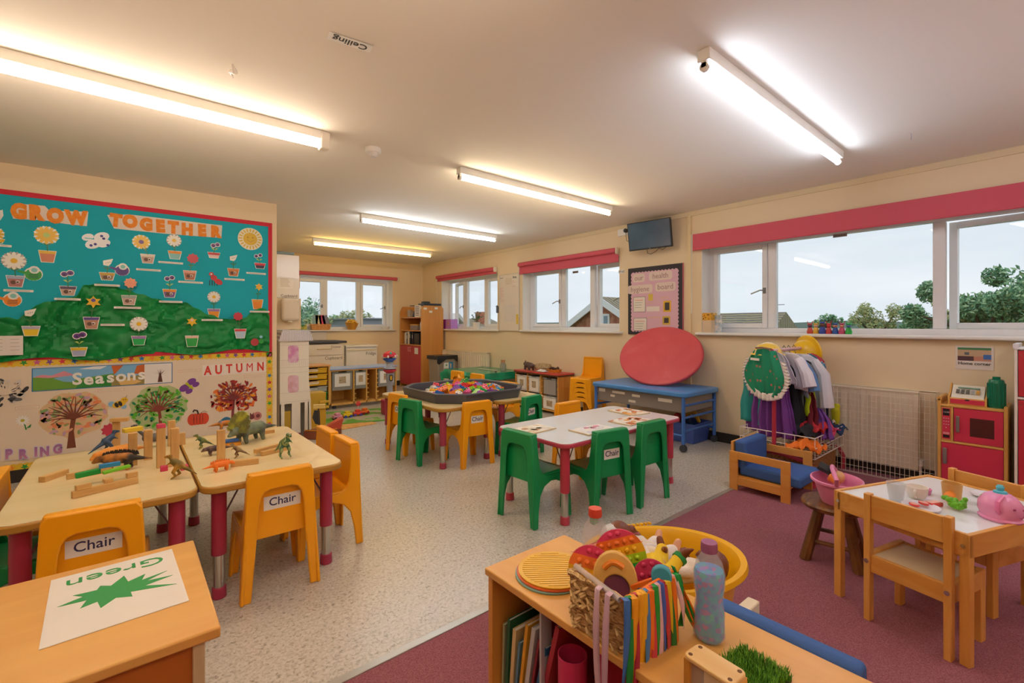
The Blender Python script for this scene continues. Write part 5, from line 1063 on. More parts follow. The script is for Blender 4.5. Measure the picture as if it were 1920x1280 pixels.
# ---- sill things (end window)
b = B(); b.box(0, .26, 0, .10, 0, .10); tag(ob('tissue_box', b, ramp_mat('grp', [(.4, '1E8A5A'), (.6, 'D8C84A')], tscale=14), None, (2.26, 8.80, 1.152), bev=.003), 'green and yellow patterned box on the kitchen windowsill', 'box')
t = thing('wicker_basket', 'orange wicker basket holding folders on the kitchen windowsill', 'basket', (2.78, 8.86, 1.152)); b = B(); b.prism([(-.16, 0), (.15, 0), (.18, .11), (-.19, .11)], -.05, .05, 'y'); ob('basket_body', b, ramp_mat('weave4', [(.35, 'C87F34'), (.6, 'E3A45A')], tscale=40, bump=.4), t, bev=.006)
for nm, c, x, rz in (('pale blue', '9CC4CC', -.12, -10), ('cream', 'E3D6B4', -.03, 8), ('pink', 'CE4A7A', .06, 20), ('grey', '8E8CA8', .13, 24)): b = B(); b.box(-.05, .05, -.004, .004, 0, .26); tag(ob('folder', b, M(c, .5), None, (2.78+x, 8.86, 1.17), (0, R(-rz*.6), 0)), '%s folder standing in the windowsill basket' % nm, 'folder')
t = thing('fruit_bowl', 'bowl of yellow toy bananas and fruit on the end windowsill', 'bowl', (3.36, 8.86, 1.152)); b = B(); b.lathe([(0, 0), (.07, 0), (.13, .13), (.12, .13), (.06, .01), (0, .01)], 20); ob('bowl', b, M('D2952E', .5), t, fix=True)
b = B(); rr = random.Random(6)
for k in range(16): a = rr.random()*6.3; q = rr.random()*.09; b.tube([(q*math.cos(a)-.045, q*math.sin(a)*.6, .13), (q*math.cos(a), q*math.sin(a)*.6, .16+rr.random()*.04), (q*math.cos(a)+.045, q*math.sin(a)*.6, .13)], .016, n=6)
ob('toy_fruit', b, M('E8B830', .4, .2, 20), t, kind='stuff')
lathe_thing('white_bowl', 'white bowl at the right end of the end windowsill', 'bowl', (4.05, 8.86, 1.152), [(0, 0), (.06, 0), (.09, .06), (.085, .06), (.05, .008), (0, .008)], WHITE)
# sill things on window wall
for i, (nm, c, y) in enumerate((('magenta', 'A83C9C', 8.0), ('lilac', 'C48AD8', 7.80))):
    t = thing('storage_cube', '%s fabric storage cube on the corner windowsill' % nm, 'box', (4.96, y, 1.167)); b = B(); b.box(-.08, .08, -.09, .09, 0, .19); ob('cube_body', b, M(c, .6, .12, 12), t, bev=.004); b = B(); b.disc((0, 0), .02, .002, 14, sy=1.8); ob('side_handle', b, M('D89A5A', .5), t, T=FR((-.081, 0, .11), (0, -1, 0), (0, 0, 1)))
def plant(label, x, y, z, n=60, s=1):
    t = thing('potted_plant', label, 'plant', (x, y, z)); b = B(); b.lathe([(0, 0), (.055, 0), (.07, .13), (.06, .13), (.05, .02), (0, .02)], 24); ob('plant_pot', b, M('E8E2DA', .4), t, fix=True)
    b = B(); rr = random.Random(5); st = B()
    for k in range(10):
        a = rr.random()*6.3; q = rr.uniform(.04, .13)*s; hh = rr.uniform(.22, .36)*s; P = [(0, 0, .1), (q*.5*math.cos(a), q*.5*math.sin(a), .1+hh*.4), (q*math.cos(a), q*math.sin(a), hh)]; st.tube(P, .003, n=5)
        for j in range(5):
            u = .4+.6*j/4; p = Vector(P[1]).lerp(Vector(P[2]), (u-.4)/.6); a2 = rr.random()*6.3; b.ell((p.x+.015*math.cos(a2), p.y+.015*math.sin(a2), p.z), (.02, .014, .006), n=8, T=None)
    ob('stems', st, M('6A7A4A', .7), t); ob('leaves', b, M('5A7A52', .5, .3, 20), t, kind='stuff')
plant('potted jade plant in a pale pot on the corner windowsill', 4.97, 6.98, 1.167, s=.9)
b = B(); b.box(-.06, .06, -.05, .05, 0, .13, 0); b.box(-.061, .061, -.051, .051, .13, .21, 1); tag(ob('spotted_box', b, [M('E2C9A8', .6), ramp_mat('leopard', [(.0, '3A2A10'), (.28, '3A2A10'), (.34, 'E8A82A')], tex='DOT', tscale=45)], None, (4.90, 2.50, 1.167)), 'tall box with a leopard spotted lid at the left end of the big windowsill', 'box')
b = B(); b.box(-.002, .0, -.085, .0, 0, .19); b.box(0, .07, -.002, 0, 0, .19); tag(ob('greeting_card', b, ramp_mat('cardart', [(.4, 'F0EEF0'), (.6, 'A8C8DC'), (.7, 'C88AA0')], tscale=22), None, (4.92, 2.45, 1.167), (0, 0, R(-8)), fix=True), 'standing white greeting card beside the leopard spotted box', 'card')
figs = [('C84A3A', '6A4A6A', 'maroon headed'), ('E8B43A', 'E8C0A0', 'yellow bodied'), ('3A50B0', '7A5040', 'tall blue'), ('C83A3A', 'D84048', 'red'), ('2E5AA8', 'D89A80', 'small blue'), ('C84870', 'E0A080', 'pink'), ('2AB84A', '5A80B0', 'green')]
for i, (bc, hc, nm) in enumerate(figs):
    y = 1.525-.05*i; s = 1.15 if i in (2,) else 1; t = thing('toy_figure', '%s peg doll on the big windowsill' % nm, 'toy figure', (4.875, y, 1.167), 0, 'peg dolls on the windowsill')
    b = B(); b.lathe([(0, 0), (.024*s, 0), (.026*s, .02), (.016*s, .055*s), (0, .06*s)], 14); ob('doll_body', b, M(bc, .4), t, fix=True)
    b = B(); b.ell((0, 0, .072*s), .019*s); b.ell((-.017, 0, .07*s), .006); ob('doll_head', b, M(hc, .5), t)
    b = B(); b.ell((0, 0, .086*s), (.02, .02, .011)); [b.cyl((0, q, .09*s), (0, q*1.5, .115*s), .003, n=5) for q in (-.014, .014)]; ob('doll_hat', b, M(bc, .5), t)
# ============================================================ low tray units near the kitchen
t = thing('tray_unit', 'narrow pine tray unit with yellow drawers by the paper playhouse', 'storage unit', (2.05, 6.93, 0)); w = .255; h = .66
b = B(); b.box(-w-.1, w+.01, -.02, .42, h-.02, h); ob('top_board', b, BEECHX, t, bev=.002)
obs('side_panel', [(x-.01, x+.01, 0, .4, .05, h-.02) for x in (-w+.01, w-.01)], OAK, t)
b = B(); b.box(-w, w, 0, .4, .05, .07); b.box(-w, w, .39, .4, .05, h); ob('carcass_board', b, OAK, t)
obs('castor', [B().cyl((x, y, 0), (x, y, .05), .025, n=10) for x in (-.2, .2) for y in (.05, .35)], DARK, t)
for k, (z, hh, c, al, cw) in enumerate(((.55, .075, 'E8B422', None, (.17, .035)), (.46, .075, 'E8B422', None, (.15, .03)), (.37, .075, 'E8B422', None, (.19, .035)), (.28, .075, 'B8BAB4', None, (.15, .03)), (.085, .18, '1E9A3C', None, (.28, .14)))):
    trayfront(t, FR((.0, -.001, z), (1, 0, 0), (0, 0, 1)), .42, hh, c, cw, al, '2A4A5A' if k == 4 else None, .36)
t = thing('tray_unit', 'long low tray unit with a pale blue top and three picture tubs', 'storage unit', (2.84, 6.95, 0)); w = .53; h = .59
b = B(); b.box(-w-.005, w+.01, -.02, .42, h-.015, h+.004); ob('top_board', b, M('9FB4E0', .35, .02), t, bev=.002)
obs('upright_panel', [(x-.01, x+.01, 0, .4, .05, h-.015) for x in (-w+.01, -.17, .03, .19, w-.01)]+[(-w, w, -.001, .4, h-.035, h-.015)], OAK, t)
b = B(); b.box(-w, w, 0, .4, .05, .08); b.box(-w, w, .39, .4, .05, h-.015); ob('carcass_board', b, OAK, t)
b = B()
for x in (-.16, .04, .20):
    for k in range(6): b.box(x, x+.03, .01, .38, .12+k*.07, .135+k*.07)
ob('tray_runner', b, OAK, t)
obs('castor', [B().cyl((x, y, 0), (x, y, .05), .025, n=10) for x in (-.45, .45) for y in (.05, .35)], DARK, t)
for x, ww, art in ((-.345, .30, '6A6A50'), (.0-.07+.01, .0, ''), (.36, .28, 'A8705A')):
    if ww: trayfront(t, FR((x, -.001, .27), (1, 0, 0), (0, 0, 1)), ww, .28, 'BFC4BE', (.23, .19), 1, art, .36)
trayfront(t, FR((-.065, -.001, .27), (1, 0, 0), (0, 0, 1)), .17, .28, 'BFC4BE', (.15, .19), 1, '9A6A4A', .36)
# paper playhouse tower
t = thing('cardboard_playhouse', 'tall white cardboard playhouse with scribbles at the end of the display wall', 'playhouse', (1.44, 5.64, 0)); w, d, h = .15, .16, 1.07
CB = M('F0E9DA', .75, .03, 12)
b = B(); b.box(-w, w, -d, d, .38, h)
for x0, x1 in ((-w, -w+.045), (-.03, .03+.03), (w-.045, w)): b.box(x0, x1, -d, -d+.01, 0, .38)
b.box(w-.01, w, -d, d, 0, .38); b.box(-w, -w+.01, -d, d, 0, .38); b.box(-w, w, d-.01, d, 0, .38); b.prism([(w, .0), (w+.03, 0), (w+.02, .4), (w, .62)], -d, -d+.012, 'y'); ob('house_wall', b, CB, t)
b = B(); b.prism([(-w-.02, h), (w+.04, h), (w-.0, h+.12), (-w+.02, h+.12)], -d-.03, d, 'y'); ob('house_roof', b, ramp_mat('shingle', [(.45, 'B9B4C0'), (.55, 'EFECEC')], tex='WAVE', tscale=22, rough=.8, dist=3), t)
for z, c in ((.93, 'D88AC0'), (.60, 'D8A4B0')): b = B(); b.prism(rrect(-.07, .04, z-.10, z+.09, .03), -d-.002, -d-.0005, 'y'); ob('painted_window', b, ramp_mat('paint'+c, [(.4, c), (.6, 'E8C8D8'), (.7, 'C88A60')], tscale=14), t)
b = B()
for z in (.40, .50, .72, .78, 1.02, .86):
    b.box(-w, w, -d-.001, -d, z, z+.002)
for k in range(14): b.box(-w+.02+.02*k, -w+.0215+.02*k, -d-.001, -d, .80, .86)
ob('printed_lines', b, M('BDB6B4', .7), t); b = B(); b.box(-w+.03, -.04, -d+.005, -d+.008, .1, .30, 0); ob('inner_panel', b, M('B8962A', .6), t)
# toys on the floor
t = thing('play_mat', 'green and grey landscape play mat on the floor near the tray units', 'mat', (2.40, 6.22, .001), R(-14)); b = B(); b.prism(rrect(-.42, .55, -.48, .45, .03), 0, .008, 'z'); ob('mat', b, ramp_mat('mat_green', [(.35, '5E9A34'), (.47, '7AAE48'), (.5, 'A8A08A'), (.7, 'B4AC98')], tscale=3.4, const=True, rough=.8), t)
t = thing('play_mat', 'orange tan landscape play mat partly under the green one', 'mat', (1.98, 5.94, .0005), R(8)); b = B(); b.prism(rrect(-.40, .42, -.42, .40, .03), 0, .005, 'z'); ob('mat', b, ramp_mat('mat_tan', [(.35, 'C98A3A'), (.5, 'D9A860'), (.7, 'C87A3A')], tscale=5, rough=.8), t)
t = thing('toy_ship', 'brown toy pirate ship on the floor beyond the dinosaur table', 'toy ship', (1.70, 5.27, 0), R(-15))
b = B(); hull = [(-.20, 0), (.10, 0), (.16, .0), (.17, .09), (.12, .10), (-.17, .10), (-.24, .13)]
b.prism([(-.22, -.0), (-.10, -.07), (.12, -.08), (.17, -.03), (.17, .05), (.10, .08), (-.10, .07)], 0, .095, 'z'); ob('hull', b, M('8A4A30', .5, .08, 20), t, bev=.006)
b = B(); b.prism([(.02, .095), (.16, .095), (.19, .21), (.13, .19), (.02, .13)], -.07, .065, 'y'); ob('stern_castle', b, M('C8503A', .45), t, bev=.004)
b = B(); b.cyl((-.06, 0, .09), (-.07, 0, .36), .008, n=8, mi=0); b.prism([(-.10, .16), (-.05, .15), (-.055, .30), (-.11, .31), (-.13, .23)], -.006, .006, 'y', 1); b.box(-.12, 0, -.03, .03, .33, .37, 2); ob('mast', b, [M('4A3A2A', .6), M('2A2C30', .5), M('E0C070', .5)], t)
b = B(); [b.cyl((x, -.081, .05), (x, -.084, .05), .016, n=12) for x in (-.02, .10)]; b.tube([(-.2, -.0, .1), (-.1, -.07, .1), (.1, -.08, .1), (.17, -.03, .1)], .006, n=5); ob('trim_rail', b, M('E8A020', .4), t)
def toycar(label, x, y, rz, c1, c2, z=.009):
    t = thing('toy_vehicle', label, 'toy vehicle', (x, y, z), R(rz)); b = B(); b.box(-.06, .06, -.03, .03, .015, .055); b.box(-.03, .035, -.026, .026, .055, .085); ob('vehicle_body', b, M(c1, .35), t, bev=.008)
    for sx in (-.038, .038):
        for sy in (-.033, .033): b = B(); b.cyl((sx, sy-.007, .018), (sx, sy+.007, .018), .018, n=14); ob('wheel', b, M(c2, .4), t)
toycar('pink and black toy vehicle at the left of the toy train row', 2.13, 6.12, 10, 'E89AB8', '2A2A30'); toycar('yellow toy carriage with blue wheels on the mat', 2.28, 6.17, 5, 'E8C81E', '3A50B8'); toycar('red toy carriage with purple wheels on the mat', 2.43, 6.20, -5, 'D8402E', '6A4AA0')
toycar('orange and red toy carriage at the right end of the train row', 2.55, 6.25, 20, 'E8762A', 'A02A3A')
t = thing('toy_windmill', 'small red round flower toy above the toy carriages', 'toy', (2.47, 6.27, .009)); b = B(); b.cyl((0, 0, 0), (0, 0, .12), .006, n=8); ob('stand', b, M('E8E0D8', .5), t); b = B(); [b.ell((.024*math.cos(k*PI/3), 0, .15+.024*math.sin(k*PI/3)), (.014, .006, .014), n=8) for k in range(6)]; b.ell((0, -.004, .15), (.012, .006, .012)); ob('flower_wheel', b, M('E04A4A', .4), t)
toycar('dark red toy vehicle by the pirate ship bow', 1.42, 5.30, 60, '7A2A3A', '2A2A3A', 0)
# rescue tower toy
t = thing('toy_tower', 'tall grey toy lookout tower with red roof and base on the mat', 'toy tower', (2.83, 6.05, .009), R(-8))
b = B(); b.box(-.10, .10, -.09, .09, 0, .20); ob('tower_base', b, M('B01E4A', .4), t, bev=.012); b = B(); b.disc((0, 0), .02, .002, 14, sy=1.6); ob('base_badge', b, M('E8A81E', .4), t, T=FR((-.02, -.0905, .12), (1, 0, 0), (0, 0, 1)))
b = B(); b.lathe([(0, .2), (.06, .2), (.045, .25), (.042, .40), (.06, .56), (.03, .58)], 8); ob('tower_shaft', b, M('9A9EA8', .4, .05), t, smooth=20)
b = B(); b.prism(rrect(-.025, .025, .46, .55, .02), -.066, -.055, 'y', 0); b.prism(rrect(-.014, .014, .475, .535, .012), -.068, -.06, 'y', 1); ob('tower_badge', b, [M('3A3E48', .4), M('E8B01E', .4)], t)
b = B(); b.lathe([(0, .57), (.05, .57), (.09, .60), (.092, .615), (.0, .62)], 20, mi=0); b.lathe([(.03, .62), (.088, .63), (.085, .645), (.03, .65)], 20, mi=1); b.lathe([(0, .65), (.05, .65), (.045, .70), (.06, .72), (0, .73)], 10, mi=1); ob('tower_deck', b, [M('C8304A', .4), M('A8AEB8', .3)], t)
b = B(); b.lathe([(0, .72), (.05, .725), (.10, .765), (.085, .775), (.04, .75), (0, .75)], 6); ob('blue_deck', b, M('3A6AC8', .4), t); b = B(); b.cyl((0, 0, .74), (0, 0, .80), .04, n=12); ob('cabin', b, M('8A5A5A', .4), t)
b = B(); b.lathe([(.10, .795), (.105, .80), (.085, .845), (.03, .875), (0, .88)], 10, mi=0); [b.ell((.10*math.cos(a), .10*math.sin(a), .80), (.014, .014, .02), n=8, mi=1) for a in (0, 1.05, 2.1, 3.14, 4.2, 5.25)]; b.ell((-.01, -.085, .85), (.016, .012, .022), n=10, mi=2); ob('tower_roof', b, [M('C82838', .3), M('F0E8E4', .4), M('5AB0A0', .4)], t)
# small wooden stack by playhouse
t = thing('toy_garage', 'mustard coloured wooden box beside the white playhouse', 'toy box', (1.80, 5.95, 0)); b = B(); b.box(-.12, .10, -.1, .1, 0, .42); b.box(.02, .13, -.12, -.1, .22, .25); b.box(.02, .13, -.12, -.1, .29, .32); ob('box_body', b, M('C8A22E', .5, .05), t, bev=.006)
for i, (c, nm) in enumerate((('3A5AB8', 'blue'), ('F0EEEA', 'white'), ('2A8A4A', 'green'))): b = B(); b.box(0, .12, 0, .2, 0, .06); tag(ob('plastic_box', b, M(c, .4), None, (1.70, 6.55, .30+i*.09), bev=.004), '%s plastic box stacked between the playhouse and the yellow drawers' % nm, 'box', 'boxes by the playhouse')
b = B(); b.box(0, .14, 0, .22, 0, .3); tag(ob('box', b, M('B8963A', .6), None, (1.69, 6.54, 0), bev=.004), 'mustard box under the stacked plastic boxes', 'box')
# ============================================================ ceiling items
t = thing('smoke_detector', 'white round smoke detector on the ceiling', 'smoke detector', (1.37, 3.20, H)); b = B(); b.lathe([(0, -.034), (.05, -.034), (.056, -.026), (.056, -.001), (0, -.001)], 28); ob('detector_base', b, M('F2EEE8', .4), t, fix=True); b = B(); b.lathe([(0, -.062), (.022, -.062), (.032, -.05), (.034, -.034), (0, -.033)], 20); ob('sensor_head', b, M('E2DED8', .3), t, fix=True)
t = thing('word_label', 'laminated card with the word Ceiling stuck on the ceiling', 'label', T=FR((.775, 2.06, H-.004), (.99, -.12, 0), (-.12, -.99, 0)) @ Matrix.Rotation(PI, 4, 'Z')); b = B(); b.rect(-.095, .095, -.03, .03, .001); ob('card', b, M('FBF8F2', .3), t); TXT('lettering', 'Ceiling', .055, M('33302E', .6), t, Matrix.Translation((0, 0, .0016)), off=.0006)
b = B(); b.tube([(0, 0, 0), (.015, .03, -.02), (.0, .065, -.008), (.018, .10, -.02)], [.004, .014, .009, .003], n=6); tag(ob('tape_scrap', b, M('EFE6DA', .25), None, (.40, 2.60, H-.004)), 'curled scrap of clear tape hanging from the ceiling', 'tape')
b = B(); b.tube([(0, 0, 0), (0, 0, -.015), (.012, 0, -.028), (.0, 0, -.042), (-.012, 0, -.034)], .0018, n=6); tag(ob('ceiling_hook', b, M('B8B4B4', .4), None, (4.0, .66, H)), 'small wire hook in the ceiling above the big window', 'hook')
# ============================================================ dressing up rail
RM = M('C23A50', .35); t = thing('clothes_rail', 'red tubular dressing up rail with a white wire basket', 'clothes rail', (4.40, 1.52, 0))
b = B()
for sx in (-.36, .36): b = B(); b.tube([(sx, -.28, 0), (sx, -.285, .12), (sx, -.25, .19), (sx, -.0, .22), (sx, .25, .19), (sx, .285, .12), (sx, .28, 0)], .017, n=10); b.cyl((sx, 0, .2), (sx, 0, 1.04), .016, n=10); ob('end_frame', b, RM, t)
b = B(); b.cyl((-.40, 0, 1.04), (.40, 0, 1.04), .015, n=12); ob('hanging_rail', b, ramp_mat('striped_rail', [(.4, 'C83A50'), (.5, 'F0E6E4')], tex='WAVE', tscale=14, rough=.4), t)
b = B(); b.cyl((-.36, 0, .22), (.36, 0, .22), .014, n=10); ob('cross_bar', b, RM, t)
WW = M('F2ECE4', .35); b = B(); X0b, X1b, Y0b, Y1b, Z0b, Z1b = -.36, .34, -.29, .27, .22, .38
for i in range(11):
    x = X0b+(X1b-X0b)*i/10
    b.tube([(x, Y0b, Z1b), (x, Y0b, Z0b), (x, Y1b, Z0b), (x, Y1b, Z1b)], .0028, n=5)
for i in range(9): y = Y0b+(Y1b-Y0b)*i/8; b.tube([(X0b, y, Z1b), (X0b, y, Z0b), (X1b, y, Z0b), (X1b, y, Z1b)], .0028, n=5)
for z in (Z0b, (Z0b+Z1b)/2, Z1b): b.tube([(X0b, Y0b, z), (X1b, Y0b, z), (X1b, Y1b, z), (X0b, Y1b, z), (X0b, Y0b, z)], .004, n=6)
ob('wire_basket', b, WW, t)
t = thing('wicker_crate', 'brown wicker basket on the floor under the dressing up rail', 'basket', (4.42, 1.45, .003)); b = B(); b.prism([(-.26, 0), (.26, 0), (.28, .18), (-.28, .18)], -.18, .18, 'y'); ob('basket_body', b, ramp_mat('weave5', [(.35, '6A4422'), (.6, 'B07A44')], tscale=50, rough=.8, bump=.6, scale=(1, 1, 3)), t, bev=.01)
def garment(name, label, x, y, ztop, L, w0, w1, mat, tilt=0, folds=5, fa=.018, extra=None, sleeves=None, thick=.004):
    """cloth hung across the rail: local plane is the YZ plane"""
    t = thing(name, label, 'clothing', (x, y, 0), R(tilt))
    def fn(u, v):
        z = ztop-L*v; w = w0+(w1-w0)*min(1, v*1.3)**.8
        if v < .12: w *= .45+.55*(v/.12)**.6
        return (fa*(v**.6)*math.sin(u*PI*2*folds*.5+x*20)+.012*noise.noise(Vector((u*4, v*4, x*9))), (u-.5)*w+.01*noise.noise(Vector((v*5, x, u))), z+.012*math.sin(u*9)*v)
    def fb(u, v): p = fn(u, v); return (p[0]+.03+.03*v, p[1]*.97, p[2]-.01)
    b = B(); b.grid(fn, 28, 20); b.grid(fb, 20, 14); ob('cloth_body', b, mat, t, solid=thick)
    if sleeves:
        for s in (-1, 1): b = B(); b.tube([(0, s*w0*.42, ztop-.05), (-.01, s*(w0*.5+.06), ztop-.16), (-.01, s*(w0*.5+.09), ztop-sleeves[0])], [.03, .045, .05], n=10); ob('sleeve', b, sleeves[1] if len(sleeves) > 1 else mat, t)
    return t
WHC = M('E8E2EC', .9, .05, 10)
# apron
AP = ramp_mat('holly_print', [(.0, 'C07A6A'), (.16, 'B06A5A'), (.20, '108A66')], tex='DOT', tscale=17, rough=.8)
t = thing('apron', 'green patterned apron with a cream lace frill hanging at the front of the rail', 'clothing', (3.96, 1.56, 0), R(-36))
def apx(v): return .155+.125*min(1, v*1.9)**.8 if v < .62 else .28*math.cos((v-.62)/.38*PI/2*.80)**.6
def apf(u, v): return (.014*math.sin(u*22+v*3)*(.4+.6*(1-v))-.02*math.sin(v*PI)*.8, (u-.5)*2*apx(v)*.88, 1.06-.36*v-.02*abs(u-.5)*2)
b = B(); b.grid(apf, 40, 24); ob('apron_panel', b, AP, t, solid=.002)
b = B()
def frill(u, v):
    # follow outline from left-top round the bottom to right-top
    if u < .35: vv = .25+u/.35*.65; s = -1; y, z = s*apx(vv)*.88, 1.06-.36*vv; o = (s*1, -.15)
    elif u > .65: vv = .25+(1-u)/.35*.65; s = 1; y, z = s*apx(vv)*.88, 1.06-.36*vv; o = (s*1, -.15)
    else: q = (u-.35)/.3; y = (q-.5)*2*apx(.9)*.88; z = 1.06-.36*(.9+.1*math.sin(q*PI)); o = ((q-.5)*1.6, -1)
    n_ = math.hypot(*o); w_ = .06*v
    return (.009*math.sin(u*170)*v-.004, y+o[0]/n_*w_, z+o[1]/n_*w_)
b.grid(frill, 520, 4); ob('lace_frill', b, M('EADCD8', .9, .08, 60, bump=.3), t, solid=.0015)
b = B(); b.box(-.03, -.026, .03, .15, .955, .975); ob('pocket_trim', b, M('F0E4E0', .8), t); b = B(); b.tube([(-.012, -.10, 1.058), (-.02, 0, 1.065), (-.012, .10, 1.058)], .008, n=6); ob('waistband', b, M('8A6A5A', .8), t)
WHL = M('E6E0EC', .9, .06, 50, bump=.3)
garment('lace_dress', 'white lace dress hanging behind the green apron', 4.10, 1.60, 1.04, .26, .3, .50, WHL, -30, 7)
garment('purple_skirt', 'purple net skirt hanging low beneath the green apron', 4.12, 1.60, .88, .55, .25, .42, M('7A3E98', .7, .15, 12), -20, 11, .02)
garment('teal_costume', 'teal costume showing below the lace on the left of the rail', 4.16, 1.66, .95, .55, .25, .42, M('1E9090', .6, .1), -10, 6)
garment('black_trousers', 'black dressing up trousers with red lining in the middle of the rail', 4.20, 1.48, .92, .58, .14, .22, M('22242C', .8), -20, 4)
garment('black_trousers', 'second pair of dark trousers hanging further right on the rail', 4.26, 1.42, .92, .62, .12, .16, M('262832', .8), -20, 3)
garment('white_shirt', 'white collared shirt with short sleeves on the rail', 4.22, 1.50, 1.02, .30, .30, .42, WHC, -25, 4, .014, None, (.26,))
garment('police_shirt', 'pale blue shirt with darker blue sleeves on the rail', 4.30, 1.50, 1.0, .34, .30, .40, M('A8C0DC', .8), -25, 4, .014, None, (.28, M('5E8AC0', .8)))
t = garment('high_visibility_vest', 'bright yellow high visibility vest hanging on the rail', 4.26, 1.40, .88, .38, .18, .20, M('C8E81E', .6, .04), -30, 3, .01)
b = B(); b.box(-.016, -.012, -.02, .0, .52, .86, 0); b.box(-.017, -.013, -.045, -.022, .52, .86, 1); ob('reflective_trim', b, [M('B83A3A', .5), M('8AA09A', .4)], t)
garment('grey_jacket', 'light grey jacket with dark cuffs at the wall end of the rail', 4.44, 1.46, 1.0, .50, .30, .36, M('D2D0DA', .85), -20, 4, .014, None, (.42, M('DAD8E0', .85)))
garment('navy_costume', 'navy dressing up outfit hanging low near the radiator', 4.50, 1.38, .78, .40, .16, .18, M('1E2438', .8), -25, 3)
garment('blue_striped_dress', 'blue and red striped dress nearest the wall end of the rail', 4.62, 1.48, 1.0, .38, .28, .40, ramp_mat('stripe_cloth', [(.4, '4A9AB8'), (.5, 'E0DEE4'), (.6, 'C84050')], tex='WAVE', tscale=18), -15, 4)
garment('purple_cloth', 'crumpled purple cloth spilling over the wire basket', 4.30, 1.30, .58, .24, .10, .24, M('7E4AA8', .7, .12, 20), -40, 7, .03)
garment('tartan_scarf', 'dark red cape hanging between the trousers and the purple cloth', 4.24, 1.36, .76, .36, .08, .16, M('7A1E30', .8), -30, 3)
rr = random.Random(12)
for i, (nm, c) in enumerate((('orange flame', 'F07A1A'), ('black', '22242C'), ('red', 'D03038'), ('golden', 'D89A2A'), ('pink', 'E0507A'), ('white', 'E8E0DC'), ('navy blue', '24406A'))):
    cx, cy = 4.10+.09*i, 1.31+.06*(i % 2)
    b = B(); b.grid(lambda u, v, i=i, cx=cx, cy=cy: (cx+(u-.5)*.22+.02*math.sin(v*12+i), cy+(v-.5)*.2+.015*math.sin(u*11), .35+.03*(i % 3)+(.0 if i else -.06)+.07*math.sin(u*PI)*math.sin(v*PI)+.06*noise.noise(Vector((u*5+i, v*5, i)))), 16, 16)
    tag(ob('dressing_up_cloth', b, M(c, .7, .15, 20), None, solid=.004), 'crumpled %s cloth lying in the wire basket of the rail' % nm, 'clothing')
blob_ = blob('soft_toy', [((0, 0, 0), (0, 0, .08), .03, .035), ((0, 0, .08), (.02, 0, .12), .02, .03), ((0, 0, 0), (.0, .02, -.06), .02, .02)], M('C8C81E', .8), .006, None, TR(4.72, 1.28, .42)); tag(blob_, 'yellow green soft toy hooked at the right end of the wire basket', 'soft toy')
# hats
t = thing('yellow_helmet', 'yellow hard hat hanging from the wall end of the rail', 'hat', T=Matrix.Translation((4.74, 1.50, 1.0)) @ Matrix.Rotation(R(-120), 4, 'Z') @ Matrix.Rotation(R(95), 4, 'X')); b = B(); b.lathe([(.155, 0), (.15, .008), (.118, .012), (.112, .06), (.08, .11), (.03, .132), (0, .134)], 32); ob('helmet_shell', b, M('F0C020', .3), t, fix=True, solid=.003); b = B(); b.tube([(-.11*math.cos(a), 0, .02+.125*math.sin(a)) for a in [PI*k/10 for k in range(11)]], .012, n=6); ob('ridge', b, M('F0C830', .3), t)
t = thing('yellow_helmet', 'yellow toy hard hat behind the top of the green apron', 'hat', T=Matrix.Translation((4.12, 1.60, 1.00)) @ Matrix.Rotation(R(-40), 4, 'Z')); b = B(); b.lathe([(.13, 0), (.125, .008), (.105, .012), (.10, .04), (.07, .08), (.03, .094), (0, .096)], 32); ob('helmet_shell', b, M('F0C84A', .35), t, fix=True, solid=.003); b = B(); b.tube([(.10*math.cos(a), 0, .005+.09*math.sin(a)) for a in [PI*k/10 for k in range(11)]], .01, n=6); ob('ridge', b, M('F6F0E0', .35), t)
b = B()
for k in range(2): b.cyl((0, 0, 0), (0, 0, .002), .001)
for i, (x, nm) in enumerate(((4.24, 'black'), (4.34, 'grey'), (4.46, 'dark'))):
    b = B(); b.tube([(0, 0, .035), (0, .018, .055), (0, .03, .035), (0, .02, .015), (0, 0, -.01), (0, 0, -.03)], .0025, n=6); b.tube([(0, -.17, -.10), (0, -.05, -.045), (0, 0, -.03), (0, .05, -.045), (0, .17, -.10)], .007, n=6)
    tag(ob('coat_hanger', b, BLACK, None, (x, 1.505, 1.02), (0, 0, R(-25))), 'black plastic coat hanger on the rail, %s' % ('left one', 'middle one', 'right one')[i], 'hanger', 'coat hangers')
# ============================================================ display boards on the partition wall
YB = 5.34
def Z1(zx, zy): return on_y(zx/3.556, 340+zy/3.556, YB)
def Z2(zx, zy): return on_y(zx/3.692, 640+zy/3.692, YB)
BT = lambda off: WF(0, 0, YB, off)          # board plane: local x = world x, y = world z
top = thing('display_board', 'turquoise Grow Together display board with red border and green paper hills', 'display board', T=BT(0))
b = B(); b.box(-2.2, 1.145, .985, 2.275, 0, .012, 0)
ob('turquoise_backing', b, M('14AEC2', .8, .05, 2), top)
b = B(); b.box(-2.2, 1.178, 2.27, 2.31, 0, .016); b.box(1.142, 1.178, 1.01, 2.27, 0, .016); b.box(-2.2, 1.178, .965, 1.01, 0, .016); ob('red_border', b, M('D02C40', .8, .03), top)
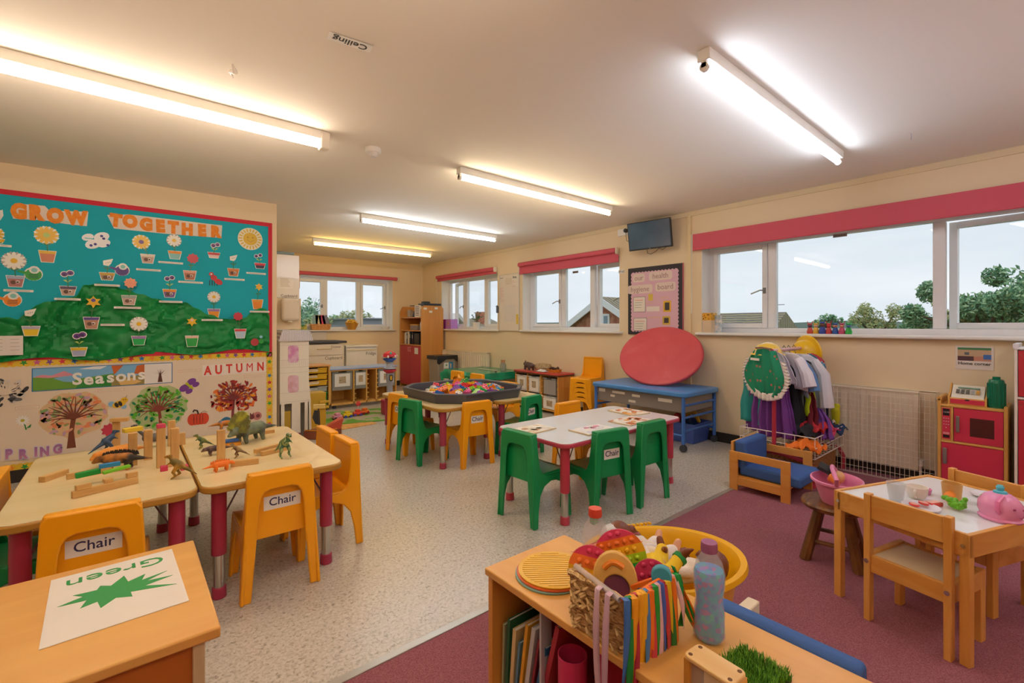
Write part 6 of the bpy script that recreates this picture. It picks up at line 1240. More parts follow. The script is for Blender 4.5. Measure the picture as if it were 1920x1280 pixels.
# hills of crumpled tissue
hp = [(-400, 900), (0, 905), (130, 915), (250, 820), (520, 760), (560, 690), (700, 680), (880, 735), (1060, 790), (1240, 810), (1370, 880), (1500, 920), (1640, 905), (1700, 850), (1775, 845), (1788, 900)]
hq = [Z1(*p) for p in hp]
def htop(x):
    for (a, za), (c, zc) in zip(hq, hq[1:]):
        if a <= x <= c: return za+(zc-za)*(x-a)/(c-a)
    return hq[0][1] if x < hq[0][0] else hq[-1][1]
def hillf(u, v):
    x = -1.6+(1.15+1.6)*u; zb = .985+.02*math.sin(x*9)-.02*(x < .2); zt = htop(x); z = zb+(zt-zb)*v
    n1 = noise.noise(Vector((x*3.2+z*2, z*7, 1))); r = abs(noise.noise(Vector((x*7+n1*2, z*5-x*3, 4)))); r2 = abs(noise.noise(Vector((x*15-z*8, z*13+x*5, 9))))
    return (x, z+.006*math.sin(x*60)*(v > .95), .014+.052*r+.022*r2)
b = B(); b.grid(hillf, 170, 34); ob('tissue_hills', b, ramp_mat('green_tissue', [(.3, '067A38'), (.7, '0C9448')], tscale=4, rough=.45, spec=.4), top, smooth=20)
GD = {'y': 'E8B81E', 'w': 'F0ECE0', 'c': 'E8E4DC', 'p': '5A4AA0', 'r': 'C8384A', 'o': 'EE8A6A', 'd': 'F0B02A', 's': 'E8B81E'}
FL = [('s', 312, 360, 318, 500, 'E8C04A', 'D98A66', 1.15, 1), ('S', 942, 405, 985, 515, 'E8DCCC', 'C8A898', 1, 0), ('w', 1160, 395, 1165, 490, 'E8902A', '8CC8C8', .9, 1), ('p', 1435, 430, 1425, 492, 'C84A4A', 'E8C8C4', .9, 1),
      ('c', 1555, 515, 1555, 605, 'D8884A', 'C07A4A', .75, 0), ('p', 1720, 500, 1732, 562, 'C83A4A', '3A3E5A', .8, 1), ('w', 95, 530, 105, 665, 'A8B4D0', 'B87A7A', 1.1, 0), ('p', 450, 620, 455, 728, '5A4A6A', 'C8A894', 1, 0),
      ('c', 720, 545, 715, 632, 'C8A24A', 'A08868', .95, 0), ('r', 1285, 515, 1265, 625, 'E0A890', 'B87A5A', 1, 0), ('p', 1130, 650, 1130, 745, 'E8902A', '7A5A9A', .9, 0), ('o', 870, 680, 860, 792, '9AA8A0', 'C8A898', .95, 0),
      ('d', 625, 800, 612, 942, '5A4A9A', 'B88A70', 1.05, 0), ('d', 1725, 700, 1715, 818, 'E8A03A', 'F0902A', .8, 1), ('w', 1425, 770, 1425, 878, '9A7AB8', 'EE9A2A', .85, 1), ('r', 1580, 900, 1595, 1012, 'D84A4A', 'B4CCE0', .9, 1),
      ('d', 1275, 930, 1275, 1062, 'E8C4B0', '2AAA4A', .9, 1), ('w', 925, 950, 925, 1058, 'A07ABC', '22B45A', 1, 1), ('p', 535, 1030, 530, 1132, 'E8C01E', 'A8B0D0', 1.1, 1), ('c', 210, 880, 215, 995, 'B8B4D0', 'E8C82A', 1.15, 1), ('y', -40, 350, -30, 395, 'E8B81E', '1E8A3A', .9, 1)]
FM = [M(c, .35, .03) for c in ('F4F0EA', 'E8B81E', '3A7A3A', '6A3A8A', 'B8D060', 'F2EEE4', '2C2848', 'C8384A', 'EE9A78')]
for k, (kd, fx, fy, px, py, rim, pot, s, plain) in enumerate(FL):
    x, z = Z1(fx, fy); x2, z2 = Z1(px, py); s *= .070; mats = FM+[M(rim, .5), M(pot, .5), M('6A4A3A', .5), M('B4B2AE', .5)]; b = B(); h = .0
    ph = (z-z2)*.50
    b.prism([(x2-.054, z2+ph*.5+.004), (x2+.054, z2+ph*.5+.004), (x2+.038, z2-ph*.5-.008), (x2-.038, z2-ph*.5-.008)], h, h+.0008, 'z', 0)
    b.prism([(x2-.048, z2+ph*.5-.004), (x2+.048, z2+ph*.5-.004), (x2+.034, z2-ph*.5-.004), (x2-.034, z2-ph*.5-.004)], h, h+.0014, 'z', 10)
    b.prism([(x2-.05, z2+ph*.5), (x2+.05, z2+ph*.5), (x2+.046, z2+ph*.5-.022), (x2-.046, z2+ph*.5-.022)], h, h+.002, 'z', 9)
    if not plain: b.disc((x2-.012, z2-.01), .016, h+.0022, 10, 11); b.disc((x2+.012, z2-.006), .012, h+.0022, 10, 0); b.disc((x2+.012, z2-.008), .008, h+.0026, 8, 11)
    b.prism([(x-.003, z), (x+.003, z), (x2+.003, z2+ph*.5), (x2-.003, z2+ph*.5)], h, h+.001, 'z', 2)
    mz = (z+z2)/2+.01; mx = (x+x2)/2; b.prism([(mx, mz-.01), (mx+.03, mz+.012), (mx+.012, mz+.012)], h, h+.0016, 'z', 4 if kd == 'p' else 2); b.prism([(mx, mz-.01), (mx-.03, mz+.008), (mx-.01, mz+.012)], h, h+.0016, 'z', 4 if kd == 'p' else 2)
    if kd in 'wsSy':
        [b.disc((x+.6*s*math.cos(j*PI/6+.26), z+.6*s*math.sin(j*PI/6+.26)), s*.36, h+.0012, 8, 12 if kd in 'w' else 5, sy=.5, rot=j*PI/6+.26) for j in range(12)]
        for j in range(12): a = j*PI/6; b.disc((x+.55*s*math.cos(a), z+.55*s*math.sin(a)), s*.38, h+.0018+.0001*(j % 2), 8, 5 if kd == 'w' else 1, sy=.42, rot=a)
        b.disc((x, z), s*.26, h+.0024, 12, 1 if kd == 'w' else (3 if kd == 'S' else 4))
    elif kd == 'c': b.prism([(x-.03, z-.02), (x-.032, z+.018), (x+.034, z+.04), (x+.02, z-.005), (x+.004, z-.025)], h, h+.002, 'z', 5); [b.disc((x-.012+.012*j, z+.004*j), .003, h+.0026, 6, 6) for j in range(3)]
    elif kd == 'p':
        for j, (dx, dz) in enumerate(((-.018, 0), (.018, .012))): b.disc((x+dx, z+dz), s*.36, h+.0016, 12, 0); b.disc((x+dx, z+dz), s*.28, h+.0022, 10, 3); b.disc((x+dx, z+dz-.004), s*.11, h+.0027, 8, 6)
    elif kd in 'ro': b.prism(star(x, z, s*.72, s*.56, 9), h, h+.0018, 'z', 7 if kd == 'r' else 8); b.prism(star(x, z, s*.42, s*.3, 6), h, h+.0024, 'z', 7 if kd == 'r' else 8)
    elif kd == 'd': b.prism(star(x, z-.006, s*.72, s*.38, 6), h, h+.0018, 'z', 1); b.disc((x, z+.006), s*.32, h+.0026, 12, 8 if False else 1); b.disc((x, z+.008), s*.2, h+.0032, 10, 9)
    onh = z2 < htop(x2); ob('paper_flower', b, mats, top, T=Matrix.Translation((0, 0, .012 if not onh else .060)))
for (a, c, w) in ((125, 728, 200), (455, 786, 175), (715, 694, 170), (850, 842, 180), (752, 955, 160), (990, 590, 165), (1137, 542, 165), (1270, 672, 165), (1562, 653, 135), (1705, 613, 130), (1135, 803, 155), (1408, 923, 140), (1722, 868, 130), (35, 430, 90)):
    xa, z = Z1(a-w/2, c-4); xb, zz = Z1(a+w/2, c+6); b = B(); z = (z+zz)/2; on = z < htop((xa+xb)/2)
    b.prism([(xa, z-.008), (xb, z-.009), (xb, z+.009), (xa, z+.009)], 0, .0012, 'z', 0); b.rect(xa+.015, xb-.02, z-.002, z+.002, .0016, 1); ob('name_strip', b, [M('EDE6DE', .5), M('B8B0A8', .6)], top, T=Matrix.Translation((0, 0, .014 if not on else .062)))
def can(zx, zy, s, col, sgn=1, on=0):
    x, z = Z1(zx, zy); b = B(); b.disc((x, z), .045*s, .001, 16, 0); b.disc((x, z-.004), .04*s, .0018, 14, 1); b.prism([(x-sgn*.03*s, z-.01), (x-sgn*.075*s, z+.012), (x-sgn*.07*s, z+.022), (x-sgn*.03*s, z+.012)], .001, .002, 'z', 1); b.disc((x+sgn*.004, z+.028*s), .026*s, .0022, 12, 0); b.disc((x+sgn*.004, z+.026*s), .015*s, .0026, 10, 2)
    for k in range(3): b.rect(x-.022, x+.024, z-.006-k*.01, z-.003-k*.01, .0026, 3)
    ob('paper_watering_can', b, [M('F0ECE8', .4), M(col, .4), M('8ACCC8', .6), M('2A2A4A', .6)], top, T=Matrix.Translation((x, z, .013 if not on else .060)) @ Matrix.Diagonal((1.2, 1.2, 1, 1)) @ Matrix.Translation((-x, -z, 0)))
can(225, 618, 1.0, '2EA040'); can(815, 592, .95, '5A3A90'); can(85, 790, 1.0, 'F0902A')
x, z = Z1(650, 400); b = B(); [b.disc((x+dx, z+dz), r_, .001+.0003*i, 14, 0, sy=.7, rot=.5) for i, (dx, dz, r_) in enumerate(((-.02, -.02, .04), (.02, .03, .04), (.03, -.01, .035), (-.045, .02, .03)))]; [b.disc((x+dx, z+dz), .008, .0025, 8, 1) for dx, dz in ((-.03, -.03), (.02, .035), (.03, .02), (-.01, -.02), (.05, -.02))]; b.rect(x-.06, x-.02, z+.01, z+.016, .0025, 2)
ob('paper_dragonfly', b, [M('E8E8EC', .3), M('3A3A90', .5), M('7ACCD8', .5)], top, T=Matrix.Translation((x, z, .013)) @ Matrix.Diagonal((1.35, 1.35, 1, 1)) @ Matrix.Translation((-x, -z, 0)))
x, z = Z1(1435, 655); b = B(); b.disc((x+.015, z-.012), .022, .0016, 12, 1, sy=.7, rot=-.6); b.disc((x-.008, z+.01), .016, .0018, 12, 1); b.disc((x-.02, z+.03), .012, .0018, 10, 1); b.disc((x-.02, z+.03), .005, .0022, 8, 0); [b.rect(x-.03+.012*k, x-.026+.012*k, z-.035, z-.005, .0012, 2) for k in range(4)]
ob('paper_ant', b, [M('F0ECE8', .4), M('C82A30', .4), M('2A2020', .5)], top, T=Matrix.Translation((x, z, .014)) @ Matrix.Diagonal((1.7, 1.7, 1, 1)) @ Matrix.Translation((-x, -z, 0)))
x, z = Z1(1710, 1062); b = B(); b.disc((x-.014, z-.006), .02, .0016, 14, 0); b.disc((x+.016, z-.002), .013, .0016, 10, 1); b.disc((x+.016, z+.022), .008, .002, 10, 2)
ob('paper_snail', b, [M('B83A40', .5), M('2EA040', .5), M('8ACCE0', .5)], top, T=Matrix.Translation((x, z, .060)) @ Matrix.Diagonal((1.9, 1.9, 1, 1)) @ Matrix.Translation((-x, -z, 0)))
x, z = Z1(1667, 385); b = B(); b.disc((x, z), .112, .001, 32, 0); [b.disc((x+.088*math.cos(k*PI/10), z+.088*math.sin(k*PI/10)), .020, .0016, 6, 1, sy=.35, rot=k*PI/10) for k in range(20)]; b.disc((x, z), .064, .0018, 24, 1); b.tube([(x-.03, z-.012, .0025), (x, z-.032, .0025), (x+.03, z-.012, .0025)], .0025, n=4, mi=2); [b.disc((x+q, z+.014), .007, .0026, 8, 2) for q in (-.022, .022)]
ob('paper_sun', b, [M('EDE6CC', .35), M('E0B82E', .35), M('A8801E', .5)], top, T=Matrix.Translation((0, 0, .013)))
# letters
def letters(word, pts, size, mat, back, par, thick=.012, zoom=Z1, name='paper_letter', back_margin=.011, off0=.013, sx=1):
    for ch, (a, c, rz) in zip(word, pts):
        x, z = zoom(a, c); A = Matrix.Translation((x, z, off0)) @ Matrix.Rotation(R(rz), 4, 'Z')
        o = TXT(name, ch, size, mat, par, A @ Matrix.Translation((0, 0, .0022)), off=0 if ch == 'M' else thick, sx=sx)
        if back: TXT('letter_backing', ch, size, back, o, Matrix.Translation((0, 0, -.0016)), off=thick+back_margin, sx=sx)  # backing paper cut wider than the letter
ORG = ramp_mat('orange_crayon', [(.3, 'E87A0A'), (.7, 'F29A1E')], tscale=30, rough=.6)
b = B(); xa, za = Z1(62, 205); xb, zb = Z1(590, 260); 
b.prism([Z1(*p) for p in ((70, 200), (110, 150), (300, 165), (330, 195), (590, 205), (580, 300), (440, 285), (300, 262), (90, 250))], 0, .0015, 'z'); ob('letter_backing', b, M('E9D9CC', .6), top, T=Matrix.Translation((0, 0, .0125)))
b = B(); b.prism([Z1(*p) for p in ((715, 225), (860, 222), (1060, 245), (1480, 295), (1475, 378), (1100, 350), (760, 315))], 0, .0015, 'z'); ob('letter_backing', b, M('E9D9CC', .6), top, T=Matrix.Translation((0, 0, .0125)))
letters('GROW', ((128, 205, 0), (240, 215, 2), (370, 236, -3), (512, 250, 3)), .150, ORG, None, top, .013, back_margin=.008, sx=.76)
letters('TOGETHER', ((772, 265, -4), (868, 272, 3), (975, 292, 0), (1068, 303, 2), (1155, 312, 0), (1248, 325, 0), (1345, 332, 2), (1435, 340, 0)), .138, ORG, None, top, .012, back_margin=.008, sx=.84)
b = B(); b.prism([Z1(*p) for p in ((-40, 210), (20, 190), (25, 230), (5, 260), (-30, 280))], 0, .0015, 'z'); ob('paper_letter', b, M('E8E4E0', .4), top, T=Matrix.Translation((0, 0, .0125)))
b = B(); xa, za = Z1(-60, 1160); xb, zb = Z1(162, 1027); b.rect(xa, xb, za, zb-.0, .0012, 0)
for i in range(3):
    for j in range(4): b.rect(xb-.07-.09*i, xb-.02-.09*i, zb-.03-j*.028, zb-.026-j*.028, .0018, 1)
ob('pinned_list', b, [M('E8E0DA', .5), M('B8B0A8', .6)], top, T=Matrix.Translation((0, 0, .056)))
# ---- Seasons board
low = thing('display_board', 'cream Seasons display board with four paper trees and a star border', 'display board', T=BT(0))
CRM = M('E6D5C0', .85, .03, 2)
b = B(); b.box(-2.2, 1.175, .18, .972, 0, .010); ob('cream_backing', b, CRM, low)
xr = 1.178; zt = .972; _, zbot = on_y(60, 872, YB)
SB = B(); cols = ['D8324A', '2A7AC0', 'F0902A', '2E9A3A', 'C85A9A', '7A4AA0']
def wav(x0, z0, x1, z1, w, amp=.004, n=60):
    L = math.hypot(x1-x0, z1-z0); ux, uz = (x1-x0)/L, (z1-z0)/L; p = [(x0+ux*L*i/n-uz*(w+amp*math.sin(i*2.0)), z0+uz*L*i/n+ux*(w+amp*math.sin(i*2.0))) for i in range(n+1)]; q = [(x0+ux*L*i/n+uz*(w+amp*math.sin(i*2.0)), z0+uz*L*i/n-ux*(w+amp*math.sin(i*2.0))) for i in range(n, -1, -1)]; return q[::-1]+p[::-1]
for x0, z0, x1, z1 in ((-2.2, zt-.026, xr, zt-.026), (xr-.024, .18, xr-.024, zt), (-2.2, zbot, .6, zbot)):
    L = math.hypot(x1-x0, z1-z0); SB.prism(wav(x0, z0, x1, z1, .028, n=max(30, int(L/.012))), .010, .0125, 'z', 0); m = int(L/.072)
    for k in range(m): u = (k+.5)/m; SB.prism(star(x0+(x1-x0)*u, z0+(z1-z0)*u, .026, .011, 5, rot=k*.7), .0125, .0135, 'z', 1+k % 6)
ob('star_border', SB, [M('E8C030', .6)]+[M(c, .6) for c in cols], low)
# Seasons banner
ban = B(); q = [Z2(*p) for p in ((228, 190), (1188, 150), (1188, 278), (228, 342))]; zA, zB = q[3][1], q[0][1]; xA, xB = q[0][0], q[1][0]; W_ = xB-xA; H_ = zB-zA
ban.rect(xA-.006, xB+.006, zA-.006, zB+.006, .002, 0); ban.rect(xA, xB, zA, zB, .003, 1)
def bp(pts, mi, h=.0036): ban.prism([(xA+W_*u, zA+H_*v) for u, v in pts], .002, h, 'z', mi)
bp([(0, 0), (.28, 0), (.55, .0), (.55, .62), (.3, .45), (.12, .62), (0, .6)], 2); bp([(0, .62), (.06, .72), (.12, .66), (.2, .85), (.28, .62), (.1, .55)], 3, .0038); bp([(.13, .52), (.2, .6), (.3, .5), (.26, .3), (.2, .35)], 4, .0042); bp([(.28, 0), (.53, 0), (.53, .6), (.4, .4), (.3, .3)], 5, .004); bp([(.53, 0), (.78, 0), (.78, .5), (.65, .4), (.53, .55)], 6, .004); bp([(.55, .55), (.62, 1), (.53, 1)], 7, .0043); bp([(.7, .55), (.78, .5), (.78, 1), (.72, .95)], 7, .0043); bp([(.58, .2), (.68, .35), (.76, .15), (.7, .02), (.6, .02)], 8, .0043); bp([(.78, 0), (1, 0), (1, 1), (.78, 1)], 9, .0046); bp([(.3, .9), (.4, 1), (.5, 1), (.45, .85)], 10, .004)
for k in range(14):
    a = R(20+k*10); x0_, z0_ = xA+W_*.905, zA+H_*.42; ban.add([(x0_-.002, z0_, .0052), (x0_+.002, z0_, .0052), (x0_+.075*math.cos(a)*(.7+.3*math.sin(k*5)), z0_+.06*math.sin(a), .0052)], [(0, 1, 2)], 11)
bp([(.885, .05), (.925, .05), (.912, .5), (.898, .5)], 11, .0053)
o = ob('seasons_banner', ban, [M(c, .5) for c in ('2A7AB8', '7AB4E0', '6AA03A', 'D890A0', '7AB4DC', '2E8A3A', '9A8A50', 'C8642A', 'E0B870', 'EDE8E4', 'E8ECF4', '5A3020')], low, T=Matrix.Translation((0, 0, .0095)))
for i, ch in enumerate('Seasons'):
    TXT('lettering', ch, .135 if ch == 'S' else .13, M('F4F0EA', .5), o, Matrix.Translation((xA+W_*(.29+.078*i), zA+H_*(.42+.02*i-(.06 if i else 0)), .0062)), off=.004)
def ptree(zx, zy, w, h, tx, tz, tc, leaf, spill=None, seed=1, nl=150, label=None, backing=None, tw=.02):
    """crown centre, crown size (m), trunk foot; leaves are small paper ovals"""
    cx, cz = Z2(zx, zy); fx, fz = Z2(tx, tz); rr = random.Random(seed); b = B(); n = 26
    if backing: b.prism([(cx+w/2*math.cos(2*PI*i/n)*(1+.07*math.sin(i*2.3)), cz+h/2*math.sin(2*PI*i/n)*(1+.07*math.sin(i*1.7))) for i in range(n)], 0, .0012, 'z', 1)
    b.prism([(fx-tw, fz), (fx+tw, fz), (fx+tw*.55, fz+(cz-fz)*.5), (cx+tw*.5, cz), (cx-tw*.6, cz), (fx-tw*.6, fz+(cz-fz)*.45)], 0, .0022, 'z', 0)
    for k in range(11):
        a = R(-10+k*20); e = (cx+w*.42*math.cos(a), cz+h*.42*math.sin(a)); m = (cx+w*.2*math.cos(a+.25), cz+h*.2*math.sin(a+.1)); b.tube([(cx, cz-h*.08, .002), (m[0], m[1], .0024), (e[0], e[1], .0024)], [.010, .006, .002], n=4)
        b.tube([(m[0], m[1], .0024), (cx+w*.38*math.cos(a+.3), cz+h*.4*math.sin(a+.3), .0024)], [.005, .002], n=4)
    for k in range(nl):
        a = rr.random()*2*PI; q = math.sqrt(rr.random())*.47; ra = rr.random()*PI; x_, z_ = cx+w*q*math.cos(a), cz+h*q*math.sin(a)
        if abs(x_-cx) < .02 and z_ < cz: continue
        b.disc((x_, z_), rr.uniform(.014, .03), .0028+.0002*(k % 5), 8, 2+rr.randrange(len(leaf)), sy=.5, rot=ra)
    ob('paper_tree', b, [M(tc, .7), M(backing or 'E6D5C0', .8)]+[M(c, .6) for c in leaf], low, T=Matrix.Translation((0, 0, .0105)), label=label)
ptree(515, 505, .42, .38, 495, 735, '7A3E28', ['E88A5A', 'E8A88A', 'C8A0B8', '8AA86A', 'D8C08A'], seed=2, label='paper tree of pink and orange blossom', backing='E0BE92', tw=.028)
ptree(1100, 455, .42, .40, 1110, 620, '8A4030', ['5CB82A', '2E9A3A', '108A5A', 'A8C080', '6AB83A'], seed=3, label='paper tree with bright green leaves', backing='B4C08A')
ptree(1620, 380, .42, .34, 1610, 590, '7A2E30', ['B83428', 'E8762A', 'A02A2A', 'F09A1E', '8A2028'], seed=4, nl=190, label='paper tree with red autumn leaves')
ptree(40, 350, .24, .22, 20, 420, 'E6D5C0', ['3A3A40', 'D8D0C8', '6A6A70'], seed=5, nl=70, label='bare winter paper tree with dark specks')
x, z = Z2(825, 432); b = B(); b.disc((x, z), .033, .002, 16, 0, sy=.62, rot=.35); [b.disc((x-.012+.017*k, z-.004+.006*k), .009, .0026, 10, 1, sy=1.8, rot=.35) for k in range(2)]; b.disc((x+.024, z+.022), .017, .0028, 14, 0); b.disc((x-.035, z+.004), .016, .0016, 10, 2); b.disc((x+.022, z-.018), .014, .0016, 10, 2); [b.disc((x+.02+q, z+.025), .003, .0034, 6, 1) for q in (0, .009)]; b.tube([(x+.03, z+.035, .002), (x+.036, z+.05, .002)], .0012, n=4, mi=1)
ob('paper_bee', b, [M('E8B81E', .5), M('2A2420', .5), M('8ABCE0', .5)], low, T=Matrix.Translation((x, z, .0105)) @ Matrix.Diagonal((1.45, 1.45, 1, 1)) @ Matrix.Translation((-x, -z, 0)))
x, z = Z2(1315, 310); b = B(); [b.disc((x+dx, z+dz), r_, .0016+.0002*i, 14, 0, rot=.6, sy=.75) for i, (dx, dz, r_) in enumerate(((-.03, -.008, .028), (.008, .03, .026), (-.005, -.03, .02), (.03, .01, .02)))]; b.disc((x, z), .026, .0026, 12, 1, sy=.28, rot=-.8); b.disc((x-.016, z+.018), .009, .003, 10, 1)
ob('paper_butterfly', b, [M('7A3E9A', .5), M('B8C020', .5)], low, T=Matrix.Translation((x, z, .0105)) @ Matrix.Diagonal((1.5, 1.5, 1, 1)) @ Matrix.Translation((-x, -z, 0)))
x, z = Z2(1372, 535); b = B(); [b.disc((x+q, z), .024, .0016+.0003*(2-abs(i-2)), 16, 0, sy=1.45, rot=0) for i, q in enumerate((-.030, -.016, 0, .016, .030))]; [b.disc((x+q, z), .0015, .0030, 6, 1, sy=22) for q in (-.022, -.008, .008, .022)]; b.tube([(x, z+.03, .003), (x-.005, z+.05, .003), (x-.02, z+.056, .003), (x-.026, z+.044, .003)], .0045, n=6, mi=1); b.tube([(x+.01, z+.034, .003), (x+.03, z+.045, .003), (x+.045, z+.036, .003)], .0015, n=4, mi=1)
ob('paper_pumpkin', b, [M('D8482A', .5), M('3A2420', .5)], low, T=Matrix.Translation((x, z, .0105)) @ Matrix.Diagonal((1.6, 1.6, 1, 1)) @ Matrix.Translation((-x, -z, 0)))
x, z = Z2(158, 545); b = B(); b.prism([(x+.002, z), (x+.008, z), (x+.022, z-.07), (x+.014, z-.07)], 0, .0012, 'z', 2); b.prism([(x+.016, z-.06), (x+.045, z-.03), (x+.04, z-.055)], 0, .0018, 'z', 2); [b.disc((x+.022*math.cos(k*PI/6), z+.022*math.sin(k*PI/6)), .016, .0018+.0001*(k % 2), 8, 0, sy=.35, rot=k*PI/6) for k in range(12)]; b.disc((x, z), .011, .0026, 12, 1)
ob('paper_daisy', b, [M('EEEAE4', .5), M('C8B83A', .5), M('2E8A4A', .5)], low, T=Matrix.Translation((x, z, .0105)) @ Matrix.Diagonal((1.1, 1.1, 1, 1)) @ Matrix.Translation((-x, -z, 0)))
x, z = Z2(760, 610); b = B(); b.prism(star(x, z, .045, .034, 9), 0, .0018, 'z', 0); b.prism([(x-.002, z-.03), (x+.004, z-.03), (x+.002, z-.10), (x-.004, z-.10)], 0, .0012, 'z', 1); b.prism([(x, z-.06), (x-.04, z-.05), (x-.03, z-.075)], 0, .0016, 'z', 1)
ob('paper_rose', b, [M('C83A50', .5), M('2E8A4A', .5)], low, T=Matrix.Translation((x, z, .0105)) @ Matrix.Diagonal((1.35, 1.35, 1, 1)) @ Matrix.Translation((-x, -z, 0)))
x, z = Z2(1765, 515); b = B(); b.disc((x+.012, z), .026, .0014, 16, 0); b.disc((x-.02, z-.003), .016, .002, 12, 1); b.prism([(x-.03, z+.006), (x-.03, z+.026), (x-.018, z+.012), (x-.008, z+.026), (x-.01, z+.005)], 0, .0018, 'z', 1); b.disc((x+.016, z), .012, .002, 12, 1)
ob('paper_squirrel', b, [M('C8807A', .5), M('7A3A3A', .5)], low, T=Matrix.Translation((x, z, .0105)) @ Matrix.Diagonal((1.6, 1.6, 1, 1)) @ Matrix.Translation((-x, -z, 0)))
for a, c, w in ((770, 342, 180), (190, 463, 170), (1310, 205, 150), (1760, 243, 140), (1530, 598, 180)):
    x0_, z0_ = Z2(a-w/2, c); x1_, _ = Z2(a+w/2, c); b = B(); b.rect(x0_, x1_, z0_-.011, z0_+.011, .001, 0); b.rect(x0_+.002, x1_-.002, z0_-.009, z0_+.009, .0014, 1); b.rect(x0_+.01, x1_-.02, z0_-.001, z0_+.001, .0018, 2); ob('caption_strip', b, [M('D89A88', .6), M('EBDCC8', .6), M('B8A08A', .6)], low, T=Matrix.Translation((0, 0, .0105)))
b = B(); b.prism([Z2(*p) for p in ((1400, 165), (1500, 158), (1840, 138), (1840, 208), (1500, 235), (1400, 240))], 0, .0008, 'z'); ob('letter_backing', b, M('F0E4DA', .6), low, T=Matrix.Translation((0, 0, .0105)))
letters('AUTUMN', ((1437, 203, 0), (1512, 197, 0), (1585, 190, 0), (1655, 185, 2), (1727, 180, 0), (1802, 175, 0)), .118, M('D83A2E', .6), None, low, .004, Z2, back_margin=.007, sx=.72, off0=.0105)
letters('SPRING', ((-20, 790, 0), (62, 780, 0), (160, 780, 0), (250, 765, 0), (310, 762, 0), (400, 745, 0)), .098, ramp_mat('pink_violet', [(.0, '6A4AA8'), (.48, '6A4AA8'), (.52, 'E89AA8')], tex='NOISE', tscale=.1, rough=.6), M('D9D0DC', .6), low, .006, Z2, back_margin=.007, sx=.72, off0=.0105)
# ============================================================ wooden blocks and toy dinosaurs on the left tables
TZ = .53
def block(label, x, y, z, sx, sy, sz, rz=0, col=None, rx=0, ry=0, group='wooden blocks'):
    b = B(); b.box(-sx/2, sx/2, -sy/2, sy/2, 0, sz); ax = 'x' if sx >= max(sy, sz) else ('y' if sy >= sz else 'z')
    m = M(col, .45, .08, 20) if col else wood('C99A57', 'DDB474', ax, .6, 9)
    return tag(ob('wooden_block', b, m, None, (x, y, z), (rx, ry, R(rz)), bev=.002), label, 'block', group)
Bk = lambda px, py: on_z(px, py, TZ)
# uprights (base pixel, height)
for px, py, hh, nm in ((218, 841, .16, 'beneath the left end of the lintel'), (249, 873, .166, 'beneath the right end of the yellow lintel'), (278, 862, .158, 'first free standing post right of the lintel'), (302, 877, .20, 'tall post topped by a pink block'), (328, 866, .176, 'post right of the pink topped one'), (322, 836, .15, 'short post half hidden behind its neighbour'), (341, 834, .07, 'low orange brown post at the table joint'), (415, 862, .158, 'lone post on the right table behind the orange dinosaur')):
    x, y = Bk(px, py); block('upright wooden block, %s' % nm, x, y+.012, TZ, .036, .026, hh, 4)
x, y = Bk(218, 841); x2, y2 = Bk(249, 873)
block('pale wooden block lying across two posts as a lintel', x+.015, y-.02, TZ+.16, .085, .03, .02, -20)
block('yellow painted block lying across the posts', x2-.0, y2+.05, TZ+.166, .08, .035, .022, 18, 'EBCB3A')
x, y = Bk(302, 877); block('pink painted block balanced on the tall post', x, y+.012, TZ+.20, .036, .03, .02, 5, 'D8486A')
x, y = Bk(308, 884); block('pink block lying behind the standing golden dinosaur, left one', x, y+.02, TZ, .03, .03, .024, 0, 'C8345E'); x, y = Bk(346, 882); block('pink block lying behind the standing golden dinosaur, right one', x, y+.02, TZ, .03, .03, .024, 10, 'D8486A')
x, y = Bk(328, 874); block('small orange brown block at the foot of the right post', x, y+.01, TZ, .06, .02, .02, 0)
x0_, y0_ = Bk(134, 936); x1_, y1_ = Bk(258, 906); mx, my = (x0_+x1_)/2, (y0_+y1_)/2; an = math.degrees(math.atan2(y1_-y0_, x1_-x0_)); L = math.hypot(x1_-x0_, y1_-y0_)
block('long pale wooden plank block at the front of the barricade', mx, my+.01, TZ, L, .02, .03, an, None)
block('pale block at the left end on top of the front plank', x0_+.035, y0_+.02, TZ+.03, .05, .022, .02, an); block('pale block at the right end on top of the front plank', x1_-.02, y1_+.012, TZ+.03, .04, .022, .022, an)
block('small golden block under the green blocks', mx+.005, my+.03, TZ+.03, .03, .03, .016, an)
x, y = Bk(165, 908); block('dark green painted block on the barricade', x+.0, y+.02, TZ+.035, .085, .026, .022, 12, '129A3E', ry=-.05); x, y = Bk(208, 905); block('lime green painted block on the barricade', x+.02, y+.03, TZ+.045, .10, .026, .012, 16, '7ACB22', ry=-.08)
x, y = Bk(200, 905); block('blue painted block on top of the barricade', x+.01, y+.04, TZ+.062, .075, .024, .018, 5, '2A8AC8')
x, y = Bk(85, 912); x2, y2 = Bk(120, 885); block('pale block lying end on at the far left of the barricade', (x+x2)/2-.005, (y+y2)/2+.02, TZ, .12, .03, .026, 52)
x, y = Bk(140, 898); block('long wooden block behind the barricade, resting by the cat dinosaur', x+.05, y+.03, TZ, .16, .024, .026, 8)
x, y = Bk(460, 872); block('pale block lying in front of the large horned dinosaur', x, y+.01, TZ, .125, .03, .028, -12)
x, y = Bk(508, 847); block('long pale block crossing another, right of the horned dinosaur', x-.01, y, TZ+.012, .17, .026, .024, 24); block('long block underneath the crossing one', x+.015, y-.03, TZ, .16, .026, .024, 20)
x, y = Bk(460, 815); block('golden block lying behind the horned dinosaur', x-.01, y+.02, TZ, .10, .03, .024, 0); block('small golden block standing behind the horned dinosaur', x-.0, y+.05, TZ+.024, .04, .03, .03, 0)
x, y = Bk(505, 813); block('pale block behind the horned dinosaur, right one', x, y+.02, TZ, .07, .025, .022, 0)
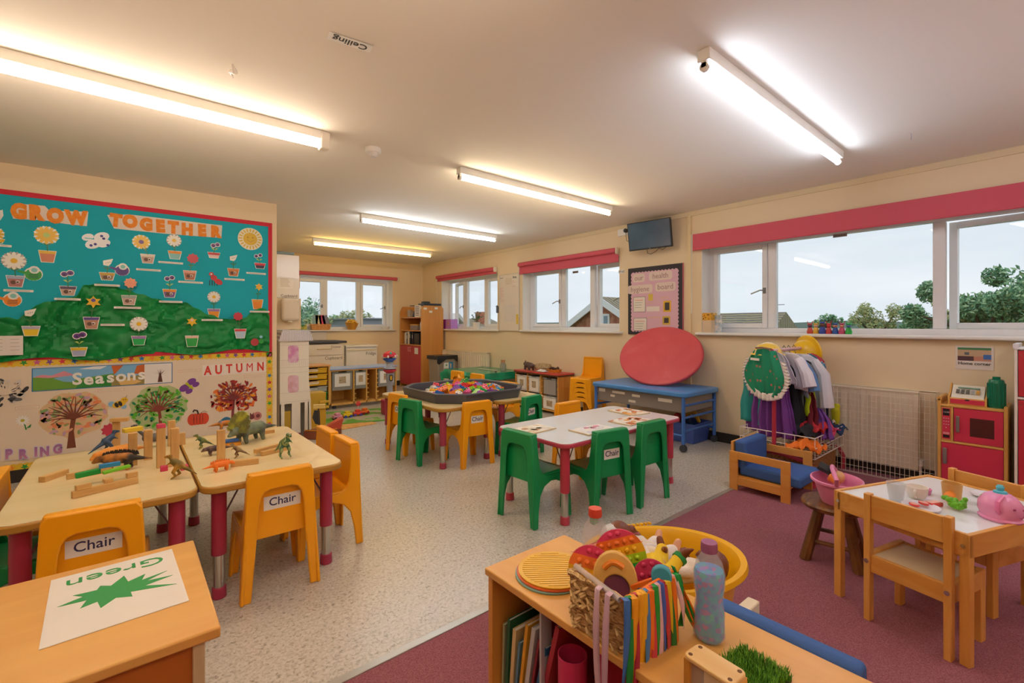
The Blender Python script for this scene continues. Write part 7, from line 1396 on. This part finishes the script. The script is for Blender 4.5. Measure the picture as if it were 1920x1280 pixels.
x, y = Bk(433, 836); block('blue painted flat block on the right table', x, y+.03, TZ+.02, .085, .04, .014, 4, '4478C8'); block('orange flat block beneath the blue block', x+.01, y+.01, TZ, .08, .045, .018, 4, 'E0921E')
def dino(label, px, py, rz, kind, m, s=1., extra=None, vox=.0035, cat='toy dinosaur'):
    x, y = Bk(px, py); t = thing('toy_dinosaur', label, cat, (x, y, TZ), R(rz)); t.scale = (s,)*3
    if kind == 'quad':
        sg = [((-.035, 0, .045), (.03, 0, .045), .022, .022), ((.03, 0, .05), (.065, 0, .045), .016, .013), ((.06, 0, .045), (.08, 0, .036), .012, .007), ((-.04, 0, .045), (-.075, 0, .04), .014, .008), ((-.075, 0, .04), (-.115, 0, .035), .008, .002)]
        for lx in (-.035, .03):
            for ly in (-.014, .014): sg += [((lx, ly, .04), (lx+.003, ly*1.25, .018), .011, .0085), ((lx+.003, ly*1.25, .018), (lx-.001, ly*1.25, .005), .0085, .0075)]
    elif kind == 'bi':
        sg = [((-.015, 0, .055), (.008, 0, .072), .018, .014), ((.008, 0, .072), (.022, 0, .092), .010, .007), ((.02, 0, .094), (.038, 0, .092), .009, .006), ((-.02, 0, .052), (-.05, 0, .035), .012, .007), ((-.05, 0, .035), (-.085, 0, .012), .007, .002)]
        for ly in (-.012, .012): sg += [((-.012, ly, .05), (.002, ly*1.4, .03), .010, .007), ((.002, ly*1.4, .03), (-.01, ly*1.5, .014), .006, .005), ((-.01, ly*1.5, .014), (.008, ly*1.5, .003), .005, .004), ((.012, ly, .07), (.028, ly*1.2, .06), .004, .003)]
    elif kind == 'long':
        sg = [((-.03, 0, .045), (.02, 0, .048), .022, .02), ((.02, 0, .055), (.05, 0, .085), .011, .007), ((.05, 0, .085), (.062, 0, .112), .007, .006), ((.06, 0, .114), (.078, 0, .112), .007, .005), ((-.035, 0, .045), (-.09, 0, .03), .012, .004), ((-.09, 0, .03), (-.13, 0, .022), .004, .002)]
        for lx in (-.03, .02):
            for ly in (-.013, .013): sg += [((lx, ly, .04), (lx, ly*1.2, .004), .010, .007)]
    body = blob('dinosaur_body', sg, m, vox, t, sm=3)
    b = B(); hd = {'quad': (.066, .05), 'bi': (.028, .097), 'long': (.068, .117)}[kind]
    [b.ell((hd[0], q, hd[1]), .0022, n=8) for q in (-.008, .008)]; ob('eyes', b, BLACK, t)
    if extra: nm, bb, mm = extra; ob(nm, bb, mm, t)
    return t
def plates(n=9, h=.02):
    b = B()
    for k in range(n): x_ = -.06+.105*k/(n-1); hh = h*(.5+.5*math.sin(PI*k/(n-1))); b.prism([(x_-.008, .055), (x_+.008, .055), (x_+.004, .062+hh*.7), (x_, .064+hh), (x_-.005, .06+hh*.7)], -.0025+.004*(k % 2), .0005+.004*(k % 2), 'y')
    return b
ORD = M('F07A1E', .35, .06, 30); dino('small orange plated toy dinosaur at the front of the right table', 415, 882, 8, 'quad', ORD, .72, ('back_plates', plates(), ORD))
def frill_():
    b = B(); pts = [(.046*math.cos(a)*(1+.10*(k % 2)), .046*math.sin(a)*(1+.10*(k % 2))) for k, a in enumerate([R(-30+240*i/22) for i in range(23)])]
    b.prism(pts, -.004, .004, 'z', T=FR((.045, 0, .065), (0, 1, 0), (-.35, 0, 1))); b.cyl((.072, 0, .055), (.09, 0, .068), .004, .001, n=6); return b
GRD = ramp_mat('grey_green_hide', [(.35, '4A5248'), (.55, '7E8A6E'), (.75, 'A8905E')], tscale=14, rough=.5)
dino('large grey green horned toy dinosaur with a yellow green frill', 470, 827, 180+28, 'quad', GRD, 1.75, ('neck_frill', frill_(), ramp_mat('frill_col', [(.4, '6A6A3A'), (.6, 'A8A83A')], tscale=30)), .004)
dino('green striped toy dinosaur tumbling off the right side of the table', 535, 858, -75, 'bi', ramp_mat('striped_green', [(.4, '3E6A4A'), (.6, '9AA86A')], tex='WAVE', tscale=30, rough=.5), 1.35)
dino('small green standing toy dinosaur at the left of the right table', 376, 841, 170, 'bi', ramp_mat('olive_hide', [(.4, '3E5A3A'), (.6, '8A8A3A')], tscale=30), .85)
dino('small dark purple horned toy dinosaur behind the lone post', 404, 852, 185, 'quad', ramp_mat('purple_hide', [(.4, '4A3440'), (.6, '8A6A50')], tscale=30), .8)
dino('small brown toy dinosaur right of the lone post', 443, 858, 160, 'bi', ramp_mat('brown_hide', [(.4, '6A4A30'), (.6, 'A89060')], tscale=30), .78)
dino('blue and orange sail backed toy dinosaur at the far side of the right table', 425, 804, 0, 'quad', ramp_mat('blue_orange', [(.45, 'C87A1E'), (.55, '2A6A98')], tscale=10), .95, ('sail', (lambda b: b.prism([(-.045+.085*k/8, .06+.028*math.sin(PI*k/8)) for k in range(9)], -.004, .004, 'y'))(B()), M('2A78A8', .4)))
dino('golden brown duck billed toy dinosaur standing at the front of the left table', 329, 896, 150, 'bi', ramp_mat('gold_hide', [(.4, '6A5A1E'), (.6, 'C8902E')], tscale=20), 1.1)
dino('dark blue toy dinosaur with long tail at the back of the left table', 205, 848, 30, 'bi', M('2E4A6A', .45, .2, 20), 1.2)
dino('grey long necked toy dinosaur behind the free standing posts', 285, 838, 180, 'long', M('5A5858', .5, .2, 20), 1.2)
dino('dark feathered toy dinosaur lying behind the green and blue blocks', 222, 880, 160, 'quad', ramp_mat('dark_stripe', [(.4, '2A2624'), (.6, 'D88A2A')], tscale=14), 1.25, ('spines', plates(16, .018), M('2E2A2C', .6)))
dino('orange toy tiger lying between the lintel posts and the barricade', 218, 868, 210, 'quad', ramp_mat('tiger', [(.4, 'E88A1E'), (.55, 'EBA040'), (.65, 'B86A1E')], tscale=14), 1.35, cat='toy animal')
# ============================================================ outside
b = B(); b.box(-200, 400, -300, 400, -3.3, -3.1); o = struct('ground', b, ramp_mat('fields', [(.4, '5E7A48'), (.6, '7A8A5A')], tscale=.05))
def hill(label, pts, dist, d2, m):
    b = B(); n = len(pts); b.add([(x, y, -3.2) for x, y, z in pts]+[p for p in pts]+[(x*d2, y*d2, -3.2) for x, y, z in pts], [(i, i+1, n+i+1, n+i) for i in range(n-1)]+[(n+i, n+i+1, 2*n+i+1, 2*n+i) for i in range(n-1)]); o = ob('hills', b, m, None, smooth=60); tag(o, label, 'hills')
P = []
for k in range(41): a = R(-12+k*2.6); D_ = 260; P.append((D_*math.cos(a), D_*math.sin(a), 2.4+1.6*noise.noise(Vector((k*.35, 0, 0)))))
hill('long low grey green hills on the horizon outside the windows', P, 1, 1.4, M('8A9A94', 1, .08, .05))
def tree_(name, label, x, y, z, r, n, cols, trunk=True, sz=.12, sq=(1, 1, 1)):
    t = thing(name, label, 'tree', (x, y, z-r*1.6)); rr = random.Random(int(abs(x*7+y*3))); b = B(); cl = [(rr.gauss(0, .42)*r*sq[0], rr.gauss(0, .42)*r*sq[1], r*1.6+rr.gauss(0, .36)*r*sq[2], rr.uniform(.22, .42)*r) for _ in range(16)]
    for i in range(n):
        c = rr.choice(cl); d = Vector((rr.gauss(0, 1), rr.gauss(0, 1), rr.gauss(0, 1))).normalized()*c[3]*rr.uniform(.5, 1.1); p = Vector(c[:3])+d; u = Vector((rr.gauss(0, 1), rr.gauss(0, 1), rr.gauss(0, 1))).normalized(); v = u.orthogonal().normalized(); s = sz*rr.uniform(.6, 1.3)
        b.add([p-u*s, p+v*s*.5, p+u*s, p-v*s*.5], [(0, 1, 2, 3)], rr.randrange(len(cols)))
    ob('foliage', b, [M(c, .8, .2, 2) for c in cols], t, kind='stuff', smooth=0)
    b = B(); base = -(z-r*1.6)-3.1; b.tube([(0, 0, base), (0, 0, r*1.2), (0, 0, r*1.8)], [.05*r+.05, .04*r+.02, .02], n=7)
    for c in cl[:9]: b.tube([(0, 0, r*.9), (c[0]*.5, c[1]*.5, r*1.3), c[:3]], [.04, .025, .01], n=5)
    ob('trunk', b, M('5A4A3A', .9), t)
def at_x(px, py, X): y, z = on_x(px, py, X); return X, y, z
G1 = ['6A9A72', '88B486', '568A68', 'A8C898']; G2 = ['9AAA6A', 'B8B878', '7A9A66', 'C8C088']
for i, (px, py, X, r, n, c, lb, sz, sq) in enumerate(((1640, 604, 13, .42, 2600, G2, 'loose yellow green bush outside the middle pane of the big window', .03, (1.6, 1.4, .75)), (1552, 603, 26, .5, 1200, G1, 'small dark bushy tree outside behind the peg dolls', .08, (1.3, 1.3, .8)), (1715, 611, 30, .35, 1200, G1, 'distant green hedge right of the yellow green bush', .07, (3, 3, .4)), (1852, 587, 9, .52, 11000, G1, 'dense green tree outside the right hand sash of the big window', .032, (1.1, 1.5, .85)), (1786, 592, 9, .22, 1500, G2, 'green bush between the mullion and the open sash', .03, (.8, .8, 1.3)), (1960, 560, 11, .7, 5000, G1, 'tall green tree at the right edge outside the big window', .045, (1.1, 1.1, 1)))):
    X, y, z = at_x(px, py, X); tree_('garden_tree', lb, X, y, z, r, n, c, sz=sz, sq=sq)
for px, py, Y, r, n, c, lb, sz in ((575, 600, 22, 1.0, 1500, G1, 'dark green tree outside the left pane of the end window', .09), (600, 606, 20, .5, 600, G2, 'pale shrub outside the left pane of the end window', .07), (650, 604, 24, .85, 1600, G2, 'yellow green tree outside the middle pane of the end window', .08), (680, 606, 25, .5, 700, G1, 'small green tree right of the yellow green one outside the end window', .08)):
    x, z = on_y(px, py, Y); tree_('garden_tree', lb, x, Y, z, r, n, c, sz=sz, sq=(1.3, 1, .75))
ROOF = ramp_mat('roof_tiles', [(.35, '7A6E66'), (.6, '9A8E80'), (.75, 'A8A27A')], tex='WAVE', tscale=1.5, rough=.9, dist=4); BRK = ramp_mat('brickwork', [(.4, 'A8604A'), (.6, 'C88A70')], tex='NOISE', tscale=6, rough=.9)
t = thing('brick_house', 'brick gabled house with white bargeboards outside the window behind the stacked chairs', 'house', (14, 0, 0))
g = [on_x(1068, 614, 14), on_x(1132, 563, 14), on_x(1172, 592, 14)]; (ya, za), (yp, zp), (yc, zc) = g; yc = yp-(ya-yp); zc = za
b = B(); b.prism([(ya, -3.2), (ya, za), (yp, zp), (yc, zc), (yc, -3.2)], 0, 6, 'x'); ob('brick_wall', b, BRK, t)
b = B(); th = .14
for (p, q) in (((ya, za), (yp, zp)), ((yc, zc), (yp, zp))):
    d = Vector((q[0]-p[0], q[1]-p[1])); e = Vector(p)-d*.12; b.prism([(e.x, e.y), (q[0], q[1]), (q[0], q[1]+th), (e.x, e.y+th)], -.25, 6.2, 'x', 0); b.prism([(e.x, e.y-.12), (q[0], q[1]-.12), (q[0], q[1]+th), (e.x, e.y+th)], -.30, -.24, 'x', 1)
ob('house_roof', b, [ROOF, M('ECEAE8', .5)], t)
y0_, z0_ = on_x(1131, 607, 14); y1_, z1_ = on_x(1144, 588, 14); b = B(); b.box(-.06, .0, y1_, y0_, z0_-.5, z1_, 0); b.box(-.08, -.05, y1_+.08, y0_-.08, z0_-.5, z1_-.08, 1); ob('house_window', b, [M('ECEAE8', .5), M('7A94A4', .2)], t)
b = B(); b.box(2, 6, yp-1.2, yp-.4, -3.2, zp-.25, 0); b.prism([(yp-1.3, zp-.3), (yp-1.3, zp+.12), (yp-.2, zp+.12), (yp+.3, zp-.3)], 2, 6, 'x', 1); ob('rear_wing', b, [BRK, ROOF], t)
b = B(); y_, z_ = on_x(1150, 528, 14); b.cyl((3, y_-.3, zp), (3, y_-.3, z_+.6), .02, n=6); b.cyl((3, y_-.7, z_+.4), (3, y_+.1, z_+.4), .015, n=5); [b.cyl((2.8, y_-.6+.15*k, z_+.4), (3.2, y_-.6+.15*k, z_+.4), .01, n=4) for k in range(5)]; ob('aerial', b, M('6A6E74', .5), t)
t = thing('tiled_house', 'house with a tiled roof outside the corner window', 'house', (0, 26, 0)); (xa, za), (xb, zb), (xc, zc) = on_y(856, 587, 26), on_y(876, 609, 26), on_y(835, 612, 26)
b = B(); b.prism([(xc, -3.2), (xc, zc-.3), (xa, za-.3), (xb, zb-.3), (xb, -3.2)], 0, 5, 'y', 0); b.prism([(xc, zc-.3), (xa, za-.3), (xb, zb-.3), (xb, zb-.1), (xa, za), (xc, zc-.1)], -.3, 5, 'y', 1); ob('house_body', b, [ROOF, M('D8D4CC', .6)], t)
t = thing('brick_house', 'low house with tiled roof and brick chimney outside the corner window, right part', 'house', (0, 27, 0)); (xa, za), (xb, zb) = on_y(884, 600, 27), on_y(938, 598, 27)
b = B(); b.box(xa, xb+1, 0, 5, -3.2, za-.5, 0); b.prism([(0, za-.6), (2.5, za+.15), (5, za-.6)], xa, xb+1, 'x', 1); xq, zq = on_y(927, 584, 27); b.box(xq-.3, xq+.4, 1, 2, za-1, zq, 0); ob('house_body', b, [BRK, ROOF], t)
t = thing('tiled_house', 'dark tiled roof with a skylight and aerial outside the left sash of the big window', 'house', (20, 0, 0)); (ya, za), (yb, zb) = on_x(1350, 584, 20), on_x(1436, 586, 20); yl, zl = on_x(1395, 610, 20)
b = B(); b.prism([(0, za-1.6), (3, za), (6, za-1.6)], yb+.3, ya+6, 'y', 0); b.box(.3, 5.7, yb+.5, ya+5.8, -3.2, za-1.5, 1); ob('house_roof', b, [ROOF, M('D8D6D4', .7)], t)
b = B(); yq, zq = on_x(1404, 572, 20); b.cyl((3, yq, za-.2), (3, yq, zq+.15), .02, n=5); b.cyl((3, yq-.3, zq+.1), (3, yq+.3, zq+.1), .015, n=5); ob('aerial', b, M('6A6E74', .5), t)
b = B(); yq, zq = on_x(1398, 596, 20); b.box(1.2, 1.9, yq-.5, yq+.1, za-1.1, za-.55); ob('skylight', b, M('E8EAEC', .2), t)
b = B(); x0_, z0_ = on_y(682, 598, 18); x1_, _ = on_y(740, 598, 18); b.box(x0_, x1_+2, 18, 24, -3.2, z0_); b.box(x0_-.1, x1_+2.1, 17.9, 24.1, z0_, z0_+.05)
tag(ob('flat_roof_building', b, M('9A9CA4', .7, .05)), 'grey flat roofed building outside the right pane of the end window', 'building')
b = B(); x0_, z0_ = on_y(560, 606, 16); x1_, _ = on_y(690, 606, 16); b.box(x0_-1, x1_, 16, 16.1, -3.2, z0_-.05)
tag(ob('garden_fence', b, M('8A8C90', .8, .1, 6)), 'grey fence along the bottom of the end window view', 'fence')
bpy.context.view_layer.update()
